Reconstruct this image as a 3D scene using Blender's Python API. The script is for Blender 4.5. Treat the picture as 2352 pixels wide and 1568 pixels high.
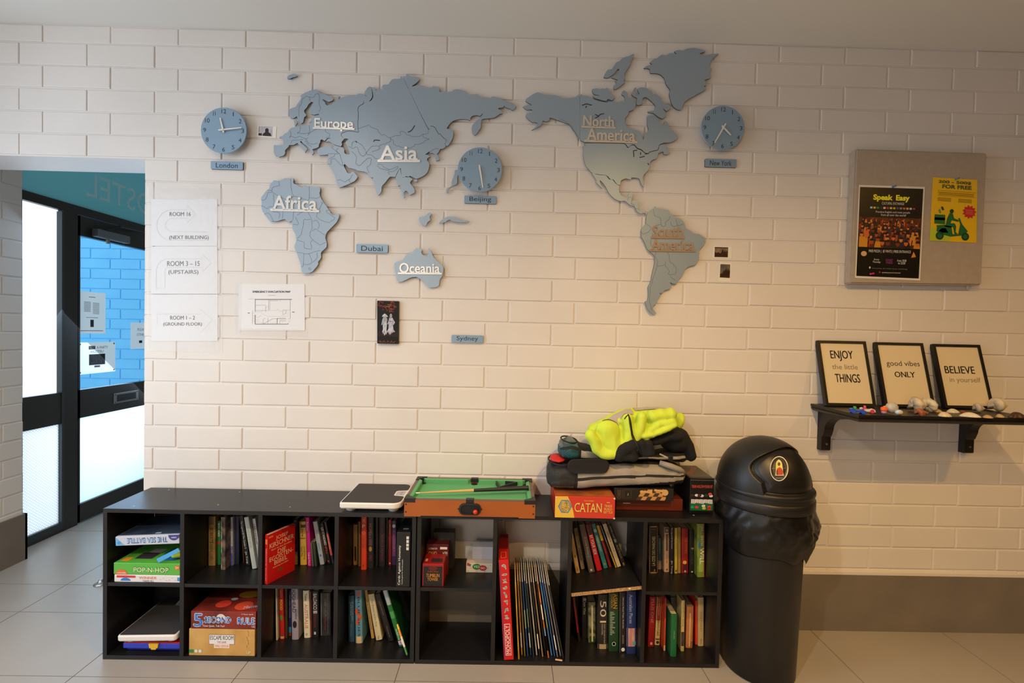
import bpy, bmesh, math, random
from mathutils import Vector, Matrix, noise
random.seed(7)
for o in list(bpy.data.objects): bpy.data.objects.remove(o)
SC = bpy.context.scene
COL = SC.collection
PI = math.pi

# ------------------------------------------------------------------ camera
CAM = Vector((2.20008, -2.07462, 1.35117))
F = 1045.333                                   # 16 mm lens on a 36 mm sensor, 2352 px wide
def _rot(rx, ry, rz):
    c, s = math.cos, math.sin
    Rx = Matrix(((1,0,0),(0,c(rx),-s(rx)),(0,s(rx),c(rx))))
    Ry = Matrix(((c(ry),0,s(ry)),(0,1,0),(-s(ry),0,c(ry))))
    Rz = Matrix(((c(rz),-s(rz),0),(s(rz),c(rz),0),(0,0,1)))
    return Rz @ Rx @ Ry
_R = _rot(0.0214668, -0.0103154, 0.0219425)
_w = lambda r: Vector((r[0], r[2], -r[1]))
AX, AY, AZ = _w(_R[0]), _w(_R[1]), _w(_R[2])   # right, down, forward
cd = bpy.data.cameras.new('camera'); cam = bpy.data.objects.new('camera', cd); COL.objects.link(cam)
cd.lens = 16.0; cd.sensor_width = 36.0; cd.sensor_fit = 'HORIZONTAL'; cd.clip_start = .05
cam.matrix_world = Matrix((( AX.x, -AY.x, -AZ.x, CAM.x), (AX.y, -AY.y, -AZ.y, CAM.y), (AX.z, -AY.z, -AZ.z, CAM.z), (0,0,0,1)))
SC.camera = cam
# surveying helpers: where a sight line of the photograph meets a real plane of the room
def ray(x, y): return AX*((x-1176)/F) + AY*((y-784)/F) + AZ
def on_y(x, y, Y=0.0):
    d = ray(x, y); return CAM + d*((Y-CAM.y)/d.y)
def on_z(x, y, Z=0.0):
    d = ray(x, y); return CAM + d*((Z-CAM.z)/d.z)
def on_x(x, y, X):
    d = ray(x, y); return CAM + d*((X-CAM.x)/d.x)

# ------------------------------------------------------------------ light
SC.view_settings.view_transform = 'Standard'; SC.view_settings.look = 'None'
SC.view_settings.gamma = 1.0; SC.view_settings.use_curve_mapping = False
SC.view_settings.exposure = 0.11
wd = bpy.data.worlds.new('sky'); SC.world = wd; wd.use_nodes = True
_bg = wd.node_tree.nodes['Background']; _bg.inputs[0].default_value = (.80, .91, 1, 1); _bg.inputs[1].default_value = 1.5
def lamp(name, kind, loc, target, power, color, **k):
    l = bpy.data.lights.new(name, kind); l.energy = power; l.color = color
    for a, v in k.items(): setattr(l, a, v)
    o = bpy.data.objects.new(name, l); COL.objects.link(o); o.location = loc
    o.rotation_euler = (Vector(target)-Vector(loc)).to_track_quat('-Z', 'Y').to_euler()
    return o
DAY = (.86, .92, 1.0); WARM = (1.0, .70, .38); NEUT = (1.0, .90, .76)
# daylight through the room's windows (left wall and far wall, behind the camera) and the entrance
lamp('daylight_left_window', 'AREA', (-.46, -1.3, 1.45), (3, -1.1, 1.3), 28.4, (0.704, 0.824, 1.0), shape='RECTANGLE', size=1.6, size_y=1.9)
lamp('daylight_far_window', 'AREA', (.33, -5.9, 1.4), (.8, 0, 1.3), 22.0, (1.0, 0.909, 0.818), shape='RECTANGLE', size=1.2, size_y=2.0)
lamp('daylight_entrance', 'AREA', (-.60, 1.15, 1.2), (.6, .3, .3), 13.6, (0.559, 0.765, 1.0), shape='RECTANGLE', size=.9, size_y=1.9)
# recessed ceiling downlights; the last two are unseen fill added behind the camera
DOWN = [(1.10, -1.15, 23.0, (1.0, 0.87, 0.739)), (2.97, -1.65, 128.0, (1.0, 0.609, 0.219)), (4.85, -1.65, 60.0, (1.0, 0.5, 0.067)), (1.10, -2.55, 190.0, (1.0, 0.895, 0.716)), (2.97, -2.75, 100.0, (1.0, 0.6, 0.18))]
for x, y, pw, c in DOWN:
    lamp('downlight_or_fill_beam', 'SPOT', (x, y, 2.64), (x, y, 0), pw, c, spot_size=math.radians(162), spot_blend=1.0, shadow_soft_size=.035)

# ------------------------------------------------------------------ materials
def lin(c):
    f = lambda v: v/12.92 if v <= .04045 else ((v+.055)/1.055)**2.4
    return tuple(f(v/255.0) for v in c) + (1.0,)
_mc = {}
def M(c, rough=.6, metal=0.0, spec=.5, var=None, bump=None, coat=0.0, vec='Object', c2=None, trans=0.0, alpha=1.0):
    key = (tuple(c), rough, metal, spec, var, bump, coat, vec, c2, trans, alpha)
    if key in _mc: return _mc[key]
    m = bpy.data.materials.new('surface'); m.use_nodes = True; nt = m.node_tree; b = nt.nodes['Principled BSDF']
    b.inputs['Base Color'].default_value = lin(c); b.inputs['Roughness'].default_value = rough
    b.inputs['Metallic'].default_value = metal; b.inputs['Specular IOR Level'].default_value = spec
    b.inputs['Coat Weight'].default_value = coat; b.inputs['Transmission Weight'].default_value = trans
    b.inputs['Alpha'].default_value = alpha
    tc = nt.nodes.new('ShaderNodeTexCoord')
    if var:                                    # (scale, contrast): mottled colour
        n = nt.nodes.new('ShaderNodeTexNoise'); n.inputs['Scale'].default_value = var[0]; n.inputs['Detail'].default_value = 4
        nt.links.new(tc.outputs[vec], n.inputs['Vector'])
        r = nt.nodes.new('ShaderNodeValToRGB'); r.color_ramp.elements[0].position = .5-var[1]; r.color_ramp.elements[1].position = .5+var[1]
        r.color_ramp.elements[0].color = lin(c2 if c2 else tuple(v*.82 for v in c)); r.color_ramp.elements[1].color = lin(c)
        nt.links.new(n.outputs['Fac'], r.inputs['Fac']); nt.links.new(r.outputs['Color'], b.inputs['Base Color'])
    if bump:                                   # (scale, strength)
        n = nt.nodes.new('ShaderNodeTexNoise'); n.inputs['Scale'].default_value = bump[0]; n.inputs['Detail'].default_value = 3
        nt.links.new(tc.outputs[vec], n.inputs['Vector'])
        u = nt.nodes.new('ShaderNodeBump'); u.inputs['Strength'].default_value = bump[1]; u.inputs['Distance'].default_value = .004
        nt.links.new(n.outputs['Fac'], u.inputs['Height']); nt.links.new(u.outputs['Normal'], b.inputs['Normal'])
    _mc[key] = m
    return m
def sheet_glass(c, mix, frosted=False, grid=False):
    m = bpy.data.materials.new('glazing'); m.use_nodes = True; nt = m.node_tree; nt.nodes.clear()
    out = nt.nodes.new('ShaderNodeOutputMaterial'); mx = nt.nodes.new('ShaderNodeMixShader')
    t = nt.nodes.new('ShaderNodeBsdfTranslucent' if frosted else 'ShaderNodeBsdfTransparent'); t.inputs['Color'].default_value = lin(c)
    g = nt.nodes.new('ShaderNodeBsdfGlossy'); g.inputs['Roughness'].default_value = .08; g.inputs['Color'].default_value = (1,1,1,1)
    mx.inputs[0].default_value = mix
    if grid:                                   # fine square relief of patterned glass
        tc = nt.nodes.new('ShaderNodeTexCoord'); ch = nt.nodes.new('ShaderNodeTexChecker'); ch.inputs['Scale'].default_value = 110
        ch.inputs['Color1'].default_value = lin(c); ch.inputs['Color2'].default_value = lin(tuple(v*.86 for v in c))
        nt.links.new(tc.outputs['Object'], ch.inputs['Vector']); nt.links.new(ch.outputs['Color'], t.inputs['Color'])
    nt.links.new(t.outputs[0], mx.inputs[1]); nt.links.new(g.outputs[0], mx.inputs[2]); nt.links.new(mx.outputs[0], out.inputs['Surface'])
    return m
BLACK = M((16,16,18), .5); INK = M((22,22,24), .6); WHITE = M((235,235,232), .5)

# ------------------------------------------------------------------ mesh helpers
class MB:
    """collects shapes; build() links them as ONE mesh object"""
    def __init__(s): s.v = []; s.f = []; s.m = []; s.mats = []; s.T = Matrix()
    def mi(s, m):
        if m not in s.mats: s.mats.append(m)
        return s.mats.index(m)
    def add(s, vs, fs, m):
        o = len(s.v); s.v += [s.T @ Vector(v) for v in vs]; k = s.mi(m)
        for f in fs: s.f.append([o+i for i in f]); s.m.append(k)
    def box(s, a, b, m, bev=0.0):
        x0,y0,z0 = [min(a[i],b[i]) for i in range(3)]; x1,y1,z1 = [max(a[i],b[i]) for i in range(3)]
        if bev <= 0:
            s.add([(x0,y0,z0),(x1,y0,z0),(x1,y1,z0),(x0,y1,z0),(x0,y0,z1),(x1,y0,z1),(x1,y1,z1),(x0,y1,z1)],
                  [(0,3,2,1),(4,5,6,7),(0,1,5,4),(1,2,6,5),(2,3,7,6),(3,0,4,7)], m); return
        bm = bmesh.new(); bmesh.ops.create_cube(bm, size=1)
        bmesh.ops.scale(bm, vec=(x1-x0,y1-y0,z1-z0), verts=bm.verts); bmesh.ops.translate(bm, vec=((x0+x1)/2,(y0+y1)/2,(z0+z1)/2), verts=bm.verts)
        bmesh.ops.bevel(bm, geom=bm.edges[:], offset=min(bev,.45*min(x1-x0,y1-y0,z1-z0)), segments=2, profile=.5, affect='EDGES')
        s.bm(bm, m)
    def bm(s, bm, m):
        bm.verts.index_update(); s.add([v.co.copy() for v in bm.verts], [[v.index for v in f.verts] for f in bm.faces], m); bm.free()
    def quad(s, a, b, c, d, m): s.add([a,b,c,d], [(0,1,2,3)], m)
    def rect(s, o, ux, uy, w, h, m):           # centred rectangle on a plane
        o, ux, uy = Vector(o), Vector(ux), Vector(uy)
        s.add([o-ux*w/2-uy*h/2, o+ux*w/2-uy*h/2, o+ux*w/2+uy*h/2, o-ux*w/2+uy*h/2], [(0,1,2,3)], m)
    def disc(s, o, ux, uy, rx, ry, m, n=28, a0=0, a1=2*PI):
        o, ux, uy = Vector(o), Vector(ux), Vector(uy)
        s.add([o+ux*rx*math.cos(a0+(a1-a0)*i/n)+uy*ry*math.sin(a0+(a1-a0)*i/n) for i in range(n+(0 if a1-a0 > 6.28 else 1))], [list(range(n+(0 if a1-a0 > 6.28 else 1)))], m)
    def poly(s, o, ux, uy, pts, m):
        o, ux, uy = Vector(o), Vector(ux), Vector(uy)
        s.add([o+ux*p[0]+uy*p[1] for p in pts], [list(range(len(pts)))], m)
    def line(s, pts, w, n, m):                 # flat ribbon along 3-D points, facing n
        n = Vector(n); pts = [Vector(p) for p in pts]; vs = []
        for i, p in enumerate(pts):
            t = (pts[min(i+1,len(pts)-1)]-pts[max(i-1,0)])
            if t.length < 1e-9: t = Vector((1,0,0))
            q = t.cross(n).normalized()*w/2; vs += [p+q, p-q]
        s.add(vs, [(2*i,2*i+2,2*i+3,2*i+1) for i in range(len(pts)-1)], m)
    def tube(s, pts, r, m, n=10, cap=True):
        pts = [Vector(p) for p in pts]; rr = r if isinstance(r, (list,tuple)) else [r]*len(pts); vs = []; ref = None
        for i, p in enumerate(pts):
            t = (pts[min(i+1,len(pts)-1)]-pts[max(i-1,0)]).normalized()
            if ref is None: ref = t.orthogonal().normalized()
            ref = (ref - t*ref.dot(t)).normalized(); b = t.cross(ref)
            vs += [p+(ref*math.cos(2*PI*k/n)+b*math.sin(2*PI*k/n))*rr[i] for k in range(n)]
        fs = [(i*n+k, i*n+(k+1)%n, (i+1)*n+(k+1)%n, (i+1)*n+k) for i in range(len(pts)-1) for k in range(n)]
        if cap: fs += [list(range(n))[::-1], [len(vs)-n+k for k in range(n)]]
        s.add(vs, fs, m)
    def lathe(s, prof, o, m, n=40, axis='z', cap=True):
        vs = []; o = Vector(o)
        for r, h in prof:
            for k in range(n):
                a = 2*PI*k/n; c, d = r*math.cos(a), r*math.sin(a)
                vs.append(o + (Vector((c,d,h)) if axis == 'z' else Vector((c,h,d)) if axis == 'y' else Vector((h,c,d))))
        fs = [(i*n+k, i*n+(k+1)%n, (i+1)*n+(k+1)%n, (i+1)*n+k) for i in range(len(prof)-1) for k in range(n)]
        if cap: fs += [list(range(n))[::-1], [len(vs)-n+k for k in range(n)]]
        s.add(vs, fs, m)
    def prism(s, pts, d, m, bev=0.0, side=None):   # outline (3-D points on a plane) extruded by vector d
        pts = [Vector(p) for p in pts]; d = Vector(d); n = len(pts)
        s.add(pts, [list(range(n))], m)
        s.add([p+d for p in pts], [list(range(n))[::-1]], m)
        s.add(pts+[p+d for p in pts], [(i,(i+1)%n,n+(i+1)%n,n+i) for i in range(n)], side or m)
    def text(s, txt, o, ux, uy, w, h, m, serif=False, d=None, bold=0.0, flat=False):   # fitted into w x h, centred at o
        vs, fs = glyphs(txt, serif, bold, flat); o, ux, uy = Vector(o), Vector(ux), Vector(uy)
        nb = _gn[(txt, serif, bold, flat)]; fw = ux.cross(uy).normalized()*.00018   # serifs sit a hair in front of the stems
        P = [o+ux*(x*w)+uy*(y*h)+(fw if i >= nb else Vector()) for i, (x, y) in enumerate(vs)]
        if d is None: s.add(P, fs, m)
        else:
            d = Vector(d); n = len(P); s.add(P, fs, m); s.add([p+d for p in P], fs, m)
            ec = {}
            for f in fs:
                for i in range(len(f)):
                    a, b = f[i], f[(i+1)%len(f)]; k = (min(a,b),max(a,b)); ec[k] = ec.get(k, 0)+1
            s.add(P+[p+d for p in P], [(a,b,n+b,n+a) for (a,b), c in ec.items() if c == 1], m)
    def build(s, name, parent=None, smooth=False, fix=True):
        me = bpy.data.meshes.new(name); me.from_pydata([tuple(v) for v in s.v], [], s.f)
        for m in s.mats: me.materials.append(m)
        me.polygons.foreach_set('material_index', s.m)
        if fix:
            bm = bmesh.new(); bm.from_mesh(me); bmesh.ops.remove_doubles(bm, verts=bm.verts, dist=1e-6); bmesh.ops.recalc_face_normals(bm, faces=bm.faces); bm.to_mesh(me); bm.free()
        if smooth: me.polygons.foreach_set('use_smooth', [True]*len(me.polygons))
        o = bpy.data.objects.new(name, me); COL.objects.link(o)
        if parent is not None:
            o.parent = parent; o.matrix_parent_inverse = parent.matrix_basis.inverted()
        else: rebase(o)
        return o
def rebase(o):                                 # put the object's origin at its base centre
    me = o.data
    if not me.vertices: return
    xs = [v.co for v in me.vertices]
    c = Vector(((min(p.x for p in xs)+max(p.x for p in xs))/2, (min(p.y for p in xs)+max(p.y for p in xs))/2, min(p.z for p in xs)))
    me.transform(Matrix.Translation(-c)); o.location = c
_gc = {}; _gn = {}
SERIFS = {'A':'b0b1','C':'t1','D':'','E':'','F':'b0','H':'b0b1t0t1','I':'bct c'.replace(' ',''),'J':'tc','K':'b0b1t0t1','L':'b0t0','M':'b0b1t0t1','N':'b0t0t1','P':'b0','R':'b0b1','S':'','T':'bc','Y':'bct0t1','i':'bc','r':'b0','h':'b0b1','n':'b0b1','m':'b0bcb1','f':'bc','p':'p0','u':'b1','a':'b1','t':''}
def _mesh_of(txt, bold=0.0):
    c = bpy.data.curves.new('t', 'FONT'); c.body = txt; c.resolution_u = 3; c.offset = bold
    o = bpy.data.objects.new('t', c); COL.objects.link(o); bpy.context.view_layer.update()
    me = bpy.data.meshes.new_from_object(o.evaluated_get(bpy.context.evaluated_depsgraph_get()))
    vs = [(v.co.x, v.co.y) for v in me.vertices]; fs = [list(p.vertices) for p in me.polygons]
    bpy.data.objects.remove(o); bpy.data.curves.remove(c); bpy.data.meshes.remove(me)
    return vs, fs
def glyphs(txt, serif, bold=0.0, flat=False):
    k = (txt, serif, bold, flat)
    if k in _gc: return _gc[k]
    vs, fs = _mesh_of(txt, bold); _gn[k] = len(vs)
    if serif:
        # place little foot and head slabs under the stems of every letter
        x = 0.0
        for i, ch in enumerate(txt):
            if ch == ' ': continue
            a = _mesh_of(txt[:i+1])[0]; single = _mesh_of(ch)[0]
            if not single: continue
            w = max(p[0] for p in single)-min(p[0] for p in single); xr = max(p[0] for p in a); xl = xr-w
            top = max(p[1] for p in single); bot = min(p[1] for p in single)
            t = SERIFS.get(ch, '')
            for j in range(0, len(t), 2):
                yy = bot if t[j] in 'bp' else top-.035
                hw = .10
                xx = {'0':xl+.045, '1':xr-.045, 'c':(xl+xr)/2}[t[j+1]]
                q = len(vs); vs += [(xx-hw,yy),(xx+hw,yy),(xx+hw,yy+.035),(xx-hw,yy+.035)]; fs.append([q,q+1,q+2,q+3])
    x0 = min(p[0] for p in vs); x1 = max(p[0] for p in vs); y0 = -.015 if flat else min(p[1] for p in vs); y1 = max(p[1] for p in vs)
    vs = [((p[0]-x0)/(x1-x0)-.5, (p[1]-y0)/(y1-y0)-.5) for p in vs]
    _gc[k] = (vs, fs); return _gc[k]
def spline(pts, k=3, wig=0.0, closed=True, seed=0.0):
    """Catmull-Rom through 3-D points, with a little natural wiggle"""
    n = len(pts); out = []
    for i in range(n if closed else n-1):
        p = [pts[(i+j) % n] if closed else pts[max(0, min(n-1, i+j))] for j in (-1,0,1,2)]
        L = (p[2]-p[1]).length
        for q in range(k):
            t = q/k; c = .5*((2*p[1])+(p[2]-p[0])*t+(2*p[0]-5*p[1]+4*p[2]-p[3])*t*t+(3*p[1]-p[0]-3*p[2]+p[3])*t**3)
            l = p[1].lerp(p[2], t); c = l+(c-l)*(.7 if L > .012 else .5)
            if wig and q: c = c+Vector((noise.noise(c*170+Vector((seed,0,0))),0,noise.noise(c*170+Vector((0,9,seed)))))*wig
            out.append(c)
    if not closed: out.append(pts[-1])
    return out
def tag(o, label, cat=None, group=None):
    if label: o['label'] = label
    if cat: o['category'] = cat
    if group: o['group'] = group
    return o
def thing(name, label, cat, loc, group=None, rot=(0,0,0)):
    o = bpy.data.objects.new(name, None); o.empty_display_size = .02; COL.objects.link(o); o.location = loc; o.rotation_euler = rot
    return tag(o, label, cat, group)
def child(o, parent):
    o.parent = parent; o.matrix_parent_inverse = parent.matrix_basis.inverted(); return o
def struct(o): o['kind'] = 'structure'; return o
def dup(o, loc=None, label=None, parent=None):
    c = o.copy(); COL.objects.link(c)
    if parent is not None: c.parent = parent
    if loc is not None: c.location = loc
    if label: c['label'] = label
    for ch in o.children: dup(ch, parent=c)
    return c
UX, UZ, NY = Vector((1,0,0)), Vector((0,0,1)), Vector((0,-1,0))
# ================================================================== the room
ZC = 2.673; HB = .100292; WB = .3
PAINT = M((226,219,212), .55, var=(3.0,.35), c2=(214,207,200), bump=(60,.16))
PAINT_L = M((222,217,212), .6, bump=(60,.16))
def zbed(c): return 2.644 - (c+.5)*HB          # underside of brick course c
def brickwork(mb, P, u0, u1, z0, z1, m, joint=.0075, proud=.004, off0=.3475*.3, shift=0.0, bev=.0022, holes=()):
    """P(u, n, z) -> 3-D point; n = distance towards the room; whole bricks are modelled in third bond"""
    for c in range(-1, 28):
        zb = zbed(c); zt = zb+HB
        if zt < z0+.01 or zb > z1-.01: continue
        a, b = max(zb, z0)+joint/2, min(zt, z1)-joint/2
        if b-a < .008: continue
        k0 = int((u0-1)/WB)-2
        for k in range(k0, k0+60):
            ub = k*WB + (off0 if c % 2 == 0 else 0)+shift; ut = ub+WB
            l, r = max(ub, u0), min(ut, u1)
            if r-l < .02: continue
            l += joint/2 if ub > u0 else 0; r -= joint/2 if ut < u1 else 0
            j = random.uniform(-.0009, .0009); q = random.uniform(-.0012,.0012); w = [random.uniform(-.0012,.0012) for _ in range(4)]
            n1 = proud+j
            ring = lambda d, n: [P(l+d, n, a+d+q+w[0]), P(r-d, n, a+d+q+w[1]), P(r-d, n, b-d+q+w[2]), P(l+d, n, b-d+q+w[3])]
            vs = ring(0, 0)+ring(0, n1-bev)+ring(bev*.6, n1-bev*.25)+ring(bev*1.6, n1)
            fs = [(12,13,14,15)]
            for t in (0,4,8):
                for i in range(4): fs.append((t+i, t+(i+1)%4, t+4+(i+1)%4, t+4+i))
            mb.add(vs, fs, m)
# main wall (bricks' faces at Y = 0), its lintel over the passage, thickness .2
XO = .557; XR = 7.0; YB = -6.0; XL = -.517
mw = MB(); Pm = lambda u, n, z: (u, .004-n, z)
mw.box((XO,.004,0), (XR,.2,ZC), PAINT); mw.box((XL-.12,.004,2.09), (XO,.2,ZC), PAINT)
brickwork(mw, Pm, XO, XR, .0, 2.0915, PAINT); brickwork(mw, Pm, XL, XR, 2.0915, ZC, PAINT)
struct(mw.build('wall_back', fix=False))
# left wall, with a tall window behind the camera
lw = MB(); Pl = lambda u, n, z: (XL-.004+n, u, z)
lw.box((XL-.12,-.45,0), (XL-.004,.505,ZC), PAINT_L); lw.box((XL-.12,YB,0), (XL-.004,-2.2,ZC), PAINT_L)
lw.box((XL-.12,-2.2,0), (XL-.004,-.45,.45), PAINT_L); lw.box((XL-.12,-2.2,2.45), (XL-.004,-.45,ZC), PAINT_L)
brickwork(lw, Pl, -.45, .505, 0, ZC, PAINT_L, shift=.1)
struct(lw.build('wall_left', fix=False))
def window(name, axis, at, a, b, z0, z1):
    w = MB(); m = M((40,42,44), .4)
    for u0, u1, v0, v1 in ((a,b,z0,z0+.05),(a,b,z1-.05,z1),(a,a+.05,z0,z1),(b-.05,b,z0,z1),((a+b)/2-.025,(a+b)/2+.025,z0,z1)):
        w.box(*(((at-.03,u0,v0),(at+.03,u1,v1)) if axis == 'x' else ((u0,at-.03,v0),(u1,at+.03,v1))), m)
    g = sheet_glass((240,246,248), .06)
    if axis == 'x': w.quad((at,a,z0),(at,b,z0),(at,b,z1),(at,a,z1), g)
    else: w.quad((a,at,z0),(b,at,z0),(b,at,z1),(a,at,z1), g)
    struct(w.build(name, fix=False))
window('window_1', 'x', XL-.06, -2.2, -.45, .45, 2.45)
fw = MB(); WL = M((112,92,72), .8)
fw.box((XL-.12,YB-.1,0),(-.3,YB,ZC), WL); fw.box((.95,YB-.1,0),(XR,YB,ZC), WL); fw.box((-.3,YB-.1,2.4),(.95,YB,ZC), WL); fw.box((-.3,YB-.1,0),(.95,YB,.4), WL)
struct(fw.build('wall_front', fix=False)); window('window_2', 'y', YB-.05, -.3, .95, .4, 2.4)
rw = MB(); rw.box((XR,YB,0),(XR+.1,.2,ZC), M((104,84,64), .8)); struct(rw.build('wall_right', fix=False))
# ceiling with cut holes for nothing: downlight fittings sit on its face
ce = MB(); ce.box((XL-.12,YB-.1,ZC),(XR+.1,3.4,ZC+.1), M((222,222,218), .75, bump=(25,.06))); struct(ce.build('ceiling', fix=False))
# tiled floor
fl = MB(); TILE = M((166,158,150), .34, var=(2.2,.3), c2=(152,145,138), bump=(8,.05)); GROUT = M((96,90,84), .9)
fl.box((XL-.2,YB-.1,-.06),(XR+.1,3.4,-.0015), GROUT)
TP = .6125; g = .0016
ys = [-.349-TP*k for k in range(10,-1,-1)]+[.037,.2635]+[.2635+TP*k for k in range(1,6)]
for i in range(-2, 12):
    x0 = .571-TP+TP*i
    for j in range(len(ys)-1):
        a, b = (max(x0,XL-.2)+g, ys[j]+g), (min(x0+TP,XR+.1)-g, ys[j+1]-g)
        if b[0]-a[0] > .03: fl.box((a[0],a[1],-.02),(b[0],b[1],random.uniform(-.0003,.0)), TILE)
struct(fl.build('floor', fix=False))
# grey stone skirting
SK = M((128,118,106), .45, var=(5,.3), c2=(108,100,90))
b = MB(); b.box((XO,-.011,0),(XR,.004,.262), SK); b.box((XO,-.009,.262),(XR,.004,.275), PAINT); struct(b.build('baseboard_back', fix=False))
b = MB(); b.box((XL-.004,-.45,0),(XL+.012,.517,.262), SK); b.box((XL-.06,.505,0),(XL+.012,.517,.262), SK); struct(b.build('baseboard_left', fix=False))
# ------------------------------------------------------------------ passage beyond the opening
XD = -.64
def thin_paper(c):
    m = bpy.data.materials.new('thin_paper'); m.use_nodes = True; nt = m.node_tree; nt.nodes.clear()
    o = nt.nodes.new('ShaderNodeOutputMaterial'); mx = nt.nodes.new('ShaderNodeMixShader'); a = nt.nodes.new('ShaderNodeBsdfDiffuse'); b = nt.nodes.new('ShaderNodeBsdfTranslucent')
    a.inputs[0].default_value = b.inputs[0].default_value = lin(c); mx.inputs[0].default_value = .5
    nt.links.new(a.outputs[0], mx.inputs[1]); nt.links.new(b.outputs[0], mx.inputs[2]); nt.links.new(mx.outputs[0], o.inputs['Surface']); return m
LETT = thin_paper((250,255,253))
ALU = M((44,42,38), .38, spec=.5); ALU2 = M((58,66,70), .3, metal=.3)
vs_ = MB(); vs_.box((XL-.12,3.1,0),(XO+2.5,3.2,ZC), PAINT_L); vs_.box((XO+2.4,.2,0),(XO+2.5,3.2,ZC), PAINT_L); struct(vs_.build('wall_passage', fix=False))
nb = MB(); nb.box((XD-.05,.46,0),(XL-.12,.60,ZC), PAINT_L); struct(nb.build('trim_1', fix=False))
# entrance: sidelight, door leaf and name panel above, all in the plane X = XD
def bar(mb, y0, y1, z0, z1, m=None, d=.035): mb.box((XD-d,y0,z0),(XD,y1,z1), m or ALU)
fr = MB()
bar(fr,.60,3.1,2.06,2.115); bar(fr,.60,.62,0,2.06); bar(fr,.865,.925,0,2.06); bar(fr,.62,.865,.70,.90); bar(fr,.62,.865,.02,.062,ALU2); bar(fr,.62,.865,.0,.02)
bar(fr,.925,.962,0,2.06); fr.box((XD-.03,.852,.06),(XD+.004,.866,2.05), ALU2)
W1 = struct(fr.build('window_3', fix=False))
p = MB(); p.quad((XD-.018,.62,.90),(XD-.018,.865,.90),(XD-.018,.865,2.06),(XD-.018,.62,2.06), sheet_glass((255,255,255), .04)); p.build('upper_pane', W1, fix=False)
p = MB(); p.quad((XD-.018,.62,.06),(XD-.018,.865,.06),(XD-.018,.865,.70),(XD-.018,.62,.70), sheet_glass((250,252,255), .05, True, True)); p.build('textured_pane', W1, fix=False)
tr = MB(); bar(tr,.60,3.1,2.60,ZC); tr.box((XD-.02,.60,2.115),(XD-.012,3.1,2.60), sheet_glass((128,166,168), .05, True))
T1 = struct(tr.build('window_4', fix=False))
lt = MB(); lt.text('HOSTEL', (XD-.010,1.30+.088,2.285), (0,-1,0), UZ, .715, .165, LETT); lt.build('lettering', T1, fix=False)
dr = MB(); D0, D1 = .968, 1.90
for y0,y1,z0,z1 in ((D0,D0+.012,0.01,2.055),(D1-.09,D1,.01,2.055),(D0,D1,1.925,2.055),(D0,D1,.712,.900),(D0,D1,.01,.132)): bar(dr,y0,y1,z0,z1, d=.04)
DO = struct(dr.build('door_1', fix=False))
p = MB(); p.quad((XD-.02,D0,.90),(XD-.02,D1,.90),(XD-.02,D1,1.93),(XD-.02,D0,1.93), sheet_glass((235,248,252), .05)); p.build('clear_pane', DO, fix=False)
p = MB(); p.quad((XD-.02,D0,.13),(XD-.02,D1,.13),(XD-.02,D1,.715),(XD-.02,D0,.715), sheet_glass((226,248,252), .04, True)); p.build('frosted_pane', DO, fix=False)
h = MB(); STEEL = M((150,150,146), .35, metal=.9)
h.box((XD,1.237,.765),(XD+.004,1.456,.84), STEEL, .002); h.box((XD+.004,1.262,.778),(XD+.0045,1.432,.827), BLACK)
for yy in (1.249,1.444):
    for zz in (.775,.83): h.disc((XD+.0046,yy,zz),(0,1,0),(0,0,1),.004,.004,BLACK,10)
h.build('door_pull', DO, fix=False)
h = MB(); arm_ = MB(); h.box((XD,1.06,1.935),(XD+.05,1.32,1.99), M((120,126,130), .4, metal=.4), .006); arm_.tube([(XD+.03,1.12,1.99),(XD+.10,1.17,2.03),(XD+.03,1.45,2.055)], .008, BLACK); h.lathe([(.012,0),(.012,.03),(.008,.036)], (XD+.028,1.155,1.905), STEEL, 14)
dc_ = h.build('door_closer', DO, fix=False); arm_.build('closer_arm', dc_)
# notices stuck to the door glass
THINP = thin_paper((236,238,240))
def sheet(name, label, y0, y1, z0, z1, skew=0, cat='notice'):
    m = MB(); m.quad((XD-.0174,y0,z0),(XD-.0174,y1,z0),(XD-.0174,y1,z1),(XD-.0174,y0,z1), THINP); return m
XN = XD-.0169
nA = sheet('n','', .980, 1.190, 1.275, 1.560)
INKG = M((120,124,132), .7)
nA.rect((XN,1.085,1.525),(0,1,0),UZ,.05,.004,INKG)
for i in range(9): nA.rect((XN,1.05,1.49-.008*i),(0,1,0),UZ,.05,.003,INKG); nA.rect((XN,1.115,1.485-.009*i),(0,1,0),UZ,.05,.003,INKG)
nA.rect((XN,1.085,1.385),(0,1,0),UZ,.09,.003,INKG); nA.rect((XN,1.085,1.345),(0,1,0),UZ,.026,.05,M((70,72,78), .6)); nA.rect((XN,1.085,1.295),(0,1,0),UZ,.17,.004,INKG)
tag(nA.build('paper_notice', fix=False), 'white text notice on the door glass, above the party hostel notice', 'notice', 'notices on the entrance door')
nB = sheet('n','', .985, 1.272, 1.000, 1.215)
nB.rect((XN,1.085,1.178),(0,1,0),UZ,.05,.024,M((30,32,34), .6)); nB.text('NOT', (XN+.0004,1.085,1.178),(0,1,0),UZ,.042,.018,WHITE,True); nB.text('A PARTY', (XN,1.165,1.178),(0,1,0),UZ,.09,.018,INK,True); nB.text('HOSTEL!', (XN,1.125,1.150),(0,1,0),UZ,.10,.018,INK,True)
nB.rect((XN,1.125,1.095),(0,1,0),UZ,.125,.075,M((60,62,66), .6, var=(60,.1), c2=(22,22,26))); nB.rect((XN,1.125,1.047),(0,1,0),UZ,.045,.014,INKG)
for yy in (.998,1.26):
    for zz in (1.012,1.203): nB.rect((XN,yy,zz),(0,1,0),UZ,.012,.010,INKG)
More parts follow.
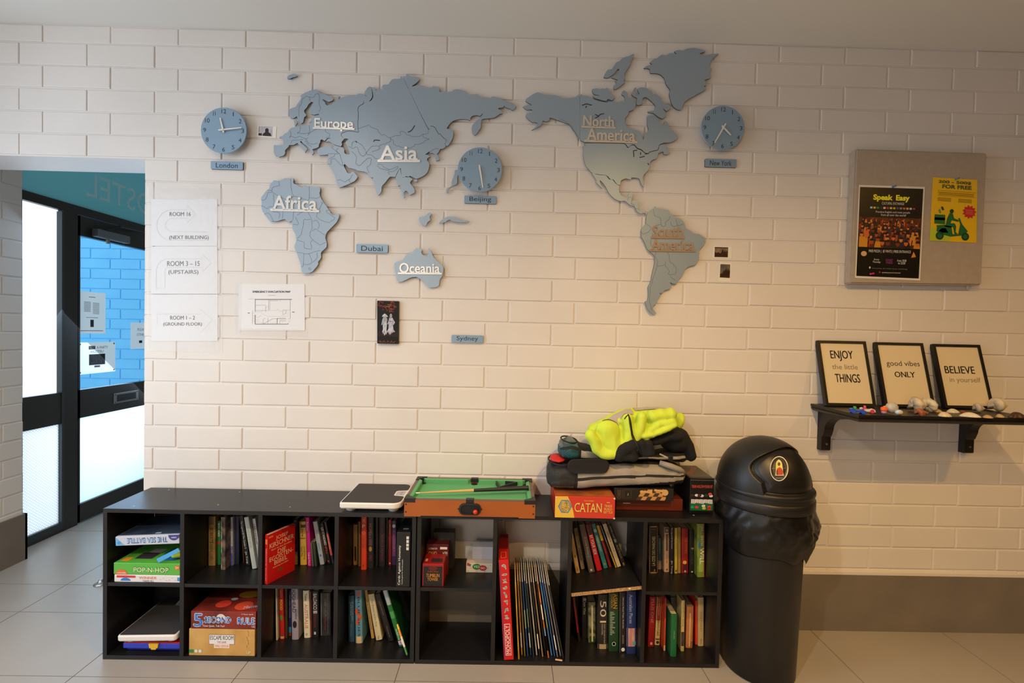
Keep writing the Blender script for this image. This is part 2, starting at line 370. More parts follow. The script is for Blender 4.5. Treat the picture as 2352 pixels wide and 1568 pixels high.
tag(nB.build('paper_notice', fix=False), 'white notice on the door glass reading NOT A PARTY HOSTEL with dark picture', 'notice', 'notices on the entrance door')
nC = sheet('n','', 1.405, 1.70, 1.155, 1.358)
nC.text('PLEASE', (XN,1.512,1.305),(0,1,0),UZ,.085,.020,INKG); nC.text('OTHER', (XN,1.505,1.265),(0,1,0),UZ,.085,.020,INKG); nC.rect((XN,1.5,1.21),(0,1,0),UZ,.03,.02,INK)
tag(nC.build('paper_notice', fix=False), 'white notice on the door glass cut off by the edge of the brick wall', 'notice', 'notices on the entrance door')
# outside: blue painted brick wall and pale pavement
ow = MB(); BLUE = M((118,204,250), .7, var=(6,.4), c2=(102,190,244), bump=(40,.3))
ow.box((-2.3,2.554,-.1),(XD-.06,2.7,4.5), BLUE); brickwork(ow, lambda u,n,z: (u,2.554-n,z), -2.3, XD-.06, 0, 3.3, BLUE, joint=.010, proud=.007)
struct(ow.build('wall_outside', fix=False))
og = MB(); og.box((-14,-10,-.2),(XD-.05,2.554,-.03), M((212,212,206), .8)); struct(og.build('pavement', fix=False))
# downlight fittings, the last two for the added fill lamps
for i, (x, y, pw, c) in enumerate(DOWN):
    t = thing('recessed_downlight_or_fill', ['round ceiling downlight nearest the entrance','round ceiling downlight above the bin','round ceiling downlight at the right end of the wall','round ceiling fill light added behind the camera','round ceiling fill light added at the rear right'][i], 'ceiling light', (x,y,ZC), 'recessed ceiling downlights')
    m = MB(); m.lathe([(.050,-.004),(.058,-.004),(.058,0),(.050,0)], (x,y,ZC), M((230,230,226), .4), 28, cap=False); m.build('trim_ring', t)
    m = MB(); m.disc((x,y,ZC-.001), UX, (0,1,0), .050, .050, M((245,240,230), .3)); m.build('lens', t)
# ================================================================== things on the wall
CROPS = {'W':(570,150,4.7515),'A':(800,150,5.0575),'F':(580,390,6.2727),'N':(1190,100,4.1265),'S':(1300,380,4.355),'O':(800,440,4.355),
         'C':(440,220,6.9176),'P':(1920,320,4.355),'K':(1580,220,8.711),'V':(520,620,5.6),'H':(1840,760,4.59375),'P0':(0,0,1)}
def tr(c, s):
    x0, y0, k = CROPS[c]; out = []
    for p in s.split():
        a, b = p.split(','); out.append((x0+float(a)/k, y0+float(b)/k))
    return out
def trs(s):                                    # mixed: "W 1,2 3,4 A 5,6"
    out = []; c = None; buf = []
    for p in s.split():
        if p in CROPS: c = p
        else: out += tr(c, p)
    return out
MAPC = M((156,172,186), .42, metal=.42, spec=.5); MAPE = M((44,48,52), .5); MAPL = M((92,106,118), .5)
MIRR = M((232,230,226), .3, metal=.35); MIRRD = M((206,194,176), .4, metal=.2); MIRRT = M((168,142,118), .45, metal=.2)  # tan copies carry the warm room's reflection in their base colour
YM = -.0135
def on_wall(pts, Y): return [on_y(x, y, Y) for x, y in pts]
_pc = [0]
def map_piece(name, label, outline, lines=(), text=(), dots=(), thick=.005):
    _pc[0] += 1; YM = -.0135-.00012*(_pc[0]%4)
    raw = on_wall(trs(outline), YM); pts = spline(raw, 3, .0011, True, 4); mb = MB()
    mb.prism(pts, (0,thick,0), MAPC, side=MAPE)
    mb2 = []
    for l in lines: mb.line(spline(on_wall(trs(l), YM-.0003), 5, .0030, False, 3), .0015, NY, MAPL)
    for l in dots: mb.line(spline(on_wall(trs(l), YM-.0004), 4, .001, False), .0042, NY, MAPE)
    # two small stand-off pads carry the plate on the wall
    best = None; xs = [p.x for p in raw]; zs = [p.z for p in raw]
    for i in range(24):
        for j in range(24):
            x = min(xs)+(max(xs)-min(xs))*(i+.5)/24; z = min(zs)+(max(zs)-min(zs))*(j+.5)/24; ins = False
            for a, b in zip(raw, raw[1:]+raw[:1]):
                if (a.z > z) != (b.z > z) and x < (b.x-a.x)*(z-a.z)/(b.z-a.z)+a.x: ins = not ins
            if ins:
                d = min(math.hypot(p.x-x, p.z-z) for p in pts)
                if best is None or d > best[0]: best = (d, x, z)
    h = min(.012, best[0]*.45); mb.box((best[1]-h,YM+thick,best[2]-h),(best[1]+h,.0,best[2]+h), MAPE)
    o = tag(mb.build(name), label, 'wall map', 'world map plates on the brick wall')
    for t in text:                             # raised mirror lettering standing on a bar
        txt, cr, x0, x1, yt, yb, slope, m = t
        q = tr(cr, f'{x0},{yb} {x1},{yb+slope} {x0},{yt}'); a, b, d = on_wall(q, YM-.004)
        ux = (b-a).normalized(); h = (d-a).length; L = MB(); w = (b-a).length; uz = ux.cross(Vector((0,1,0))).normalized()*-1
        if uz.z < 0: uz = -uz
        L.text(txt, a+ux*w/2+uz*(h*.56), ux, uz, w*.93, h*.90, m, True, (0,.004,0), .016, True)
        L.prism([a, b, b+uz*h*.14, a+uz*h*.14], (0,.004,0), m)
        L.build('lettering', o)
    return o
map_piece('map_plate', 'Europe plate of the metal wall map with Scandinavia, Spain and western Russia',
 "W 700,268 745,265 772,290 800,305 870,325 918,350 930,370 915,388 878,400 840,382 808,372 835,398 850,430 870,440 885,430 915,430 920,410 945,395 968,388 965,350 980,332 998,337 990,362 1000,378 1015,362 1050,340 1100,335 1150,325 1190,322 1200,310 1235,310 1262,322 1258,410 1215,440 1195,470 1200,530 1195,600 1195,690 1205,725 1165,722 1100,712 1030,735 1015,745 1015,770 1030,785 1045,805 1020,838 1025,860 1013,884 985,878 940,864 905,842 880,832 848,840 856,818 872,800 905,795 868,794 850,810 835,825 805,808 790,815 785,840 775,860 768,890 740,905 702,915 707,930 718,950 700,980 688,960 675,925 655,895 640,880 600,850 580,828 565,830 580,850 618,885 644,915 630,940 622,955 612,930 570,890 540,850 525,853 495,870 447,870 440,890 405,925 403,960 385,985 335,1000 318,990 290,980 280,945 278,875 290,870 340,872 378,870 382,830 370,800 340,790 350,775 375,770 400,745 430,730 450,700 475,680 508,672 505,640 500,600 515,590 527,605 537,630 522,648 522,668 560,660 640,655 670,650 668,620 690,590 715,570 740,548 770,541 770,530 720,540 685,533 668,515 665,490 690,440 710,405 690,400 660,425 640,460 612,490 612,508 635,548 612,565 600,620 575,638 560,610 545,590 530,555 520,563 490,580 465,575 450,550 445,490 470,470 520,450 530,430 560,390 580,350 568,335 600,310 640,290",
 lines=["W 555,560 552,500 558,440 580,425 590,370 635,340 665,345 715,350 730,320 765,308 780,360 772,420 788,470 770,505","W 665,345 680,390","W 660,655 672,700 660,750 690,720 740,700 830,690 845,725 885,745 890,775 850,795","W 450,790 470,770 520,790 560,775 620,800 655,790","W 535,745 545,735 600,745 650,740 655,770","W 470,850 480,820 540,815 600,810","W 570,660 565,720 535,735","W 450,715 470,745 450,790","W 630,800 660,850 720,860 760,850","W 690,890 650,860 620,820","W 700,620 668,630"],
 text=[('Europe','W',705,1160,575,690,12,MIRR)])
map_piece('map_plate', 'Asia plate of the metal wall map with Arabia, India, China and western Siberia',
 "A 176,350 182,345 215,360 188,335 195,300 225,260 250,245 266,252 272,300 278,360 262,395 240,420 272,402 288,365 284,300 280,262 300,255 318,290 328,295 335,275 360,268 405,280 392,240 410,225 465,220 490,185 520,160 600,155 638,150 918,726 955,706 1000,720 1045,795 1070,800 1095,835 1130,862 1142,872 1120,910 1130,940 1110,965 1065,975 1050,1010 1030,1030 1060,1095 1020,1110 1010,1080 1005,1040 985,1020 950,1020 945,1000 900,1030 890,1032 930,1045 950,1060 920,1080 915,1100 940,1140 940,1180 920,1240 880,1280 830,1305 790,1318 720,1285 700,1294 668,1286 655,1304 632,1295 614,1265 610,1195 590,1210 555,1270 545,1296 485,1295 430,1360 390,1405 385,1460 365,1495 345,1508 325,1470 300,1370 285,1300 270,1305 235,1280 225,1250 180,1235 110,1225 50,1205 W 1200,1145 1150,1130 1100,1120 1075,1095 1055,1078 1043,1085 1045,1105 1065,1140 1080,1170 1110,1180 1140,1160 1175,1190 1195,1215 1165,1260 1110,1290 1000,1335 985,1325 970,1290 940,1190 880,1090 860,1060 868,1020 875,975 830,978 775,982 760,960 752,930 775,905 800,895 850,885 895,885 938,890 905,850 940,870 985,884 1013,890 1038,902 1052,922 1048,950 1070,970 1105,970 1108,945 1090,905 1085,880 1062,850 1068,830 1095,808 1070,798 1048,804 1034,785 1019,770 1019,747 1034,739 1100,717 1165,727 1209,729 1200,690 1200,600 1205,530 1200,472 1219,444 1262,414",
 lines=["A 110,740 180,715 245,695 265,720 330,740 375,800 420,805 450,830 490,840 540,820 600,815 605,770 650,775 690,810 800,830 870,800 925,790 930,730","A 490,845 525,875 525,910 560,935 640,955 700,965 765,935 775,915 830,915 900,870 940,860 870,830 875,800","A 0,940 50,965 100,950 130,1020 165,1055 195,1040 220,1000 270,940 340,940 370,960 330,985 270,1000","A 485,845 490,880 440,905 385,920 350,945","A 200,1000 215,1030 275,1045 310,1080 345,1085","A 40,1000 95,1060 85,1130 130,1165 190,1110 245,1075 265,1090 250,1160 215,1190 245,1250","A 340,1150 380,1150 430,1190 480,1210 440,1215 370,1195 335,1165","A 480,1210 540,1190 580,1175 570,1200 520,1230 465,1240 480,1270","A 945,1005 1000,975 1050,965","W 905,895 990,960 1010,1000 1035,1090","W 870,965 940,965 990,965 960,925 985,900","W 860,1080 905,1075 905,1030 950,1020 1000,1080 1035,1095","W 970,1255 1000,1245 1050,1270 1110,1240 1140,1190","W 1100,1240 1115,1280","W 1130,895 1135,840 1180,830 1240,870 1280,930","W 880,1020 940,990 945,970"],
 dots=["A 770,697 750,735 720,765 692,777","A 293,887 305,868 335,868 368,872","W 1172,826 1186,842"],
 text=[('Asia','A',340,832,930,1122,2,MIRR)])
map_piece('map_plate', 'far eastern Siberia plate of the metal wall map with the Kamchatka peninsula',
 "A 642,150 665,130 680,100 705,105 720,130 800,138 825,155 818,180 770,220 735,245 770,240 810,228 850,240 930,265 970,255 985,240 1040,255 1058,275 1060,310 1080,310 1100,298 1130,308 1200,305 1225,285 1270,278 1320,290 1360,320 1400,340 1500,335 1520,355 1545,375 1620,372 1660,380 1670,360 1720,370 1800,400 1900,440 1950,470 1940,495 1910,525 1880,505 1830,490 1805,470 1800,490 1740,500 1780,530 1790,560 1760,565 1690,610 1580,620 1545,640 1540,720 1510,770 1470,815 1440,780 1435,710 1480,650 1540,600 1565,555 1530,590 1500,580 1450,585 1420,610 1415,640 1370,628 1300,625 1220,645 1170,690 1145,735 1205,745 1222,790 1210,850 1170,920 1140,938 1124,908 1145,872 1134,860 1098,832 1074,797 1049,792 1004,716 955,702 922,722")
map_piece('map_plate', 'south-east Asia mainland plate of the metal wall map below China',
 "A 605,1203 612,1265 640,1305 665,1296 690,1298 715,1298 745,1325 725,1345 720,1370 750,1410 772,1450 770,1480 740,1495 715,1510 700,1480 670,1455 650,1470 645,1500 655,1530 640,1535 625,1510 615,1450 600,1390 575,1405 560,1330 550,1300 562,1270 588,1218")
map_piece('map_plate', 'tiny Hainan island plate of the metal wall map', "A 765,1330 785,1322 802,1335 800,1352 778,1352 764,1342")
map_piece('map_plate', 'Japan plate of the metal wall map, left of the Beijing clock', "A 1240,1215 1275,1218 1285,1260 1265,1300 1262,1375 1210,1405 1165,1440 1160,1485 1135,1470 1140,1440 1175,1415 1200,1395 1205,1340 1230,1270")
map_piece('map_plate', 'small Iceland plate of the metal wall map, above Scandinavia', "W 425,130 440,110 490,92 520,95 535,118 500,130 490,132 450,148 430,148")
map_piece('map_plate', 'Africa plate of the metal wall map',
 "F 310,150 375,160 420,140 470,120 540,125 590,122 588,180 600,200 630,210 665,235 700,250 730,248 735,225 760,215 790,225 820,238 900,245 960,240 975,265 975,310 965,330 975,375 1000,430 1050,500 1105,580 1125,620 1160,648 1200,645 1250,633 1245,680 1215,750 1150,820 1080,890 1055,940 1050,990 1070,1050 1060,1120 1010,1165 985,1200 990,1250 975,1290 945,1325 948,1360 920,1400 850,1475 740,1490 720,1480 705,1450 695,1370 665,1280 640,1200 605,1120 610,1080 628,1030 625,960 615,920 575,850 572,790 565,740 530,752 500,735 465,710 430,715 360,738 280,742 240,720 180,650 140,590 128,530 130,450 120,410 145,370 200,300 240,265 250,215 280,180",
 lines=["F 375,160 390,225 330,240 285,265 285,320 450,415 480,430 600,380","F 210,290 285,300","F 130,435 175,430 210,380 220,320 285,320","F 545,125 555,200 560,270 575,350 600,380 665,390 790,440 815,420 820,240","F 820,400 940,405 975,375","F 300,345 305,520 240,530 215,560 130,515","F 480,430 440,490 470,520","F 170,640 230,620 270,680 300,740","F 290,600 390,620 380,700","F 440,600 430,700","F 590,590 585,690 560,740","F 640,650 740,600","F 620,680 660,780 580,790","F 790,590 850,710 740,715 730,790 700,930 640,990","F 980,470 1010,470 985,520 920,660 980,720 1090,755 1185,695 1080,620 1060,590 1105,580","F 850,720 860,830 830,910 830,960 870,1010 940,1060 960,1080 1060,1045","F 860,880 910,850 950,880 1045,940","F 870,735 930,730 960,790 940,850","F 640,1010 740,1040 745,1120 850,1140 835,1050 870,1010","F 640,1190 700,1195 800,1210 920,1170 980,1160","F 740,1200 730,1380 700,1385","F 735,1350 790,1370 850,1340 850,1290 815,1210","F 870,1330 930,1270 930,1190","F 805,1425 820,1405 840,1420 825,1443 805,1425"],
 text=[('Africa','F',255,960,365,590,20,MIRR)])
map_piece('map_plate', 'Alaska plate of the metal wall map',
 "N 190,462 240,480 300,485 370,495 430,515 490,515 545,505 570,488 583,494 583,903 560,880 540,845 500,790 480,765 450,755 400,735 305,703 295,730 260,740 235,730 220,770 180,800 125,822 165,790 185,755 150,745 140,750 100,725 70,690 85,660 130,652 130,625 80,628 45,600 80,585 130,583 110,570 70,545 75,525 110,500 150,475", lines=["N 400,715 450,740 500,775 540,840 583,900"])
map_piece('map_plate', 'Canada plate of the metal wall map around Hudson Bay',
 "N 587,495 620,500 660,500 700,520 735,535 770,548 830,556 880,550 900,552 960,552 970,540 1005,552 1010,505 980,480 990,450 1010,445 1035,465 1035,500 1060,525 1082,518 1110,550 1115,585 1095,625 1050,645 1045,670 1015,710 1015,755 1040,790 1100,820 1150,835 1170,850 1178,900 1192,908 1195,870 1235,820 1225,770 1222,690 1240,680 1290,690 1330,715 1340,760 1375,775 1385,740 1405,735 1430,770 1440,805 1480,840 1515,880 1500,910 1440,938 1380,940 1335,965 1325,1005 1290,1013 1240,1028 1238,1042 1195,1028 1170,1003 1130,988 1105,958 1080,956 1045,983 1020,953 980,943 640,938 630,938 600,920 587,903",
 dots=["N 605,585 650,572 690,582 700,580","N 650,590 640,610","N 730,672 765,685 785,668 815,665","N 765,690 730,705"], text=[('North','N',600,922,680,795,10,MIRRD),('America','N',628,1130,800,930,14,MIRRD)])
map_piece('map_plate', 'United States plate of the metal wall map',
 "N 640,945 980,948 1015,958 1040,990 1075,965 1100,965 1125,995 1165,1010 1190,1032 1235,1048 1242,1034 1292,1019 1328,1010 1338,968 1375,955 1395,960 1410,1000 1440,1030 1420,1050 1380,1050 1375,1025 1330,1040 1320,1080 1300,1095 1270,1105 1250,1130 1245,1180 1220,1215 1195,1240 1180,1280 1195,1330 1185,1355 1165,1330 1150,1285 1120,1272 1075,1270 1065,1290 1020,1278 975,1300 965,1340 935,1330 905,1290 875,1285 840,1250 770,1240 705,1228 690,1218 650,1170 625,1110 615,1050 618,1000 612,970 640,968",
 dots=["N 1090,1020 1095,1015 1130,1010","N 1093,1020 1097,1075","N 1160,1030 1162,1055","N 1200,1046 1240,1040","N 1150,1080 1200,1068","N 1228,1132 1240,1150"])
map_piece('map_plate', 'Mexico and Central America plate of the metal wall map',
 "S 262,77 330,94 400,100 430,137 465,142 500,182 533,204 530,250 545,290 575,312 610,318 630,275 660,265 672,285 660,325 655,350 700,352 725,370 722,410 735,440 765,460 800,455 816,465 798,492 790,475 760,480 735,480 705,455 690,420 680,405 640,395 590,355 540,355 490,335 440,290 415,250 385,195 340,145 340,165 365,228 345,215 300,165 305,150 275,105", lines=["S 615,345 628,318 655,318","S 650,385 660,350","S 650,380 690,395","S 695,430 735,440"])
map_piece('map_plate', 'South America plate of the metal wall map',
 "S 890,408 905,425 960,440 1020,445 1045,480 1090,510 1140,530 1165,550 1185,580 1200,625 1250,655 1280,678 1340,690 1395,730 1397,765 1375,800 1340,840 1330,900 1325,950 1290,995 1240,1005 1200,1030 1170,1090 1130,1140 1105,1180 1070,1180 1040,1170 1055,1195 1045,1230 990,1245 965,1275 935,1275 945,1300 915,1345 910,1370 875,1405 870,1435 905,1475 870,1485 835,1465 810,1430 800,1390 790,1360 815,1348 825,1270 820,1215 850,1150 862,1080 885,980 885,905 840,865 810,830 790,780 755,710 752,640 780,600 800,575 802,520 815,480 850,440 880,425",
 lines=["S 875,440 885,500 945,525 950,590 975,610 1000,590 990,570 1030,540 1040,505","S 1045,560 1060,605 1110,600 1100,535","S 1110,595 1170,590","S 800,580 850,620 830,660 770,685 752,660","S 950,590 900,600 915,650 860,720","S 850,745 850,790 900,870 890,900 915,960 910,1010 890,1080 850,1200 835,1330 860,1450","S 1000,850 1030,890 1040,960 1085,1000 1105,1040 1090,1090","S 915,1010 990,990 995,960","S 990,990 1030,1050 1030,1090 1080,1085","S 1040,1110 1100,1150"],
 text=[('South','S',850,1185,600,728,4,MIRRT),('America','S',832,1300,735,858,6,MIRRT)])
map_piece('map_plate', 'Victoria Island plate of the metal wall map, on the north coast of Canada', "N 705,430 740,425 780,432 800,425 825,430 840,420 855,425 870,455 890,490 915,500 910,515 890,538 850,525 835,545 790,537 745,523 720,515 712,490 775,494 720,480 705,460 700,440")
map_piece('map_plate', 'Baffin Island plate of the metal wall map, left of the tip of Greenland', "N 1105,418 1115,415 1120,430 1110,460 1130,490 1150,480 1135,450 1130,430 1170,415 1215,420 1235,435 1265,455 1280,480 1305,480 1330,495 1355,510 1360,550 1385,560 1445,600 1430,625 1405,640 1370,610 1395,650 1398,690 1365,712 1320,690 1280,660 1235,655 1230,640 1290,635 1300,590 1270,555 1215,510 1180,520 1175,575 1122,580 1127,520 1092,500 1075,475")
map_piece('map_plate', 'Ellesmere Island plate of the metal wall map, left of Greenland', "N 1095,95 1098,110 1075,160 1060,210 1020,265 1010,290 1015,330 1000,350 1012,370 985,390 940,425 910,435 905,400 930,380 920,350 950,345 885,325 930,310 960,250 945,240 905,290 850,325 810,320 825,285 850,250 890,240 905,215 930,180 970,160 980,145 1020,125 1055,115")
map_piece('map_plate', 'Greenland plate of the metal wall map', "N 1190,235 1225,210 1270,200 1250,180 1280,150 1320,135 1360,105 1400,110 1445,90 1500,100 1480,75 1520,60 1560,68 1600,48 1680,42 1730,55 1775,70 1765,80 1720,95 1770,110 1820,100 1895,95 1895,105 1840,145 1820,190 1810,220 1838,238 1815,265 1825,325 1770,345 1788,370 1785,395 1760,405 1785,420 1770,440 1620,525 1575,560 1555,610 1540,632 1500,620 1465,590 1445,540 1432,480 1440,440 1405,390 1385,330 1350,295 1310,283 1255,280 1245,240")
map_piece('map_plate', 'Borneo plate of the metal wall map', "O 710,255 735,250 770,240 800,215 820,205 832,225 815,250 820,285 790,310 775,345 755,335 720,315 708,285")
map_piece('map_plate', 'curved New Guinea plate of the metal wall map', "O 908,318 930,285 970,260 1020,248 1080,262 1150,288 1210,295 1190,308 1120,308 1050,300 1015,280 990,290 970,305")
map_piece('map_plate', 'Australia plate of the metal wall map with the word Oceania', "O 460,720 490,700 540,685 575,640 600,620 610,603 645,612 655,590 680,565 735,575 730,605 740,625 785,650 800,600 805,560 830,600 850,650 885,690 940,740 950,775 945,830 915,880 905,940 870,955 810,955 765,905 740,885 715,870 680,852 640,855 600,870 550,895 510,902 485,885 480,830 465,770",
 text=[('Oceania','O',495,935,712,824,4,MIRR)])
# clocks
HANDS = M((222,218,208), .35); CLK = M((136,162,184), .38, metal=.3)
def clock(label, cx, cy, d, hands):
    Y = -.034; c = on_y(cx, cy, Y); R = d/2*(2.07462+Y)/F*1.0
    t = thing('wall_clock', label, 'clock', (c.x,0,c.z), 'round city clocks')
    m = MB(); m.lathe([(R-.001,Y+.004),(R,Y+.003),(R,Y+.001),(R-.001,Y)], (c.x,0,c.z), CLK, 64, 'y')
    NUM = M((52,58,64), .6)
    for k in range(1, 13):
        a = PI/2-k*PI/6; p = Vector((c.x+math.cos(a)*R*.83, Y-.0005, c.z+math.sin(a)*R*.83))
        m.text(str(k), p, UX, UZ, {1:.0034,11:.011}.get(k, .012+.008*(k > 9)), .0185, NUM)
    m.build('face', t)
    m = MB(); m.box((c.x-.028,Y+.004,c.z-.028),(c.x+.028,.0,c.z+.028), M((40,40,42), .5), .004); m.build('movement', t)
    for nm, ang, ln, w in hands:
        u = Vector((math.cos(ang),0,math.sin(ang))); v = Vector((-u.z,0,u.x)); yy = Y-(.009 if nm == 'minute_hand' else .006); m = MB()
        q = [c+u*(-ln*.22)+v*w*.4, c+u*(-ln*.22)-v*w*.4, c-v*w*.5, c+u*ln-v*w*.3, c+u*ln+v*w*.3, c+v*w*.5]
        m.prism([Vector((p.x,yy,p.z)) for p in q], (0,.0016,0), HANDS); m.build(nm, t)
    m = MB(); m.lathe([(.004,Y-.0105),(.004,Y+.001)], (c.x,0,c.z), HANDS, 14, 'y'); m.build('spindle', t)
clock('round clock above the London plate', 513.8, 299.5, 103, [('hour_hand', math.radians(104), .054, .008), ('minute_hand', math.radians(7.5), .083, .007)])
clock('round clock above the Beijing plate', 1102.5, 389.5, 101, [('hour_hand', math.radians(-78), .045, .008), ('minute_hand', math.radians(-80), .083, .007)])
clock('round clock above the New York plate', 1660.5, 293.5, 100, [('hour_hand', math.radians(-45), .048, .008), ('minute_hand', math.radians(-119), .080, .007)])
for txt, x0, y0, x1, y1 in (('London',484,370.5,558,389),('Beijing',1066.5,449.5,1140,467.5),('New York',1619,365,1692,384),('Dubai',818,561,891,580),('Sydney',1037,769.5,1110,787)):
    a = on_y(x0,y1-1,-.007); b = on_y(x1,y0+1,-.007); m = MB(); r = .004
    pts = []
    for cx, cz, q in ((b.x-r,b.z-r,0),(a.x+r,b.z-r,1),(a.x+r,a.z+r,2),(b.x-r,a.z+r,3)):
        for k in range(4): an = q*PI/2+k*PI/6; pts.append((cx+r*math.cos(an),-.007,cz+r*math.sin(an)))
    m.prism(pts, (0,.007,0), CLK, side=MAPE); c = (a+b)/2
    m.text(txt, (c.x,-.0075,c.z), UX, UZ, (b.x-a.x)*.68, (b.z-a.z)*(.62 if 'g' not in txt and 'y' not in txt else .74), M((40,46,54), .6))
    tag(m.build('city_plate'), f'small blue-grey wall plate reading {txt}', 'name plate', 'city name plates')
# instant photographs taped to the bricks
PHOTO = lambda a, b, s: M(a, .3, var=(s,.22), c2=b, vec='Object')
def snapshot(label, q, pic, dark, light, blobs):
    P = on_wall(q, -.0012); m = MB(); m.prism(P, (0,.0012,0), M((232,228,216), .35))
    R_ = [v+Vector((0,-.0004,0)) for v in on_wall(pic, -.0012)]; m.add(R_, [(0,1,2,3)], light)
    o = R_[3]; ux = (R_[2]-o); uy = (R_[0]-o)
    for pts in blobs: m.poly(o+Vector((0,-.0003,0)), ux, uy, pts, dark)
    tag(m.build('instant_photo'), label, 'photo', 'instant photos taped to the bricks')
D1_, L1_ = M((34,24,24), .35), M((205,200,208), .35, var=(60,.2), c2=(170,160,165))
head = [(.30,0),(.95,0),(.88,.30),(.72,.42),(.72,.72),(.60,.86),(.46,.72),(.48,.40),(.34,.24)]
snapshot('instant photo of a dark-haired sitter between the London clock and Europe', tr('C','1050,468 1352,490 1340,672 1042,648'), tr('C','1072,482 1290,490 1280,645 1062,630'), D1_, L1_, [head, [(0,0),(.25,0),(.25,.25),(0,.25)],[(0,.4),(.03,.4),(.03,1),(0,1)]])
sky = M((150,132,112), .35, var=(40,.25), c2=(96,70,48)); dk = M((26,18,16), .35, var=(70,.2), c2=(70,40,20))
trees = [(0,0),(1,0),(1,.55),(.92,.70),(.85,.5),(.78,.75),(.70,.5),(.6,.85),(.52,.5),(.4,.35),(.3,.5),(.15,.4),(0,.55)]
snapshot('landscape instant photo right of South America, upper of two', tr('S','1480,805 1660,812 1655,932 1475,925'), tr('S','1488,815 1622,822 1618,918 1485,914'), dk, sky, [trees, [(0,.9),(1,.9),(1,1),(0,1)]])
snapshot('upright instant photo right of South America, lower of two', tr('S','1538,968 1655,975 1645,1160 1528,1152'), tr('S','1545,985 1642,990 1637,1124 1538,1118'), dk, M((120,110,104), .35, var=(40,.25), c2=(60,52,50)), [[(0,0),(1,0),(1,.6),(.9,.5),(.8,.72),(.7,.5),(.6,.75),(.5,.55),(.35,.5),(.2,.3),(0,.25)]])
# the room signs: three sheets in clear tape
PAPER = M((226,224,224), .55); TAPE = M((240,240,240), .12, alpha=.22, spec=.8, bump=(40,.5)); FAINT = M((186,184,184), .6)
def room_sign(label, q, lines, arrow):
    P = on_wall(q, -.0016); m = MB(); m.prism(P, (0,.0012,0), PAPER)
    ux = (P[1]-P[0]); uy = (P[0]-P[3]); o = P[3]+Vector((0,-.0005,0))
    at = lambda a, b: o+ux*a+uy*b
    for txt, a, b, w, h in lines: [m.text(txt, at(a+da,b+db), ux.normalized(), uy.normalized(), ux.length*w, uy.length*h, M((44,44,48), .6)) for da, db in ((-.0012,0),(.0012,0),(0,.001))]
    for ar in arrow: m.line([at(*p) for p in ar], .0012, NY, FAINT)
    return m, P
sg = [('white ROOM 16 NEXT BUILDING sign, top sheet beside the doorway', [(348,457),(499,457),(499,564.5),(346.5,564.5)], [('ROOM 16',.44,.68,.32,.085),('(NEXT BUILDING)',.58,.17,.60,.10)],
   [[(.87,.12),(.87,.30)]+[(.34-.12*math.sin(PI*k/12),.445-.145*math.cos(PI*k/12)) for k in range(13)]+[(.55,.59),(.55,.50),(.68,.68),(.55,.86),(.55,.77)]+[(.32-.235*math.sin(PI*k/16),.445+.325*math.cos(PI*k/16)) for k in range(17)]+[(.87,.12)]]),
      ('white ROOM 3 - 15 UPSTAIRS sign, middle sheet beside the doorway', [(346.5,566),(499,566),(500,674.5),(347,674.5)], [('ROOM 3 – 15',.49,.64,.49,.105),('(UPSTAIRS)',.49,.45,.45,.105)],
   [[(.08,.12)]+[(.27-.19*math.cos(PI/2*k/9),.47+.27*math.sin(PI/2*k/9)) for k in range(10)]+[(.78,.74),(.78,.83),(.91,.65),(.78,.47),(.78,.56)]+[(.27-.06*math.sin(PI/2*k/6),.48+.08*math.cos(PI/2*k/6)) for k in range(7)]+[(.21,.12),(.08,.12)]]),
      ('white ROOM 1 - 2 GROUND FLOOR sign, bottom sheet beside the doorway', [(347,676),(500,676),(500,783),(348,783)], [('ROOM 1 – 2',.47,.50,.37,.085),('(GROUND FLOOR)',.47,.355,.58,.09)],
   [[(.09,.38),(.09,.58),(.74,.58),(.74,.68),(.92,.46),(.74,.18)]])]
for l, q, tx, ar in sg:
    m, P = room_sign(l, q, tx, ar); o = tag(m.build('room_sign'), l, 'sign', 'room direction signs')
    t = MB(); x0, x1 = P[0].x-.018, P[1].x+.022; z1, z0 = P[0].z, P[3].z
    if 'ROOM 16' in l: z1 += .055
    if 'ROOM 1 -' in l: z0 -= .045
    t.quad((x0,-.0026,z0),(x1,-.0026,z0),(x1,-.0026,z1),(x0,-.0026,z1), TAPE); t.build('clear_tape', o)
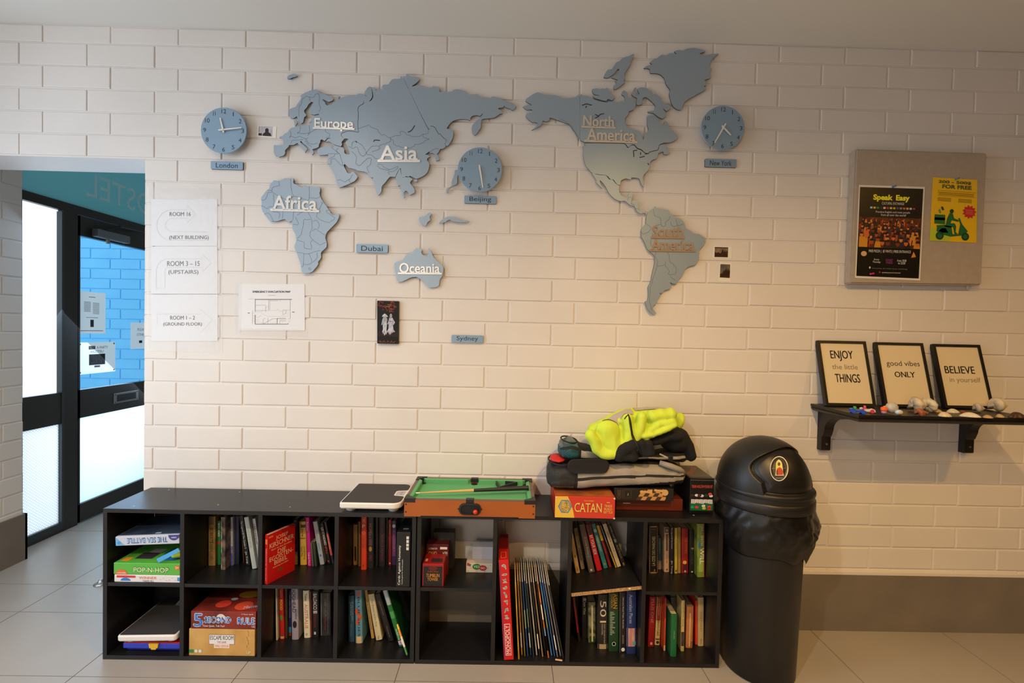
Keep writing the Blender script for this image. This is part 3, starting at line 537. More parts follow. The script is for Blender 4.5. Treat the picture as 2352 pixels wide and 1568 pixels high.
# evacuation map
q = tr('V','158,180 1005,180 1010,778 155,778'); m, P = room_sign('', q, [('EMERGENCY EVACUATION MAP',.50,.835,.57,.042)], [])
ux = P[1]-P[0]; uy = P[0]-P[3]; o = P[3]+Vector((0,-.0005,0)); at = lambda a, b: o+ux*a+uy*b
LNE = M((92,88,90), .6); LN2 = M((150,146,148), .6)
fp = lambda s: [at((a-155)/852, 1-(b-180)/598) for a, b in [tuple(map(float, p.split(','))) for p in s.split()]]
for s, w, mt in (("285,372 370,372",.0008,LN2),("368,377 845,377",.0028,LNE),("370,377 370,535",.0018,LNE),("822,377 822,515 730,515 730,575 770,555 770,515",.001,LNE),("548,377 548,520",.001,LNE),("565,395 700,395 700,380",.0006,LN2),("565,377 565,520 660,520 660,500",.0006,LN2),("375,452 505,452 505,535",.0008,LNE),("505,490 530,470 548,465",.0006,LN2),("370,520 540,520",.0008,LNE),("370,538 450,538 470,515",.0006,LN2),("660,500 690,528 730,528",.0006,LN2),("335,520 335,690",.001,LN2),("335,555 370,555",.0006,LN2),("335,588 370,588",.0006,LN2),("335,620 370,620",.0006,LN2),("335,655 370,655",.0006,LN2),("370,575 370,692",.0026,LNE),("370,695 800,695 800,680",.0024,LNE),("655,622 655,690",.002,LNE),("655,622 770,622",.0016,LNE),("480,690 600,625 650,625",.0008,LNE),("535,620 535,690",.0008,LNE),("375,600 410,610 430,590 450,585",.0006,LN2),("375,640 430,640",.0006,LN2),("375,665 440,668 480,690",.0006,LN2),("475,690 475,630 500,620",.0008,LNE),("690,655 770,655",.001,LN2),("690,640 770,640",.001,LN2),("690,655 690,690",.0008,LNE),("800,625 825,625 822,515",.0008,LNE),("800,640 825,655 805,672",.0006,LN2),("275,552 300,552",.003,LNE),("850,540 880,540",.003,LNE),("455,555 530,595 800,595 800,545",.0005,LN2),("530,325 635,325",.0012,LN2)):
    m.line(fp(s), w, NY, mt)
for k in range(6): m.line(fp(f"{575+16*k},395 {575+16*k},380"), .0005, NY, LN2)
for k in range(5): m.line(fp(f"{570+18*k},690 {570+18*k},672"), .0005, NY, LN2)
o_ = tag(m.build('evacuation_map'), 'white emergency evacuation map sheet with a floor plan', 'notice')
t = MB(); t.quad((P[0].x-.02,-.0026,P[3].z-.012),(P[0].x+.012,-.0026,P[3].z-.012),(P[0].x+.012,-.0026,P[0].z+.008),(P[0].x-.02,-.0026,P[0].z+.008), TAPE); t.quad((P[0].x,-.0027,P[3].z-.02),(P[1].x+.015,-.0027,P[3].z-.02),(P[1].x+.015,-.0027,P[3].z+.012),(P[0].x,-.0027,P[3].z+.012), TAPE); t.build('clear_tape', o_)
# black lacquer panel with two figures in inlay
q = tr('V','1940,393 2214,400 2209,950 1940,943'); P = on_wall(q, -.014); m = MB(); LAC = M((22,18,16), .5, spec=.25)
m.prism(P, (0,.014,0), LAC); ux = (P[1]-P[0]); uy = (P[0]-P[3]); o = P[3]+Vector((0,-.0005,0)); at = lambda a, b, y=0: o+ux*a+uy*b+Vector((0,-y,0))
NAC = M((196,200,206), .5, var=(90,.2), c2=(150,160,170)); NAC2 = M((206,200,212), .5, var=(90,.2), c2=(160,158,180)); NAC3 = M((150,150,150), .35)
RED1, ORG = M((150,44,18), .5), M((170,96,36), .5)
zz = lambda s: [((a-1940)/272, 1-(b-395)/552) for a, b in [tuple(map(float, p.split(','))) for p in s.split()]]
pl = lambda s, mt, y=0: m.add([at(a, b, y) for a, b in zz(s)], [list(range(len(s.split())))], mt)
pl("2000,600 2010,580 2035,558 2060,575 2080,598 2062,604 2050,600 2025,602", NAC); pl("2018,602 2058,602 2062,650 2020,660", NAC3); pl("2012,618 2020,615 2018,660 2002,705 1992,710 2002,660", NAC); pl("2060,615 2068,622 2068,660 2060,655", NAC)
pl("2020,655 2062,652 2065,700 2058,770 2066,800 2058,825 2028,840 2018,820 2002,800 2014,760 2010,700", NAC)
pl("2100,570 2112,558 2126,562 2130,580 2128,615 2100,615", NAC3); pl("2092,612 2136,610 2140,655 2096,662", NAC2); pl("2092,615 2086,650 2070,690 2078,700 2094,672", NAC2); pl("2136,612 2150,640 2168,672 2148,705 2136,690 2146,668", NAC2)
pl("2096,655 2140,655 2142,720 2150,770 2170,790 2140,800 2122,812 2102,836 2090,815 2066,790 2084,750 2086,700", NAC2)
rr = random.Random(3)
for i in range(34):
    a, b = rr.uniform(.08,.86), rr.uniform(.76,.985); l = [at(a+rr.uniform(-.1,.1)*k, b+.022*math.sin(k*2+i)+rr.uniform(-.015,.015), .0003) for k in range(3)]
    m.line(l, rr.uniform(.0008,.0026), NY, RED1 if rr.random() < .7 else ORG)
for i in range(16):
    a = .15+.042*i; m.line([at(a,.03,.0002), at(a+(a-.5)*.25,.055+.025*math.sin(i*1.7),.0002)], .0012, NY, ORG)
for i in range(14): m.line([at(.02+.07*i,.17,.0002), at(.05+.07*i,.27+.03*math.sin(i*2.1),.0002)], .002, NY, M((60,36,14), .5))
tag(m.build('lacquer_panel'), 'narrow black lacquer panel with two pearl figures under red leaves', 'picture')
# felt pinboard with two posters
YP = -.042
a = on_y(1966,347,YP); b = on_y(2268,655,YP); aa = on_y(1958,655,YP)
m = MB(); FELT = M((176,162,146), .9, bump=(300,.3), var=(40,.3), c2=(166,152,136))
tl, trr, br, bl = on_y(1967,341,YP), on_y(2269,351,YP), on_y(2256,655,YP), on_y(1953,651,YP)
bm_ = bmesh.new(); vs = [bm_.verts.new(p) for p in (tl,trr,br,bl)]; f = bm_.faces.new(vs); e = bmesh.ops.extrude_face_region(bm_, geom=[f]); bmesh.ops.translate(bm_, vec=(0,-YP,0), verts=[v for v in e['geom'] if isinstance(v, bmesh.types.BMVert)])
bmesh.ops.bevel(bm_, geom=[ed for ed in bm_.edges], offset=.006, segments=2, affect='EDGES'); m.bm(bm_, FELT)
tag(m.build('pinboard'), 'square grey-beige felt pinboard with two posters pinned on', 'pinboard')
def poster(q, Y, mt, curl=.0):
    P = [on_y(x, y, Y) for x, y in q]; m = MB(); m.prism(P, (0,.0008,0), mt); o = P[3]+Vector((0,-.0005,0)); ux = P[1]-P[0]; uy = P[0]-P[3]
    sk = (P[2]-P[3])-ux
    at = lambda a, b, y=0: o+(ux+sk*(1-b))*a+uy*b+Vector((0,-y,0))
    return m, at, ux, uy
m, at, ux, uy = poster(tr('P','232,455 890,475 842,1412 192,1385'), YP-.002, M((228,222,214), .4))
un, vn = ux.normalized(), uy.normalized(); W_, H_ = ux.length, uy.length
BK = M((20,17,15), .3); quadp = lambda a0,a1,b0,b1,mt,y=.0002: m.add([at(a0,b0,y),at(a1,b0,y),at(a1,b1,y),at(a0,b1,y)], [(0,1,2,3)], mt)
quadp(.015,.975,.022,.978, BK)
CROWD = M((120,56,18), .4, var=(22,.16), c2=(22,15,16)); quadp(.015,.975,.335,.66, CROWD, .0004)
tx = lambda s, a, b, w, h, mt, y=.0007, sf=False: m.text(s, at(a,b,y), un, vn, W_*w, H_*h, mt, sf)
YEL = M((238,232,40), .4); PW_ = M((226,222,214), .4)
for s, a, w in (('Speak',.37,.30),('Easy',.67,.21)):
    m.text(s, at(a,.866,.0007), un, vn, W_*w, H_*.078, YEL, bold=.045)
tx('CULTURAL EXCHANGE',.525,.812,.34,.028,PW_); tx('Practice English and meet people',.53,.716,.52,.026,PW_); tx('from all over the world!',.54,.688,.38,.024,PW_)
for i, c in enumerate([(170,200,225),(220,190,60),(60,140,70),(50,40,70),(220,200,200),(190,60,50),(210,200,120),(210,170,40),(80,90,120),(150,140,160),(210,110,50),(220,160,150),(200,200,200),(160,60,60)]): quadp(.18+.05*i,.215+.05*i,.752,.772, M(c,.4), .0006)
rr = random.Random(5); SKN = [M((206,104,50), .45), M((170,74,34), .45), M((216,130,70), .45), M((120,50,26), .45)]; CLT = [M((206,140,34), .5), M((150,34,22), .5), M((34,28,36), .5), M((52,44,62), .5), M((150,84,34), .5), M((24,19,21), .5), M((30,24,26), .5)]
for r in range(7):
    nk = 13-r
    for k in range(nk):
        b = .632-.040*r+rr.uniform(-.012,.012); a = .04+(k+rr.uniform(.0,.8))*(.93/nk); s = .010+.0034*r
        if a > .945: continue
        y = .0006+.00010*r; cl = rr.choice(CLT)
        if b-s*2.2 > .345: m.add([at(max(.016,a-s*1.9),max(.337,b-s*4),y),at(min(.974,a+s*1.9),max(.337,b-s*4),y),at(a+s*1.2,b-s*.8,y),at(a-s*1.2,b-s*.8,y)], [(0,1,2,3)], cl)
        m.disc(at(a,b,y+.00004), un, vn, W_*s*1.05, H_*s*1.05, rr.choice(SKN), 12)
        m.disc(at(a+s*.1,b+s*.4,y+.00007), un, vn, W_*s*1.08, H_*s*.72, M((26,16,14), .5), 12, -.3, PI+.2)
        if rr.random() < .25 and b-s*2 > .36 and a < .9: m.line([at(a+s*1.5,b-s*2,y), at(a+s*2.0,b+s*1.2,y)], .004+.001*r, NY, rr.choice(SKN))
quadp(.03,.16,.337,.45, CLT[0], .0014); m.disc(at(.14,.475,.0016), un, vn, W_*.04, H_*.04, SKN[0], 18)
tx('FREE PIZZA |  $7 PINTS | FREE ENTRANCE',.51,.295,.64,.036,PW_)
m.disc(at(.115,.265,.0008), un, vn, W_*.045, H_*.028, M((214,170,120), .5), 14); m.add([at(.84,.24,.0008),at(.915,.25,.0008),at(.875,.305,.0008)], [(0,1,2)], M((220,140,50), .5))
tx('Every',.315,.205,.08,.022,PW_); tx('Thursday',.315,.178,.12,.024,PW_); tx('SUNSET',.51,.205,.11,.022,M((150,70,140), .5)); tx('VIBES',.51,.178,.10,.024,M((150,70,140), .5)); tx('from 18:00',.70,.205,.14,.024,PW_); tx('to 22:00',.70,.178,.11,.024,PW_)
m.disc(at(.215,.118,.0008), un, vn, W_*.012, H_*.012, PW_, 12); tx('Universal Bar, 221 William Street, Northbridge',.52,.112,.54,.014,M((140,134,128), .5)); m.disc(at(.37,.072,.0008), un, vn, W_*.016, H_*.010, M((150,30,30), .5), 12); tx('speakeasyinternational',.545,.070,.28,.016,PW_)
tag(m.build('poster'), 'black Speak Easy event poster with a crowd photo on the pinboard', 'poster')
m, at, ux, uy = poster(tr('P','972,378 1415,405 1405,1035 938,1012'), YP-.002, M((236,190,28), .22, coat=.3)); un, vn = ux.normalized(), uy.normalized(); W_, H_ = ux.length, uy.length
NAV = M((62,82,60), .4); m.text('200 - 500$', at(.49,.935,.0007), un, vn, W_*.74, H_*.052, NAV, bold=.03); m.text('FOR FREE', at(.54,.865,.0007), un, vn, W_*.66, H_*.062, NAV, bold=.03)
BR_ = M((150,110,20), .5)
for b in (.77,.745): m.line([at(.14,b,.0006),at(.92,b-.01,.0006)], .003, NY, BR_)
m.line([at(.12,.80,.0006),at(.97,.79,.0006),at(.97,.715,.0006),at(.12,.72,.0006),at(.12,.80,.0006)], .0012, NY, BR_)
for k in range(4): m.line([at(.12,.685-.016*k,.0006),at(.42,.682-.016*k,.0006)], .0018, NY, BR_); m.line([at(.58,.68-.016*k,.0006),at(.88,.676-.016*k,.0006)], .0018, NY, BR_)
sp = lambda s: [at((a-938-(1035-b)*.03)/458, 1-(b-385-(a-938)*.05)/640, .0006) for a, b in [tuple(map(float, p.split(','))) for p in s.split()]]
GR, GR2, RD = M((24,104,50), .4), M((14,62,34), .4), M((196,40,44), .4)
quadp(.0,.42,.0,.20, M((186,200,50), .3), .0003)
star = []
for k in range(22):
    a = 2*PI*k/22; r = 72 if k % 2 == 0 else 52; star.append(f'{1327+r*math.cos(a):.0f},{735+r*math.sin(a):.0f}')
m.add(sp(' '.join(star)), [list(range(22))], RD)
for k in range(3): m.line([p+Vector((0,-.0004,0)) for p in sp(f'1290,{715+18*k} 1365,{722+18*k}')], .0016, NY, M((230,160,140), .5))
for s, mt in (("980,760 1085,765 1085,860 978,852",GR),("980,790 1085,795 1085,820 980,815",GR2),("1042,685 1060,680 1075,715 1055,720",GR2),("1015,715 1035,705 1045,745 1030,750",M((90,150,80), .4)),("1000,870 1080,865 1150,890 1160,960 1215,965 1235,860 1215,800 1230,795 1255,860 1310,930 1290,955 1240,975 1140,985 1060,965 1000,930 1005,890",GR),("1020,930 1050,900 1090,900 1118,945 1060,945",RD),("1130,745 1160,750 1175,800 1225,820 1215,835 1150,820 1140,850 1180,850 1195,880 1190,940 1215,960 1180,965 1165,890 1090,870 1105,800",GR),("1075,870 1150,880 1150,895 1085,885",GR2)): m.add(sp(s), [list(range(len(s.split())))], mt)
for cx, cy, r in ((1032,975,40),(1284,985,38),(1150,728,20)):
    for rr_, mt, yy in ((r,GR2,.0004),(r*.6,GR,.0007)) if r > 25 else ((r,GR2,.0004),):
        p = sp(f'{cx},{cy}')[0]+Vector((0,-yy,0)); m.disc(p, un, vn, rr_/4.355*.00198, rr_/4.355*.00198, mt, 20)
tag(m.build('poster'), 'yellow poster with a green delivery scooter on the pinboard', 'poster')
def pushpin(label, x, y, c):
    p = on_y(x, y, YP-.003); m = MB(); mt = M(c, .3); m.tube([p+Vector((0,.0004,0)), p+Vector((0,-.003,0)), p+Vector((.002,-.012,.001)), p+Vector((.002,-.013,.001))], [.005,.003,.003,.0045], mt, 12)
    tag(m.build('push_pin'), label, 'push pin', 'push pins on the pinboard')
pushpin('blue push pin at the top of the black event poster', 2051, 429, (60,120,170)); pushpin('blue push pin at the top of the yellow scooter poster', 2195, 411.5, (90,130,150)); pushpin('pink push pin near the bottom of the black event poster', 2000, 629, (200,50,100))
# ================================================================== the two cube shelf units
YS = -.258; ZS = .611; BT = .0165; ZM = .311        # front, height, board, top of the middle shelves
SHB = M((21,20,22), .36, spec=.5, bump=(400,.03)); SHI = M((19,18,19), .5); CHIP = M((196,158,108), .8, var=(160,.2), c2=(140,100,58), bump=(250,.3)); PEG = M((190,186,178), .5)
XA = [.602,.908,1.2185,1.5236,1.8335]; XB = [1.8545,2.160,2.463,2.767,3.0745]; DV = .0165
def unit(label, X, back, skip):
    t = thing('cube_shelf', label, 'shelf unit', ((X[0]+X[4])/2,YS/2,0), 'cube shelf units')
    m = MB(); m.box((X[0],YS,ZS-BT),(X[4]+DV,-.013,ZS), SHB, .0008)
    for k, (px, py) in enumerate([(.1,-.23),(.1,-.04),(.42,-.20),(.42,-.05),(.72,-.21),(.95,-.04),(1.13,-.22)]): m.disc((X[0]+px,py,ZS+.0003), UX, (0,1,0), .0035, .0035, PEG, 10)
    m.build('top_board', t)
    m = MB(); m.box((X[0],YS,0),(X[4]+DV,-.013,BT), SHB, .0008); m.build('bottom_board', t)
    for i in range(5):
        m = MB(); m.box((X[i],YS,BT),(X[i]+DV,-.013,ZS-BT), SHB, .0006); m.build('side_panel' if i in (0,4) else 'divider', t)
    for i in range(4):
        if i in skip: continue
        m = MB(); m.box((X[i]+DV,YS+.002,ZM-.0135),(X[i+1],-.013,ZM), SHB, .0006); m.build('shelf', t)
    if back:
        m = MB(); m.box((X[0]+DV,-.0128,BT),(X[4],-.0118,ZS-BT), SHI); m.build('back_panel', t)
    return t
unit('left black cube shelf unit with board games and books, beside the doorway', XA, True, ())
UB = unit('right black cube shelf unit with the tall red game box, beside the bin', XB, False, (1,2))
# the loose shelf in the third cubby of the right unit tilts, its raw chipboard edge to the front
ZTL, ZTR = .2995, .3345
tilt = math.atan2(ZTR-ZTL, XB[3]-XB[2]-DV)
m = MB(); L_ = (XB[3]-XB[2]-DV-.003)
m.T = Matrix.Translation((XB[2]+DV+.0015,0,ZTL)) @ Matrix.Rotation(-tilt, 4, 'Y')
Lh = (XB[3]-XB[2]-DV-.003)/math.cos(tilt)-.001
m.box((0,YS,-.0140),(Lh,-.013,0), SHI); m.add([(0,YS-.0004,-.014),(Lh,YS-.0004,-.014),(Lh,YS-.0004,0),(0,YS-.0004,0)], [(0,1,2,3)], CHIP); m.disc((Lh*.83,YS-.0008,-.0055), UX, UZ, .0045,.0035, M((230,226,216), .5), 12)
m.build('shelf', UB)['label'] = 'tilted shelf board with raw chipboard front edge'

# ------------------------------------------------------------------ books
PG = M((206,190,158), .8, var=(90,.3), c2=(176,156,120))
def cm(c, r=.45, v=None, c2=None): return M(c, r, var=v, c2=c2)
_prev = {}
def book(label, grp, q, zs, cov, deco=(), depth=.115, ymin=None, back=-.016, ztop=None, name='paperback_book', rotz=0.0, hard=False, front=None):
    """q = (x bottom left, x bottom right, y bottom, x top left, y top) of the spine in the photograph; stands on z = zs"""
    xbl, xbr, yb, xtl, yt = q
    z0 = ZTL+.012 if callable(zs) else zs
    for _ in range(4):
        p = on_z((xbl+xbr)/2, yb, z0)
        if callable(zs): z0 = zs(p.x)
    Y = max(YS+.004, min(p.y, -.085)) if ymin is None else ymin
    A = on_y(xbl, yb, Y); B = on_y(xbr, yb, Y)
    if callable(zs): z0 = zs(A.x)+.0004
    Tp = on_y(xtl, yt, Y)
    dx = Tp.x-A.x; hz = Tp.z-z0; lean = math.atan2(dx, hz); h = math.hypot(dx, hz)
    t = max(.004, (B.x-A.x)*math.cos(lean)-.0006); d = min(depth, back-Y)
    if lean <= 0.02:                           # stand clear of the neighbour on the left
        pv = _prev.get(grp)
        if pv:
            zz = min(h, pv[2]); dl = max(pv[0]-A.x, pv[0]+zz*math.tan(pv[1])-A.x-zz*math.tan(lean))+.0004
            if dl > 0: A.x += dl; t = max(.0035, t-dl*math.cos(lean))
            if lean > 0: B.x = A.x+t/math.cos(lean)
    XX = XA if A.x < XA[4] else XB; ci = max(i for i in range(4) if i == 0 or XX[i] < (A.x+B.x)/2); l0, r0 = XX[ci]+DV+.0006, XX[ci+1]-.0006
    if lean <= 0.02:
        mv = max(l0-A.x, l0-(A.x+h*math.sin(lean)), 0); A.x += mv; t = max(.0035, t-mv)
        t = max(.0035, min(t, (r0-A.x)*math.cos(lean)))
    else: B.x = min(B.x, r0, r0-h*math.sin(lean))
    _prev[grp] = ((A.x+t/math.cos(lean)) if lean <= 0 else B.x, lean, h)
    lim = (ZS-BT if z0 > .25 else ZM-.0135)-.0016
    if grp.startswith('books under the tilted'): lim = ZTL-.0165+max(0, A.x-XB[2]-DV)*math.tan(tilt)
    h = min(h, (lim-z0-t*abs(math.sin(lean)))/math.cos(lean))
    piv = Vector((A.x, Y, z0+.0004)) if lean <= 0 else Vector((B.x, Y, z0+.0004))
    Mx = Matrix.Translation(piv) @ Matrix.Rotation(rotz, 4, 'Z') @ Matrix.Rotation(lean, 4, 'Y') @ Matrix.Translation((0 if lean <= 0 else -t, 0, 0))
    o = thing(name, label, 'book', piv, grp, (0,0,0))
    cv = cov if isinstance(cov, bpy.types.Material) else cm(cov)
    c = MB(); c.T = Mx; w = .0012 if not hard else .0025
    w = min(w, t*.3)
    n = 6                                      # slightly rounded spine
    prof = [(t*(.5-.5*math.cos(PI*i/n)), -min(.0035,t*.12)*math.sin(PI*i/n)) for i in range(n+1)]
    outer = [(0,d)]+[(x,y+.0035) for x,y in prof]+[(t,d)]; inner = [(t-w,d)]+[(t-w,.006),(w,.006)]+[(w,d)]
    pr = outer+inner; k = len(pr); vs = [(x,y,0) for x,y in pr]+[(x,y,h) for x,y in pr]
    fs = [(i,(i+1)%k,k+(i+1)%k,k+i) for i in range(k)]
    c.add(vs, fs+[list(range(k))[::-1], list(range(k,2*k))], cv)
    sp = lambda x, z, e=.0006: Vector((x, -min(.0035,t*.12)*math.sin(math.acos(max(-1,min(1,1-2*x/t))))+.0035-e, z))
    for dd in deco:
        if dd[0] == 'b':                       # ('b', z0, z1, colour[, x0, x1])
            _, z0_, z1_, cc = dd[:4]; x0, x1 = (dd[4], dd[5]) if len(dd) > 4 else (0, 1)
            mt = cc if isinstance(cc, bpy.types.Material) else cm(cc); xs = [x0+(x1-x0)*i/5 for i in range(6)]
            vs = [sp(t*x, h*z0_, .0003) for x in xs]+[sp(t*x, h*z1_, .0003) for x in xs]
            c.add(vs, [(i,i+1,7+i,6+i) for i in range(5)], mt)
        elif dd[0] in 'tu':                    # ('t', text, zc, len, width, colour[, serif, xc]) reading down; 'u' reading up
            _, s, zc, ln, wd_, cc = dd[:6]; sf = dd[6] if len(dd) > 6 else False; xc = dd[7] if len(dd) > 7 else .5
            q_ = 1 if dd[0] == 't' else -1
            y_ = min(sp(t*x,0).y for x in (xc-wd_/2, xc, xc+wd_/2))
            c.text(s, (t*xc, y_-.0002, h*zc), (0,0,-q_), (q_,0,0), h*ln, t*wd_, cm(cc), sf)
        elif dd[0] == 'h':                     # ('h', text, zc, w, hfrac, colour) upright text across the spine
            _, s, zc, w_, hh, cc = dd[:6]; y_ = min(sp(t*x,0).y for x in (.5-w_/2,.5,.5+w_/2))
            c.text(s, (t*.5, y_-.0002, h*zc), (1,0,0), (0,0,1), t*w_, h*hh, cm(cc))
        elif dd[0] == 'd':                     # ('d', xc, zc, rx, rz, colour)
            _, xc, zc, rx, rz, cc = dd; c.disc((t*xc, sp(t*xc,0).y-.0001, h*zc), UX, UZ, t*rx, h*rz, cm(cc), 18)
    c.build('cover', o, fix=False)
    if t > w*2+.001:
        g_ = MB(); g_.T = Mx; g_.box((w,.006,.0012 if not hard else .003),(t-w,d-.001,h-(.0012 if not hard else .003)), PG); g_.build('page_block', o)
    return o, Mx, t, d, h
Z1, Z0 = ZM, BT
W_ = (226,222,214); K_ = (24,23,25); GD = (200,166,70)
G12 = 'books in the upper second cubby of the left unit'; n12 = ', upper second cubby of left unit'
B = book
B('gold paperback at the left'+n12, G12, (477.8,493.6,1299,478,1186), Z1, cm((176,144,84),.45,(30,.25),(120,92,46)), [('b',.83,1,(110,84,60)),('t','ROBERTS',.62,.30,.5,(70,50,30),True),('t','CHASING STARS',.30,.38,.45,(90,64,34),True)])
B('thin green paperback with a red band'+n12, G12, (498.8,506,1297.3,498.8,1197), Z1, (24,120,52), [('b',.47,.53,(200,40,36)),('t','ROLAND',.80,.3,.6,(230,230,220))])
B('grey brown collage paperback standing forward'+n12, G12, (506.8,516.5,1309,506.8,1188), Z1, cm((128,112,100),.5,(26,.12),(40,36,36)), [('b',0,1,cm((216,206,190),.5,(60,.15),(120,110,110)),0,.25),('t','FREUD',.2,.2,.2,(60,50,50),False,.12)])
B('white to blue paperback with red script'+n12, G12, (521,534,1299,520.2,1188), Z1, (196,194,206), [('b',0,.25,(66,88,176)),('b',.25,.4,(120,128,186)),('t','MORE WEALTH',.70,.50,.42,(110,104,110),True),('t','without Taking Risks',.26,.40,.35,(170,60,80))])
B('navy blue paperback in shade'+n12, G12, (535,548.5,1296,534.5,1186), Z1, (26,30,60))
B('brown paperback leaning right'+n12, G12, (549.8,558.5,1291,545,1206), Z1, (112,62,30))
B('black paperback with vertical white title, leaning'+n12, G12, (564,574.4,1299,547,1186), Z1, K_, [('t','The Legend Of The Condor 2',.62,.56,.5,(226,226,222)),('t','Jin Yong',.16,.24,.5,(226,226,222))], depth=.13)
B('pale grey-green paperback leaning right'+n12, G12, (578.6,589.5,1307,559.5,1189), Z1, (186,192,182), [('t','MOTHER',.6,.4,.45,(150,160,150))])
G13 = 'books in the upper third cubby of the left unit'; n13 = ', upper third cubby of left unit'
B('white LEADERSHIP paperback leaning on the divider'+n12, G12, (591.2,600.8,1303,576,1192), Z1, (206,200,202), [('t','LEADERSHIP',.68,.42,.5,(40,38,40))])
B('black paperback with cream lower pages'+n13, G13, (673,683.4,1296.5,672.2,1193), Z1, (38,34,32), [('b',0,.28,(150,128,90)),('t','ROWE',.9,.14,.5,(150,146,140))])
B('mustard yellow paperback'+n13, G13, (689,704.8,1297.6,686.2,1198), Z1, (206,166,60), [('b',.60,.63,(150,90,40)),('b',.86,.93,(60,50,40),.3,.95),('t','Brown Sugar',.74,.18,.35,(90,64,30)),('t','Taste The',.32,.24,.3,(110,80,30),False,.35),('t','surprising',.28,.3,.3,(110,80,30),False,.7)])
B('bright magenta paperback, tallest'+n13, G13, (706.4,715,1301,700.9,1189), Z1, (196,18,130), [('t','Brockhaus',.82,.18,.5,(240,190,220)),('t','Celinda Mund',.16,.26,.5,(240,200,226))])
B('small grey booklet beside the magenta paperback'+n13, G13, (715.8,720.2,1301.5,711.6,1247), Z1, (96,96,92), depth=.09)
B('small dark green booklet beside the grey booklet'+n13, G13, (720.8,727.5,1301,715.4,1246), Z1, (60,66,46), depth=.09)
B('pale grey Frank paperback leaning left'+n13, G13, (734.6,745,1297.6,718,1199), Z1, (176,180,184), [('t','Frank',.68,.22,.5,(120,160,160)),('t','OSHO',.42,.18,.5,(70,150,190)),('b',.19,.24,(60,130,200),.3,.7)])
B('black paperback with white and red title, leaning left'+n13, G13, (752.0,760,1292,734,1203), Z1, (24,22,24), [('t','LES STANDARD',.68,.44,.7,(230,226,214)),('t','SPILL',.34,.2,.6,(226,70,60)),('b',.04,.08,(200,70,50),.2,.6)], depth=.09)
B('dark paperback with an orange triangle, leaning left'+n13, G13, (761.6,767.2,1292,743.5,1199), Z1, (44,36,38), [('b',.2,.72,(206,86,60)),('t','Prophets and kings',.55,.4,.45,(236,220,210))], depth=.09)
# the red book turned so that its front cover shows
p0, p1, p2 = on_y(605.2,1338,YS+.006), on_y(614.5,1338.6,YS+.006), None
hz = on_y(605.5,1229,YS+.006).z-Z1
o = thing('paperback_book', 'red paperback turned to show its front cover, upper third cubby of left unit', 'book', (p0.x,p0.y,Z1), G13)
ca = on_z(677,1308.5,Z1); dirc = Vector((ca.x-p1.x, ca.y-p1.y, 0)); cl = min(dirc.length, .128); dirc.normalize()
nrm = Vector((dirc.y,-dirc.x,0)); t_ = p1.x-p0.x; t_ = .0155
RDB = M((190,22,20), .35); c = MB(); base = Vector((p1.x,p1.y,Z1+.0006)); hh = hz
def slab(mb, n0, n1, a0, a1, z0, z1, mt):
    P = [base+dirc*a+nrm*n+Vector((0,0,z)) for z in (z0,z1) for a, n in ((a0,n0),(a1,n0),(a1,n1),(a0,n1))]
    mb.add(P, [(0,3,2,1),(4,5,6,7),(0,1,5,4),(1,2,6,5),(2,3,7,6),(3,0,4,7)], mt)
slab(c, -.0012, 0, 0, cl, 0, hh, RDB); slab(c, -t_, -t_+.0012, 0, cl, 0, hh, RDB); slab(c, -t_, 0, -.0012, 0, 0, hh, RDB)
uf = dirc; of = base+nrm*.0004; CR = M((224,190,150), .5)
fl_ = lambda a, z: of+dirc*(cl*a)+Vector((0,0,hh*z))
for s, a, z, w, h2 in (('JOSEF',.50,.86,.44,.095),('KIRSCHNER',.50,.755,.90,.095),('DIE',.50,.575,.30,.085),('EGOISTEN-',.49,.475,.86,.09),('BIBEL',.47,.37,.48,.085)): c.text(s, fl_(a,z), uf, UZ, cl*w, hh*h2, CR, True)
c.text('Besser ich, denn die anderen', fl_(.5,.66), uf, UZ, cl*.75, hh*.04, CR); c.text('Anleitung furs Leben', fl_(.46,.28), uf, UZ, cl*.56, hh*.04, CR); c.disc(fl_(.46,.18), uf, UZ, .013, .006, M((110,80,30), .5), 14)
c.rect(fl_(.10,.94), uf, UZ, cl*.16, hh*.035, M((214,110,50), .5))
ps = base-nrm*t_-dirc*.0016; us = nrm
for s, z, ln in (('JOSEF KIRSCHNER',.20,.28),('DIE EGOISTENBIBEL',.55,.36)): c.text(s, base-nrm*(t_/2)-dirc*.0017+Vector((0,0,hh*z)), UZ, -nrm, hh*ln, t_*.4, M((236,160,130), .5))
c.rect(base-nrm*(t_/2)-dirc*.0016+Vector((0,0,hh*.86)), nrm, UZ, t_*.7, hh*.1, M((226,120,50), .5))
c.build('cover', o); g_ = MB(); slab(g_, -t_+.0013, -.0013, .0005, cl-.001, .001, hh-.0012, PG); g_.build('page_block', o)

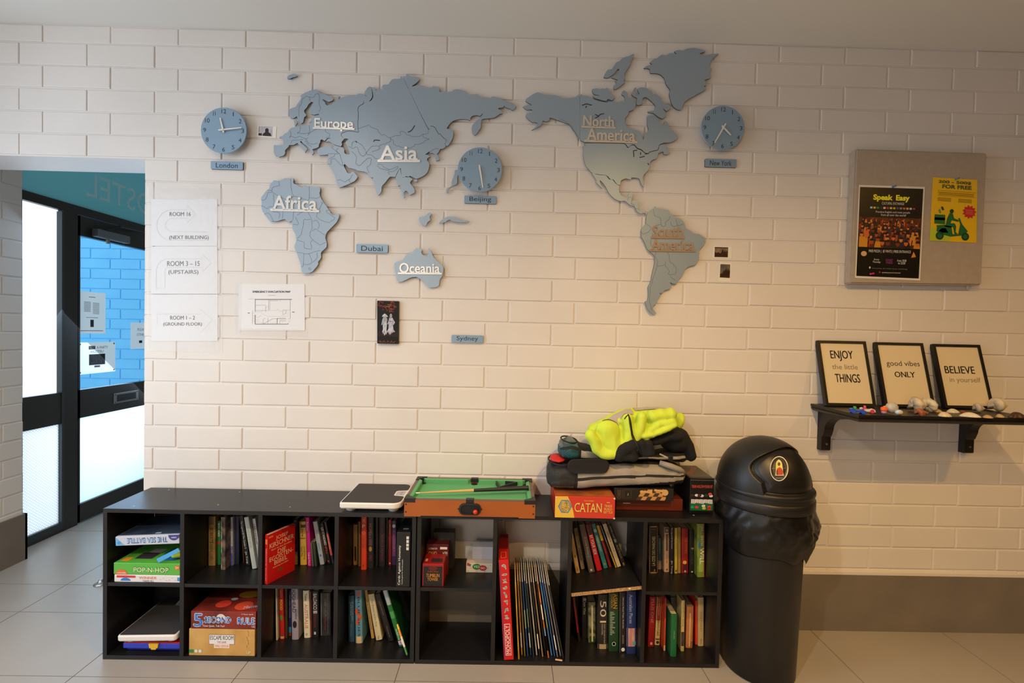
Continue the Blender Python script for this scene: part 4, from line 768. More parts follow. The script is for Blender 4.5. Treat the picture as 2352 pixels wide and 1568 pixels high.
G14 = 'books in the upper fourth cubby of the left unit'; n14 = ', upper fourth cubby of left unit'
B('tan paperback with a black label, leftmost'+n14, G14, (809.6,821,1297.6,809.4,1205), Z1, (176,142,96), [('b',.1,.46,(40,34,30),.35,.7)])
B('thin olive brown paperback'+n14, G14, (822,827.8,1301,821.8,1198), Z1, (120,88,44))
B('tall orange-red POWER paperback'+n14, G14, (827.9+.8,841,1308.8,829.3,1187), Z1, (206,62,24), [('h','P',.825,.5,.065,(240,220,150)),('h','O',.70,.6,.065,(226,130,70)),('h','W',.57,.6,.065,(180,60,30)),('h','E',.45,.5,.065,(180,60,30)),('h','R',.08,.3,.035,(120,30,20)),('t','MODERN CLASSIC',.93,.06,.5,(240,190,150))])
B('dark Hope is a verb paperback with a gold feather'+n14, G14, (843,858,1305,843.2,1188), Z1, (30,30,36), [('t','HOPE',.78,.2,.5,(170,110,80)),('t','is a VERB',.56,.22,.5,(150,90,80)),('d',.5,.38,.25,.05,(176,130,50)),('t','EMILY',.2,.1,.4,(150,50,60))])
B('plain black paperback'+n14, G14, (859.8,868.4,1300,859.8,1188), Z1, (20,19,21))
B('black paperback with maroon lettering'+n14, G14, (869.4,885,1301,869.6,1188), Z1, (34,26,30), [('t','CROWN OF MIDNIGHT',.40,.58,.4,(130,60,70),True,.55),('t','SARAH J. MAAS',.82,.24,.5,(120,56,66),True)])
B('thin black paperback'+n14, G14, (886.2,890.4,1299,886.4,1190), Z1, (18,17,18))
B('dark red paperback'+n14, G14, (891.4,899,1299,891.6,1194), Z1, (136,26,24), [('t','LOST WORDS',.8,.22,.4,(200,150,110)),('d',.5,.05,.3,.02,(210,160,120))])
B('purple paperback with orange lettering'+n14, G14, (900,909.4,1296,900,1196), Z1, (116,66,122), [('b',.78,1,(60,60,66)),('d',.5,.88,.4,.04,(200,200,196)),('t','A COURT',.5,.4,.5,(206,120,60),True),('b',0,.2,(60,40,90))])
G22 = 'books in the lower third cubby of the left unit'; n22 = ', lower third cubby of left unit'
B('very thin white booklet, leftmost'+n22, G22, (633.2,636.9,1471,631.5,1352), Z0, (206,196,180))
B('red FOOD paperback'+n22, G22, (643,652.4,1469,640,1352), Z0, (186,28,26), [('t','FOOD',.68,.2,.62,(236,200,60)),('d',.5,.43,.3,.055,(60,140,50)),('b',.02,.06,(220,160,60)),('b',.06,.09,(90,60,140)),('t','A CULINARY HISTORY',.9,.15,.4,(226,170,140))])
B('dark olive paperback behind the red one'+n22, G22, (653.2,659.4,1466,652.2,1352), Z0, (60,56,28))
B('dark blue thin paperback'+n22, G22, (661,668.4,1461,660.5,1358), Z0, (28,34,84), [('b',0,.08,(130,60,40)),('b',.08,.2,(60,130,190)),('t','Northern Territory',.66,.5,.4,(190,196,220))])
B('lavender grey DOGHEAD paperback with a dark figure'+n22, G22, (669.8,685.4,1469,668.2,1352), Z0, (160,152,168), [('t','DOGHEAD',.78,.48,.5,(30,26,34),False,.42),('d',.5,.30,.3,.07,(36,30,40)),('t','MORTEN RAMSLAND',.5,.2,.3,(90,84,96),False,.7)])
B('white paperback with an orange AUSTRALIE title'+n22, G22, (698,712.2,1465.2,695,1357), Z0, (226,216,190), [('t','AUSTRALIE',.46,.52,.5,(216,120,40)),('t','Trotter',.86,.16,.4,(60,50,44)),('t','22',.08,.05,.3,(80,70,60))])
B('thin brown-red paperback'+n22, G22, (713,716.0,1464,711.2,1359), Z0, (110,46,34), depth=.10)
B('black paperback with broad white letters'+n22, G22, (717.0,731.8,1463.5,716.2,1358), Z0, (26,24,24), [('t','BALDACCI',.78,.34,.55,(226,220,208)),('t','The Camel Club',.38,.34,.3,(160,40,34)),('b',.06,.12,(200,196,190),.3,.6),('b',.52,.58,(180,176,170),.2,.8)])
B('black paperback in torn clear wrap, rightmost'+n22, G22, (736,759.6,1460,735.6,1362), Z0, cm((36,33,33),.18,(18,.15),(60,54,52)), [('b',0,1,(190,184,178),.05,.09),('b',.05,1,(120,112,108),.72,.75),('t','ROBERT LUDLUM',.66,.4,.2,(120,110,108)),('t','The Moscow Vector',.3,.34,.2,(150,60,54))])
G24 = 'books in the lower fourth cubby of the left unit'; n24 = ', lower fourth cubby of left unit'
B('dark teal paperback, leftmost'+n24, G24, (799.9,814.4,1474.2,799.2,1368), Z0, (38,72,96), [('t','MY BROTHER AND I',.66,.42,.25,(130,156,170),False,.7),('t','JAMES',.72,.3,.25,(130,156,170),False,.4),('t','MICHAEL',.26,.28,.4,(80,116,140),True)])
B('light blue BLUE SKIES paperback with an orange swirl'+n24, G24, (816.6,832.6,1477.4,814.6,1355.5), Z0, (96,148,172), [('d',.55,.94,.3,.035,(206,84,40)),('b',.84,.95,(206,84,40),.45,.62),('d',.30,.60,.28,.06,(206,84,40)),('d',.66,.50,.28,.06,(206,84,40)),('d',.34,.40,.26,.05,(206,84,40)),('b',0,.13,(216,190,140)),('t','BLUE SKIES',.50,.74,.30,(36,44,60),False,.55)])
B('narrow tan paperback leaning left'+n24, G24, (852.2,859.6,1467,835.5,1356), Z0, (190,150,84), [('t','NINE PARTS OF DESIRE',.5,.62,.35,(90,64,34))])
B('cream white paperback leaning left with curled top'+n24, G24, (863.4,878.2,1471,844.5,1366), Z0, (216,202,166), [('t','The Power of the Dog',.6,.6,.3,(130,116,90),True),('t','Virago',.06,.08,.3,(120,104,80))])
B('black paperback leaning left between white and green'+n24, G24, (892.0,905.5,1474,860,1366), Z0, (32,25,26), [('t','JOHN AND MARY',.7,.3,.14,(180,160,110)),('t','FRANCIS',.2,.24,.14,(150,140,130))])
B('green paperback with a silver top, leaning left'+n24, G24, (917.2,928.6,1486,878.6,1357.5), Z0, (28,110,44), [('b',.74,1,(176,180,186)),('b',.5,.62,(70,150,80)),('t','vodafone',.22,.2,.5,(206,230,206)),('b',.03,.10,(226,200,226)),('h','5',.065,.35,.05,(150,30,120))])
# ------------------------------------------------------------------ right unit books
G33 = 'books on the tilted shelf of the right unit'; n33 = ' on the tilted shelf'
def ztilt(X): return ZTL+(X-XB[2]-DV-.0015)*math.tan(tilt)
B('tan paperback with a black crest, leftmost'+n33, G33, (1323.5,1333.0,1316.7,1307,1226), ztilt, (190,160,110), [('b',0,.3,(206,170,116)),('t','W',.42,.08,.7,(40,34,30),True),('t','NORA',.1,.1,.4,(90,70,50))])
B('grey tan PHOENIX paperback'+n33, G33, (1335.2,1344.2,1307.6,1318,1214), ztilt, (156,134,106), [('t','PHOENIX',.36,.3,.55,(50,44,40)),('t','JOHN CONNOR',.76,.34,.5,(90,78,64))])
B('thick grey-brown paperback with a blue dot'+n33, G33, (1353.5,1367.5,1315,1330,1205.5), ztilt, (96,80,68), [('t','R. Lucas Bryden',.55,.36,.4,(176,166,156)),('d',.5,.33,.2,.022,(40,130,150)),('b',.03,.07,(206,196,180),.3,.6)])
B('red BY YOUR SIDE paperback with dark top'+n33, G33, (1371.4,1384.0,1311,1345.6,1206), ztilt, (196,24,26), [('b',.78,1,cm((90,66,66),.45,(60,.2),(30,22,24))),('t','BY YOUR SIDE',.56,.42,.55,(236,226,216))])
B('teal paperback with cream title'+n33, G33, (1387.2,1397.8,1306,1358.2,1205), ztilt, (48,118,114), [('t','BARBARA HANNAY',.56,.36,.45,(206,214,196)),('d',.5,.85,.35,.04,(150,190,180)),('h','a',.1,.5,.05,(180,150,60))])
B('yellow and dark red paperback'+n33, G33, (1399.6,1406.4,1303.6,1370.2,1208), ztilt, (130,20,20), [('b',.64,1,(214,160,40)),('t','SANDRA BROWN',.46,.24,.4,(190,90,80))])
B('thin grey, brown and yellow paperback'+n33, G33, (1414.2,1417.4,1304.5,1378.4,1208), ztilt, (120,92,60), [('b',.62,1,(110,120,130)),('b',.0,.38,(196,160,40))])
B('cream paperback with brown title'+n33, G33, (1418.2,1428.2,1302.8,1384.2,1205), ztilt, (206,182,140), [('t','THE POWER',.70,.26,.4,(90,70,50)),('t','of ONE',.45,.2,.4,(150,120,90))])
B('black AUSTRALIA paperback at the right end'+n33, G33, (1431.2,1440.8,1302.8,1396,1206.5), ztilt, (26,26,24), [('t','AUSTRALIA',.36,.32,.5,(150,130,70)),('t','lonely road',.82,.26,.35,(190,186,170)),('b',.58,.66,(110,120,110),.2,.8),('b',.04,.10,(140,120,60),.3,.6)])
G34 = 'books in the upper fourth cubby of the right unit'; n34 = ', upper fourth cubby of right unit'
B('black tan-edged book with a serif title, leftmost'+n34, G34, (1491.6,1511,1316.7,1492,1208), Z1, (26,24,26), [('b',0,1,(176,140,100),0,.06),('b',0,1,(176,140,100),.94,1),('b',.975,1,(176,140,100)),('b',0,.025,(176,140,100)),('u','LA CITE DES MARCHES',.47,.62,.34,(206,190,160),True),('t','ROMAN',.93,.02,.5,(150,120,90)),('h','J',.06,.4,.06,(140,110,80))])
B('dark teal and grey low paperback'+n34, G34, (1511.6,1520.3,1307.6,1511.8,1236), Z1, (34,66,70), [('b',0,.28,(140,120,96)),('t','MARIAN KEYES',.7,.36,.4,(90,130,130))])
B('cream paperback with a portrait at its top'+n34, G34, (1526,1537.4,1314,1526.4,1211), Z1, (190,156,126), [('b',.88,.99,(60,46,40),.1,.9),('d',.5,.93,.3,.035,(160,130,110)),('b',.47,.85,(120,100,86),.3,.75),('t','RICHARD HAMMOND',.66,.36,.3,(40,34,30)),('t','on the edge',.3,.2,.4,(190,60,50)),('h','4',.06,.4,.05,(30,26,26))])
B('black paperback with a vertical white title'+n34, G34, (1539,1549.4,1317.4,1539,1211), Z1, (22,20,22), [('t','The Legend Of The Condor',.76,.46,.4,(216,206,190),False,.35),('t','Jin Yong',.14,.28,.45,(216,206,190),False,.35)])
B('mustard yellow paperback'+n34, G34, (1550.2,1557,1317.4,1550.4,1213), Z1, (196,166,60), [('t','Joe Brown',.65,.2,.4,(110,90,40)),('d',.5,.06,.35,.025,(110,90,40))])
B('tan paperback right of the yellow one'+n34, G34, (1557.9,1564.3,1316.7,1558.1,1211.5), Z1, (156,128,64), [('t','THE ALCHEMIST',.8,.3,.4,(120,96,50))])
B('red paperback with a sunset at its foot'+n34, G34, (1565.6,1581.2,1316,1566,1213.5), Z1, (150,30,26), [('t','THE WOMEN',.62,.36,.34,(190,110,60),True,.65),('d',.45,.24,.3,.04,(226,170,70)),('b',.04,.2,(90,26,40)),('b',.02,.06,(190,180,170),.4,.65)])
B('black paperback between red and green'+n34, G34, (1583.6,1595,1316.7,1584,1218), Z1, (28,25,25), [('t','EXODUS',.38,.34,.45,(80,72,70)),('d',.6,.58,.3,.02,(150,130,110)),('b',.02,.05,(220,214,206),.4,.7)])
B('thick green and orange WILL hardback, rightmost'+n34, G34, (1599.5,1618.6,1325.6,1599.5,1203), Z1, cm((146,158,60),.4,(22,.16),(96,120,60)), [('b',.0,1,(196,104,50),.86,1),('b',.55,.66,(50,120,160),.15,.45),('b',.1,.36,(150,176,80),.2,.8),('t','WILL',.40,.3,.55,(236,232,222),False,.62),('t','WILL SMITH',.78,.36,.32,(210,200,150),False,.62)], hard=True, name='hardback_book')
G43 = 'books under the tilted shelf of the right unit'; n43 = ' under the tilted shelf of right unit'
B('red and black paperback leaning on the divider, leftmost'+n43, G43, (1328.5,1334.5,1474,1315.5,1372), Z0, (44,20,22), [('b',.2,1,(176,30,26),0,.55),('t','THE RED',.6,.3,.4,(110,60,60),False,.75)])
B('black paperback with pale vertical title'+n43, G43, (1337,1349,1466,1337,1369.5), Z0, (28,25,26), [('t','Don Vito',.74,.34,.5,(196,190,180)),('d',.5,.93,.35,.03,(150,146,140))])
B('green and cream picture-spined paperback'+n43, G43, (1352,1369,1476,1351.5,1383), Z0, cm((150,146,110),.45,(40,.14),(50,66,40)), [('b',0,.16,(44,76,34)),('b',.03,.92,(214,200,156),.4,.62)])
B('thick black 501 paperback with a pale foot label'+n43, G43, (1373.4,1396,1490.5,1374.5,1365.5), Z0, (38,34,34), [('b',0,.09,(176,156,120)),('t','501',.69,.40,.62,(214,196,170)),('t','MOST DEVASTATING',.285,.36,.14,(200,184,160),False,.66),('t','DISASTERS',.365,.20,.14,(200,184,160),False,.42)])
B('thick dark green hardback with gold letters'+n43, G43, (1398.6,1421.6,1496,1398.9,1361.5), Z0, (24,60,34), [('b',.70,1,(40,46,30)),('t','ASIAN',.86,.26,.40,(214,160,40),True,.62),('t','COOKBOOK',.86,.24,.20,(196,146,40),True,.28)]+[('t' if 0 else 'b',.66-.029*k,.675-.029*k,(150,160,130),.12,.12+.5*(.7+.3*math.sin(k*2.3))) for k in range(14)]+[('d',.5,.13,.2,.035,(190,196,180)),('d',.5,.13,.14,.025,(24,60,34))], hard=True, name='hardback_book', depth=.17)
B('black road trip paperback with white title'+n43, G43, (1423.6,1438.6,1498.5,1423.8,1359.8), Z0, (26,24,25), [('b',0,1,(120,110,90),.0,.05),('t','Ultimate Road Trips: Australia',.66,.52,.22,(224,218,206)),('t','LEE ATKINSON',.22,.14,.16,(190,180,170)),('d',.5,.05,.28,.032,(226,220,206))], depth=.16)
B('tall blue hardback with a pink rock photo'+n43, G43, (1439.6,1464.6,1502,1440.2,1357.5), Z0, (30,46,96), [('b',.12,.41,cm((206,186,170),.4,(14,.2),(176,110,100))),('b',.12,.41,(196,110,104),.36,.5),('b',.14,.2,(110,150,160),.55,.95),('t','Australian Places',.72,.46,.34,(160,170,206),True,.42)], hard=True, name='hardback_book', depth=.17)
G44 = 'books in the lower fourth cubby of the right unit'; n44 = ', lower fourth cubby of right unit'
B('red PLUS ONE paperback, leftmost'+n44, G44, (1488,1502.4,1485.2,1492.6,1371), Z0, (156,22,28), [('t','PLUS ONE',.72,.48,.4,(214,130,120)),('b',.04,.09,(226,190,180),.35,.7)])
B('red and cream baking paperback'+n44, G44, (1503.8,1515.2,1481.7,1509.4,1372), Z0, (196,170,110), [('b',.52,1,(140,44,36)),('t','BENTO CAKE',.36,.32,.4,(60,44,34)),('d',.55,.06,.3,.03,(40,34,34)),('b',.11,.14,(90,70,50)),('t','THE BAKEHOUSE',.8,.34,.3,(196,130,110))])
B('thin red and orange paperback'+n44, G44, (1523.6,1529,1495,1526.6,1374), Z0, (196,70,34), [('b',.62,1,(150,36,36)),('b',0,.1,(214,170,130))])
B('dark green paperback standing forward'+n44, G44, (1540.6,1554.4,1508,1542.6,1411.5), Z0, (24,100,56), [('t','TUONI CERTA',.52,.2,.14,(190,200,180))])
B('grey black paperback behind the green one'+n44, G44, (1541.5,1554.8,1478,1541.5,1372), Z0, (66,60,58), depth=.075)
B('cream baking paperback with a dark photo'+n44, G44, (1557.2,1572,1496,1559,1379), Z0, (206,182,120), [('b',.10,.38,cm((80,66,66),.5,(40,.2),(50,40,44))),('t','Great British Baking',.72,.46,.36,(70,60,44),True),('b',0,.08,(176,166,80))])
B('orange tan paperback with a white strip'+n44, G44, (1575.4,1591.6,1488,1578,1393), Z0, cm((206,134,84),.45,(30,.2),(176,110,66)), [('b',.04,.84,(226,190,140),.42,.58),('b',0,.16,(150,100,60),.6,.95)])
B('very thin bright orange-red booklet'+n44, G44, (1598,1602.2,1481,1598,1380), Z0, (226,60,26))
B('light tan paperback, rightmost'+n44, G44, (1603.6,1618,1484,1604,1372.5), Z0, (196,168,120), [('t','ROB MAILEY',.5,.4,.3,(150,126,90)),('t','Shine',.1,.1,.2,(90,74,50))])

# ------------------------------------------------------------------ game boxes in the cubbies
def cbox(name, label, cat, a, b, mt, art=(), grp=None, rotz=0, lid=None):
    m = MB(); m.box(a, b, mt, .0012)
    for f in art: f(m)
    return tag(m.build(name, fix=False), label, cat, grp)
def fr_(x, y, w, h, mt, Y, e=.0006): return lambda m: m.rect((x, Y-e, y), UX, UZ, w, h, mt)
def ft(s, x, z, w, h, mt, Y, sf=False, e=.0012, dz=None, flip=False): return lambda m: m.text(s, (x, Y-e, z), -UX if flip else UX, -UZ if flip else UZ, w, h, mt, sf)
GB = 'board games in the left unit'
# upper first cubby: three games
xr = XA[1]-.003; xl = XA[0]+DV+.003
def px(x, y, Y): q = on_y(x, y, Y); return q.x, q.z
YG = YS+.006
# bottom game lies on the shelf
x0 = on_y(262,1320,YG).x
m = MB(); m.box((x0,YG,Z1+.0005),(xr,-.02,Z1+.031), M((214,210,212), .4), .003); zc = Z1+.016
m.rect((x0+.048,YG-.0006,zc+.008), UX, UZ, .075, .009, M((196,50,60), .4)); m.disc((x0+.046,YG-.0007,zc-.009), UX, UZ, .020, .012, M((40,120,190), .4), 20, 0, PI); m.text('WINNER', (x0+.135,YG-.0009,zc+.004), UX, UZ, .07, .010, M((226,110,30), .4)); m.text('TAKES ALL', (x0+.137,YG-.0009,zc-.009), UX, UZ, .045, .008, M((60,70,120), .4)); m.rect((xr-.006,YG-.0007,zc), UX, UZ, .010, .014, M((60,140,200), .4))
for k in range(6): m.rect((x0+.185+.012*k,YG-.0006,zc-.002+.006*math.sin(k*2)), UX, UZ, .006, .0015, M((170,150,176), .5))
tag(m.build('board_game_box', fix=False), 'thin white and red board game box at the bottom of the game pile', 'board game', GB)
x0 = on_y(261,1275,YG).x; zb = Z1+.0318; zt = zb+.047
m = MB(); GRN = M((86,170,62), .35); m.box((x0,YG,zb),(xr,-.02,zt), GRN, .002); zc = (zb+zt)/2
m.text('POP-N-HOP', (x0+.150,YG-.0008,zc-.003), UX, UZ, .142, .0225, M((40,70,36), .5)); m.text('POP-N-HOP', (x0+.150,YG-.0012,zc-.003), UX, UZ, .139, .019, M((226,226,190), .4))
m.disc((x0+.032,YG-.0008,zb+.001), UX, UZ, .024, .020, M((214,104,44), .4), 20, 0, PI); m.text('2-4 PLAYERS', (x0+.032,YG-.0012,zb+.007), UX, UZ, .034, .006, WHITE); m.rect((xr-.012,YG-.0008,zt-.016), UX, UZ, .018, .016, M((214,104,44), .4)); m.text('5+', (xr-.012,YG-.0012,zt-.016), UX, UZ, .012, .010, WHITE)
for a, b, w, d, c in ((.03,.03,.03,.03,(230,150,50)),(.09,.06,.07,.05,(60,50,60)),(.10,.10,.05,.04,(190,170,170)),(.20,.05,.06,.05,(40,110,170)),(.17,.1,.05,.06,(40,110,90))): m.rect((x0+a,YG+b,zt+.0006), UX, (0,1,0), w, d, M(c,.4))
tag(m.build('board_game_box', fix=False), 'bright green POP-N-HOP board game box in the middle of the game pile', 'board game', GB)
# crumpled yellow-green toy and a blue strip of card lie between the boxes
m = MB()
bm_ = bmesh.new(); bmesh.ops.create_icosphere(bm_, subdivisions=3, radius=1)
for v in bm_.verts: n_ = noise.noise(v.co*2.3); v.co = Vector((v.co.x*(.036+.010*n_), v.co.y*(.05+.01*n_), v.co.z*(.0115+.003*n_)))
bmesh.ops.translate(bm_, vec=(xr-.040,YG+.075,zt+.0132), verts=bm_.verts); m.bm(bm_, M((196,206,40), .5, var=(30,.2), c2=(130,160,40)))
tag(m.build('soft_toy', smooth=True), 'crumpled yellow-green soft toy lying on the green game box', 'toy')
a, b = on_y(364,1292,YG-.008), on_y(413,1266,YG-.008); d = (b-a).normalized(); n_ = d.cross(Vector((0,1,0))); n_ = n_ if n_.z > 0 else -n_
m = MB(); m.prism([a, b, b+n_*.0155, a+n_*.0175], (0,.0012,0), M((74,158,220), .5)); tag(m.build('card_strip'), 'light blue card strip hanging over the front of the green game box', 'card strip')
x0 = on_y(266,1250,YG).x; z_a = on_y(266,1253,YG).z; 
m = MB(); rot = math.radians(3.2); m.T = Matrix.Translation((x0,YG,z_a-.001)) @ Matrix.Rotation(-rot,4,'Y') @ Matrix.Rotation(math.radians(0),4,'X')
Lb = (xr-x0)/math.cos(rot)-.004; SB = M((186,190,206), .35); m.box((0,0,0),(Lb,.22,.0375), SB, .002)
m.rect((Lb/2,.11,.0381), UX, (0,1,0), Lb*.97, .2, M((60,74,96), .35, var=(12,.2), c2=(30,36,52))); m.rect((Lb*.62,.02,.0386), UX, (0,1,0), .022, .010, M((170,190,200), .4))
m.text('THE SEA BATTLE', (Lb*.50,-.0008,.019), -UX, -UZ, .160, .0215, M((30,40,80), .4)); m.text('THE SEA BATTLE', (Lb*.50,-.0012,.019), -UX, -UZ, .155, .016, M((130,180,230), .35)); m.disc((Lb-.020,-.0008,.0365), UX, UZ, .022, .022, M((50,54,130), .4), 20, PI, 2*PI); m.text('2 players', (Lb-.020,-.0012,.026), -UX, -UZ, .022, .009, WHITE); m.add([(0.001,-.0008,.002),(.035,-.0008,.002),(.001,-.0008,.034)], [(0,1,2)], M((110,170,206), .4)); m.disc((.014,-.0012,.012), UX, UZ, .007, .007, M((60,150,210), .4), 14)
tag(m.build('board_game_box', fix=False), 'silver and blue sea battle game box, upside down on top of the game pile', 'board game', GB)
m = MB(); m.box((xr-.075,-.10,z_a+.052),(xr-.004,-.06,ZS-BT-.004), M((40,48,64), .4), .002); tag(m.build('small_box'), 'dark blue small box standing behind the sea battle game', 'box')
# lower second cubby
x0, x1 = on_y(434,1480,YG).x, on_y(585,1480,YG).x; zt1 = Z0+.1095
ESC = M((206,164,94), .6, var=(16,.3), c2=(176,130,66)); m = MB(); m.box((x0,YG,Z0+.0004),(x1,-.03,zt1), ESC, .0015); xc = (x0+x1)/2; zc = Z0+.068
m.rect((xc,YG-.0006,zc), UX, UZ, .103, .040, M((120,70,80), .5)); m.rect((xc,YG-.0009,zc), UX, UZ, .100, .037, M((222,220,222), .5)); m.text('ESCAPE ROOM', (xc,YG-.0013,zc+.007), UX, UZ, .094, .017, M((50,44,44), .5)); m.text('THE GAME', (xc,YG-.0013,zc-.011), UX, UZ, .036, .008, M((170,80,66), .5))
m.rect((xc,YG-.0009,zc-.027), UX, UZ, .062, .016, M((236,216,206), .5)); m.text('FAMILY EDITION', (xc,YG-.0013,zc-.027), UX, UZ, .055, .009, M((210,100,80), .5))
m.rect((x0+.010,YG-.0009,Z0+.019), UX, UZ, .018, .013, M((40,130,60), .5))
for k in range(2): m.disc((x0+.029+.016*k,YG-.0009,Z0+.019), UX, UZ, .0065, .0065, M((206,214,210), .5), 18)
m.text('UP', (x1-.024,YG-.0009,Z0+.016), UX, UZ, .016, .011, M((214,226,200), .5))
for k in range(6): m.line([(x1-.030+.004*math.sin(k*2),YG-.0008,zt1-.004-.012*k),(x1-.026+.004*math.sin(k*2+1),YG-.0008,zt1-.014-.012*k)], .001, NY, M((96,66,34), .6))
tag(m.build('board_game_box', fix=False), 'sand-coloured ESCAPE ROOM board game box under the red 5 SECOND RULE box', 'board game', GB)
x0, x1 = on_y(438.5,1410,YG).x, on_y(588,1410,YG).x; zb = zt1+.0008; zt = zb+.0715; m = MB(); RB = M((136,44,34), .4, var=(7,.12), c2=(80,30,24)); m.box((x0,YG,zb),(x1,-.03,zt), RB, .0015); zc = (zb+zt)/2
BL, WT = M((58,116,206), .4), M((226,224,226), .4)
m.disc((x0+.120,YG-.0005,zc+.010), UX, UZ, .018, .016, M((214,200,200), .4), 18)
for s, x, z, w, h in (('5',x0+.030,zc+.0,.036,.052),('SECOND',x0+.108,zc+.002,.105,.024),('RULE',x0+.222,zc-.001,.068,.026)):
    for dx, dz in ((-.0022,0),(.0022,0),(0,.0022),(0,-.0022)): m.text(s, (x+dx,YG-.0008,z+dz), UX, UZ, w, h, WT)
    m.text(s, (x,YG-.0013,z), UX, UZ, w, h, BL)
m.text('Think Quick, Talk Fast!', (x0+.092,YG-.0010,zb+.012), UX, UZ, .088, .009, WT); m.text('UG', (x1-.010,YG-.0010,zb+.012), UX, UZ, .013, .008, WT); m.text('3+ Players  Age 8+', (x1-.034,YG-.0010,zt-.010), UX, UZ, .048, .006, WT)
for a, b, w, d, c in ((.10,.05,.06,.05,(196,60,40)),(.19,.04,.07,.06,(206,74,44)),(.17,.12,.09,.05,(190,140,40)),(.23,.13,.07,.05,(40,60,130)),(.125,.085,.028,.02,(150,150,156))): m.disc((x0+a,YG+b,zt+.0007), UX, (0,1,0), w/2, d/2, M(c,.4), 18)
m.text('Mattels', (x1-.035,YG+.035,zt+.0010), Vector((.95,.3,0)), Vector((-.3,.95,0)), .06, .02, M((176,180,206), .4))
tag(m.build('board_game_box', fix=False), 'dark red 5 SECOND RULE board game box with blue letters', 'board game', GB)
# the plastic case and the second bathroom scale in the lower first cubby come with the scales below
# upper first cubby of the right unit: small card games
GC = 'card game boxes in the right unit'
x0, x1 = on_y(969.5,1340,YS+.012).x, on_y(1018.5,1340,YS+.012).x; Yt = YS+.012; zt = on_y(994,1294.5,Yt).z; TB = M((150,24,26), .35); m = MB(); m.box((x0,Yt,Z1+.0005),(x1,Yt+.085,zt), TB, .0015); xc = (x0+x1)/2; hh = zt-Z1
m.rect((xc,Yt-.0005,Z1+hh*.46), UX, UZ, (x1-x0)*.88, hh*.86, M((26,22,22), .4)); m.disc((xc,Yt-.0007,Z1+hh*.80), UX, UZ, .018, .009, M((90,26,18), .5), 18)
m.text('TUMBLIN', (xc,Yt-.0010,Z1+hh*.49), UX, UZ, (x1-x0)*.62, hh*.15, M((206,140,36), .5), True); m.text('TOWER', (xc,Yt-.0010,Z1+hh*.32), UX, UZ, (x1-x0)*.50, hh*.13, M((206,140,36), .5), True); m.text('CLASSIC GAMES', (xc,Yt-.0010,Z1+hh*.66), UX, UZ, (x1-x0)*.52, hh*.06, M((176,60,30), .5), True)
m.rect((x0+.012,Yt+.03,zt+.0006), UX, (0,1,0), .010, .02, M((196,160,130), .5)); m.rect((xc+.012,Yt+.03,zt+.0006), UX, (0,1,0), .045, .03, M((50,36,40), .5))
tag(m.build('game_box', fix=False), 'red and black TUMBLIN TOWER game box at the front of the cubby', 'board game', GC)
Yu = Yt+.088; a = on_y(979.5,1277,Yu); b = on_y(1030,1250,Yu); UB_ = M((96,22,26), .4); m = MB(); m.box((a.x,Yu,Z1+.0005),(b.x,Yu+.045,b.z), UB_, .0015); xc = (a.x+b.x)/2
m.text('UNO', (a.x+.026,Yu-.0008,a.z+.013), -UX, -UZ, .034, .016, M((214,180,90), .4)); m.text('NO MERCY', (a.x+.027,Yu-.0008,a.z+.034), -UX, -UZ, .036, .008, WHITE); m.rect((b.x-.020,Yu-.0008,b.z-.016), UX, UZ, .030, .010, WHITE); m.rect((b.x-.014,Yu-.0008,b.z-.040), UX, UZ, .020, .018, M((206,200,190), .4, var=(300,.05), c2=(60,50,50)))
tag(m.build('game_box', fix=False), 'dark red UNO card game box, upside down behind the tower game', 'board game', GC)
Yv = Yu+.048; a = on_y(994,1262,Yv); b = on_y(1044,1223,Yv); m = MB(); m.box((a.x,Yv,Z1+.0005),(b.x,Yv+.045,b.z), M((38,34,34), .5), .0015); m.text('UNO', ((a.x+b.x)/2,Yv-.0008,b.z-.052), -UX, -UZ, .05, .020, M((86,70,46), .5)); m.text('NO MERCY', ((a.x+b.x)/2,Yv-.0008,b.z-.030), -UX, -UZ, .055, .009, M((90,88,86), .5))
tag(m.build('game_box', fix=False), 'black UNO card game box at the back of the cubby', 'board game', GC)
Yy = on_z(1100,1314.8,Z1).y; x0 = on_y(1070.5,1314,Yy).x; x1 = XB[1]-.002; zt = on_y(1090,1293.5,Yy).z; YN = M((214,200,182), .5); m = MB(); m.box((x0,Yy,Z1+.0005),(x1,-.03,zt), YN, .0012); xc = (x0+x1)/2
m.disc((x0+.045,Yy-.0008,Z1+.026), UX, UZ, .018, .013, M((40,120,56), .4), 20); m.text('YES', (x0+.045,Yy-.0012,Z1+.026), UX, UZ, .026, .010, WHITE); m.disc((x0+.072,Yy-.0010,Z1+.021), UX, UZ, .016, .0115, M((176,40,44), .4), 20); m.text('NO', (x0+.072,Yy-.0014,Z1+.021), UX, UZ, .018, .009, WHITE); m.rect((x0+.008,Yy-.0008,Z1+.036), UX, UZ, .010, .012, M((200,60,50), .4)); m.rect((x0+.016,Yy-.0008,Z1+.033), UX, UZ, .008, .010, M((60,110,180), .4))
for k in range(9): m.disc((x0+.008+.012*k,Yy-.0006,Z1+.006+.026*((k*7)%3)/2), UX, UZ, .005, .002, M((150,144,138), .5), 12, 0, PI)
tag(m.build('game_box', fix=False), 'white YES or NO card game box against the divider', 'board game', GC)
m = MB(); m.box((x0+.022,Yy+.035,zt+.0006),(x1,-.035,zt+.055), M((176,176,190), .6), .0012); tag(m.build('game_box', fix=False), 'plain pale grey box standing on the YES or NO box', 'box', GC)
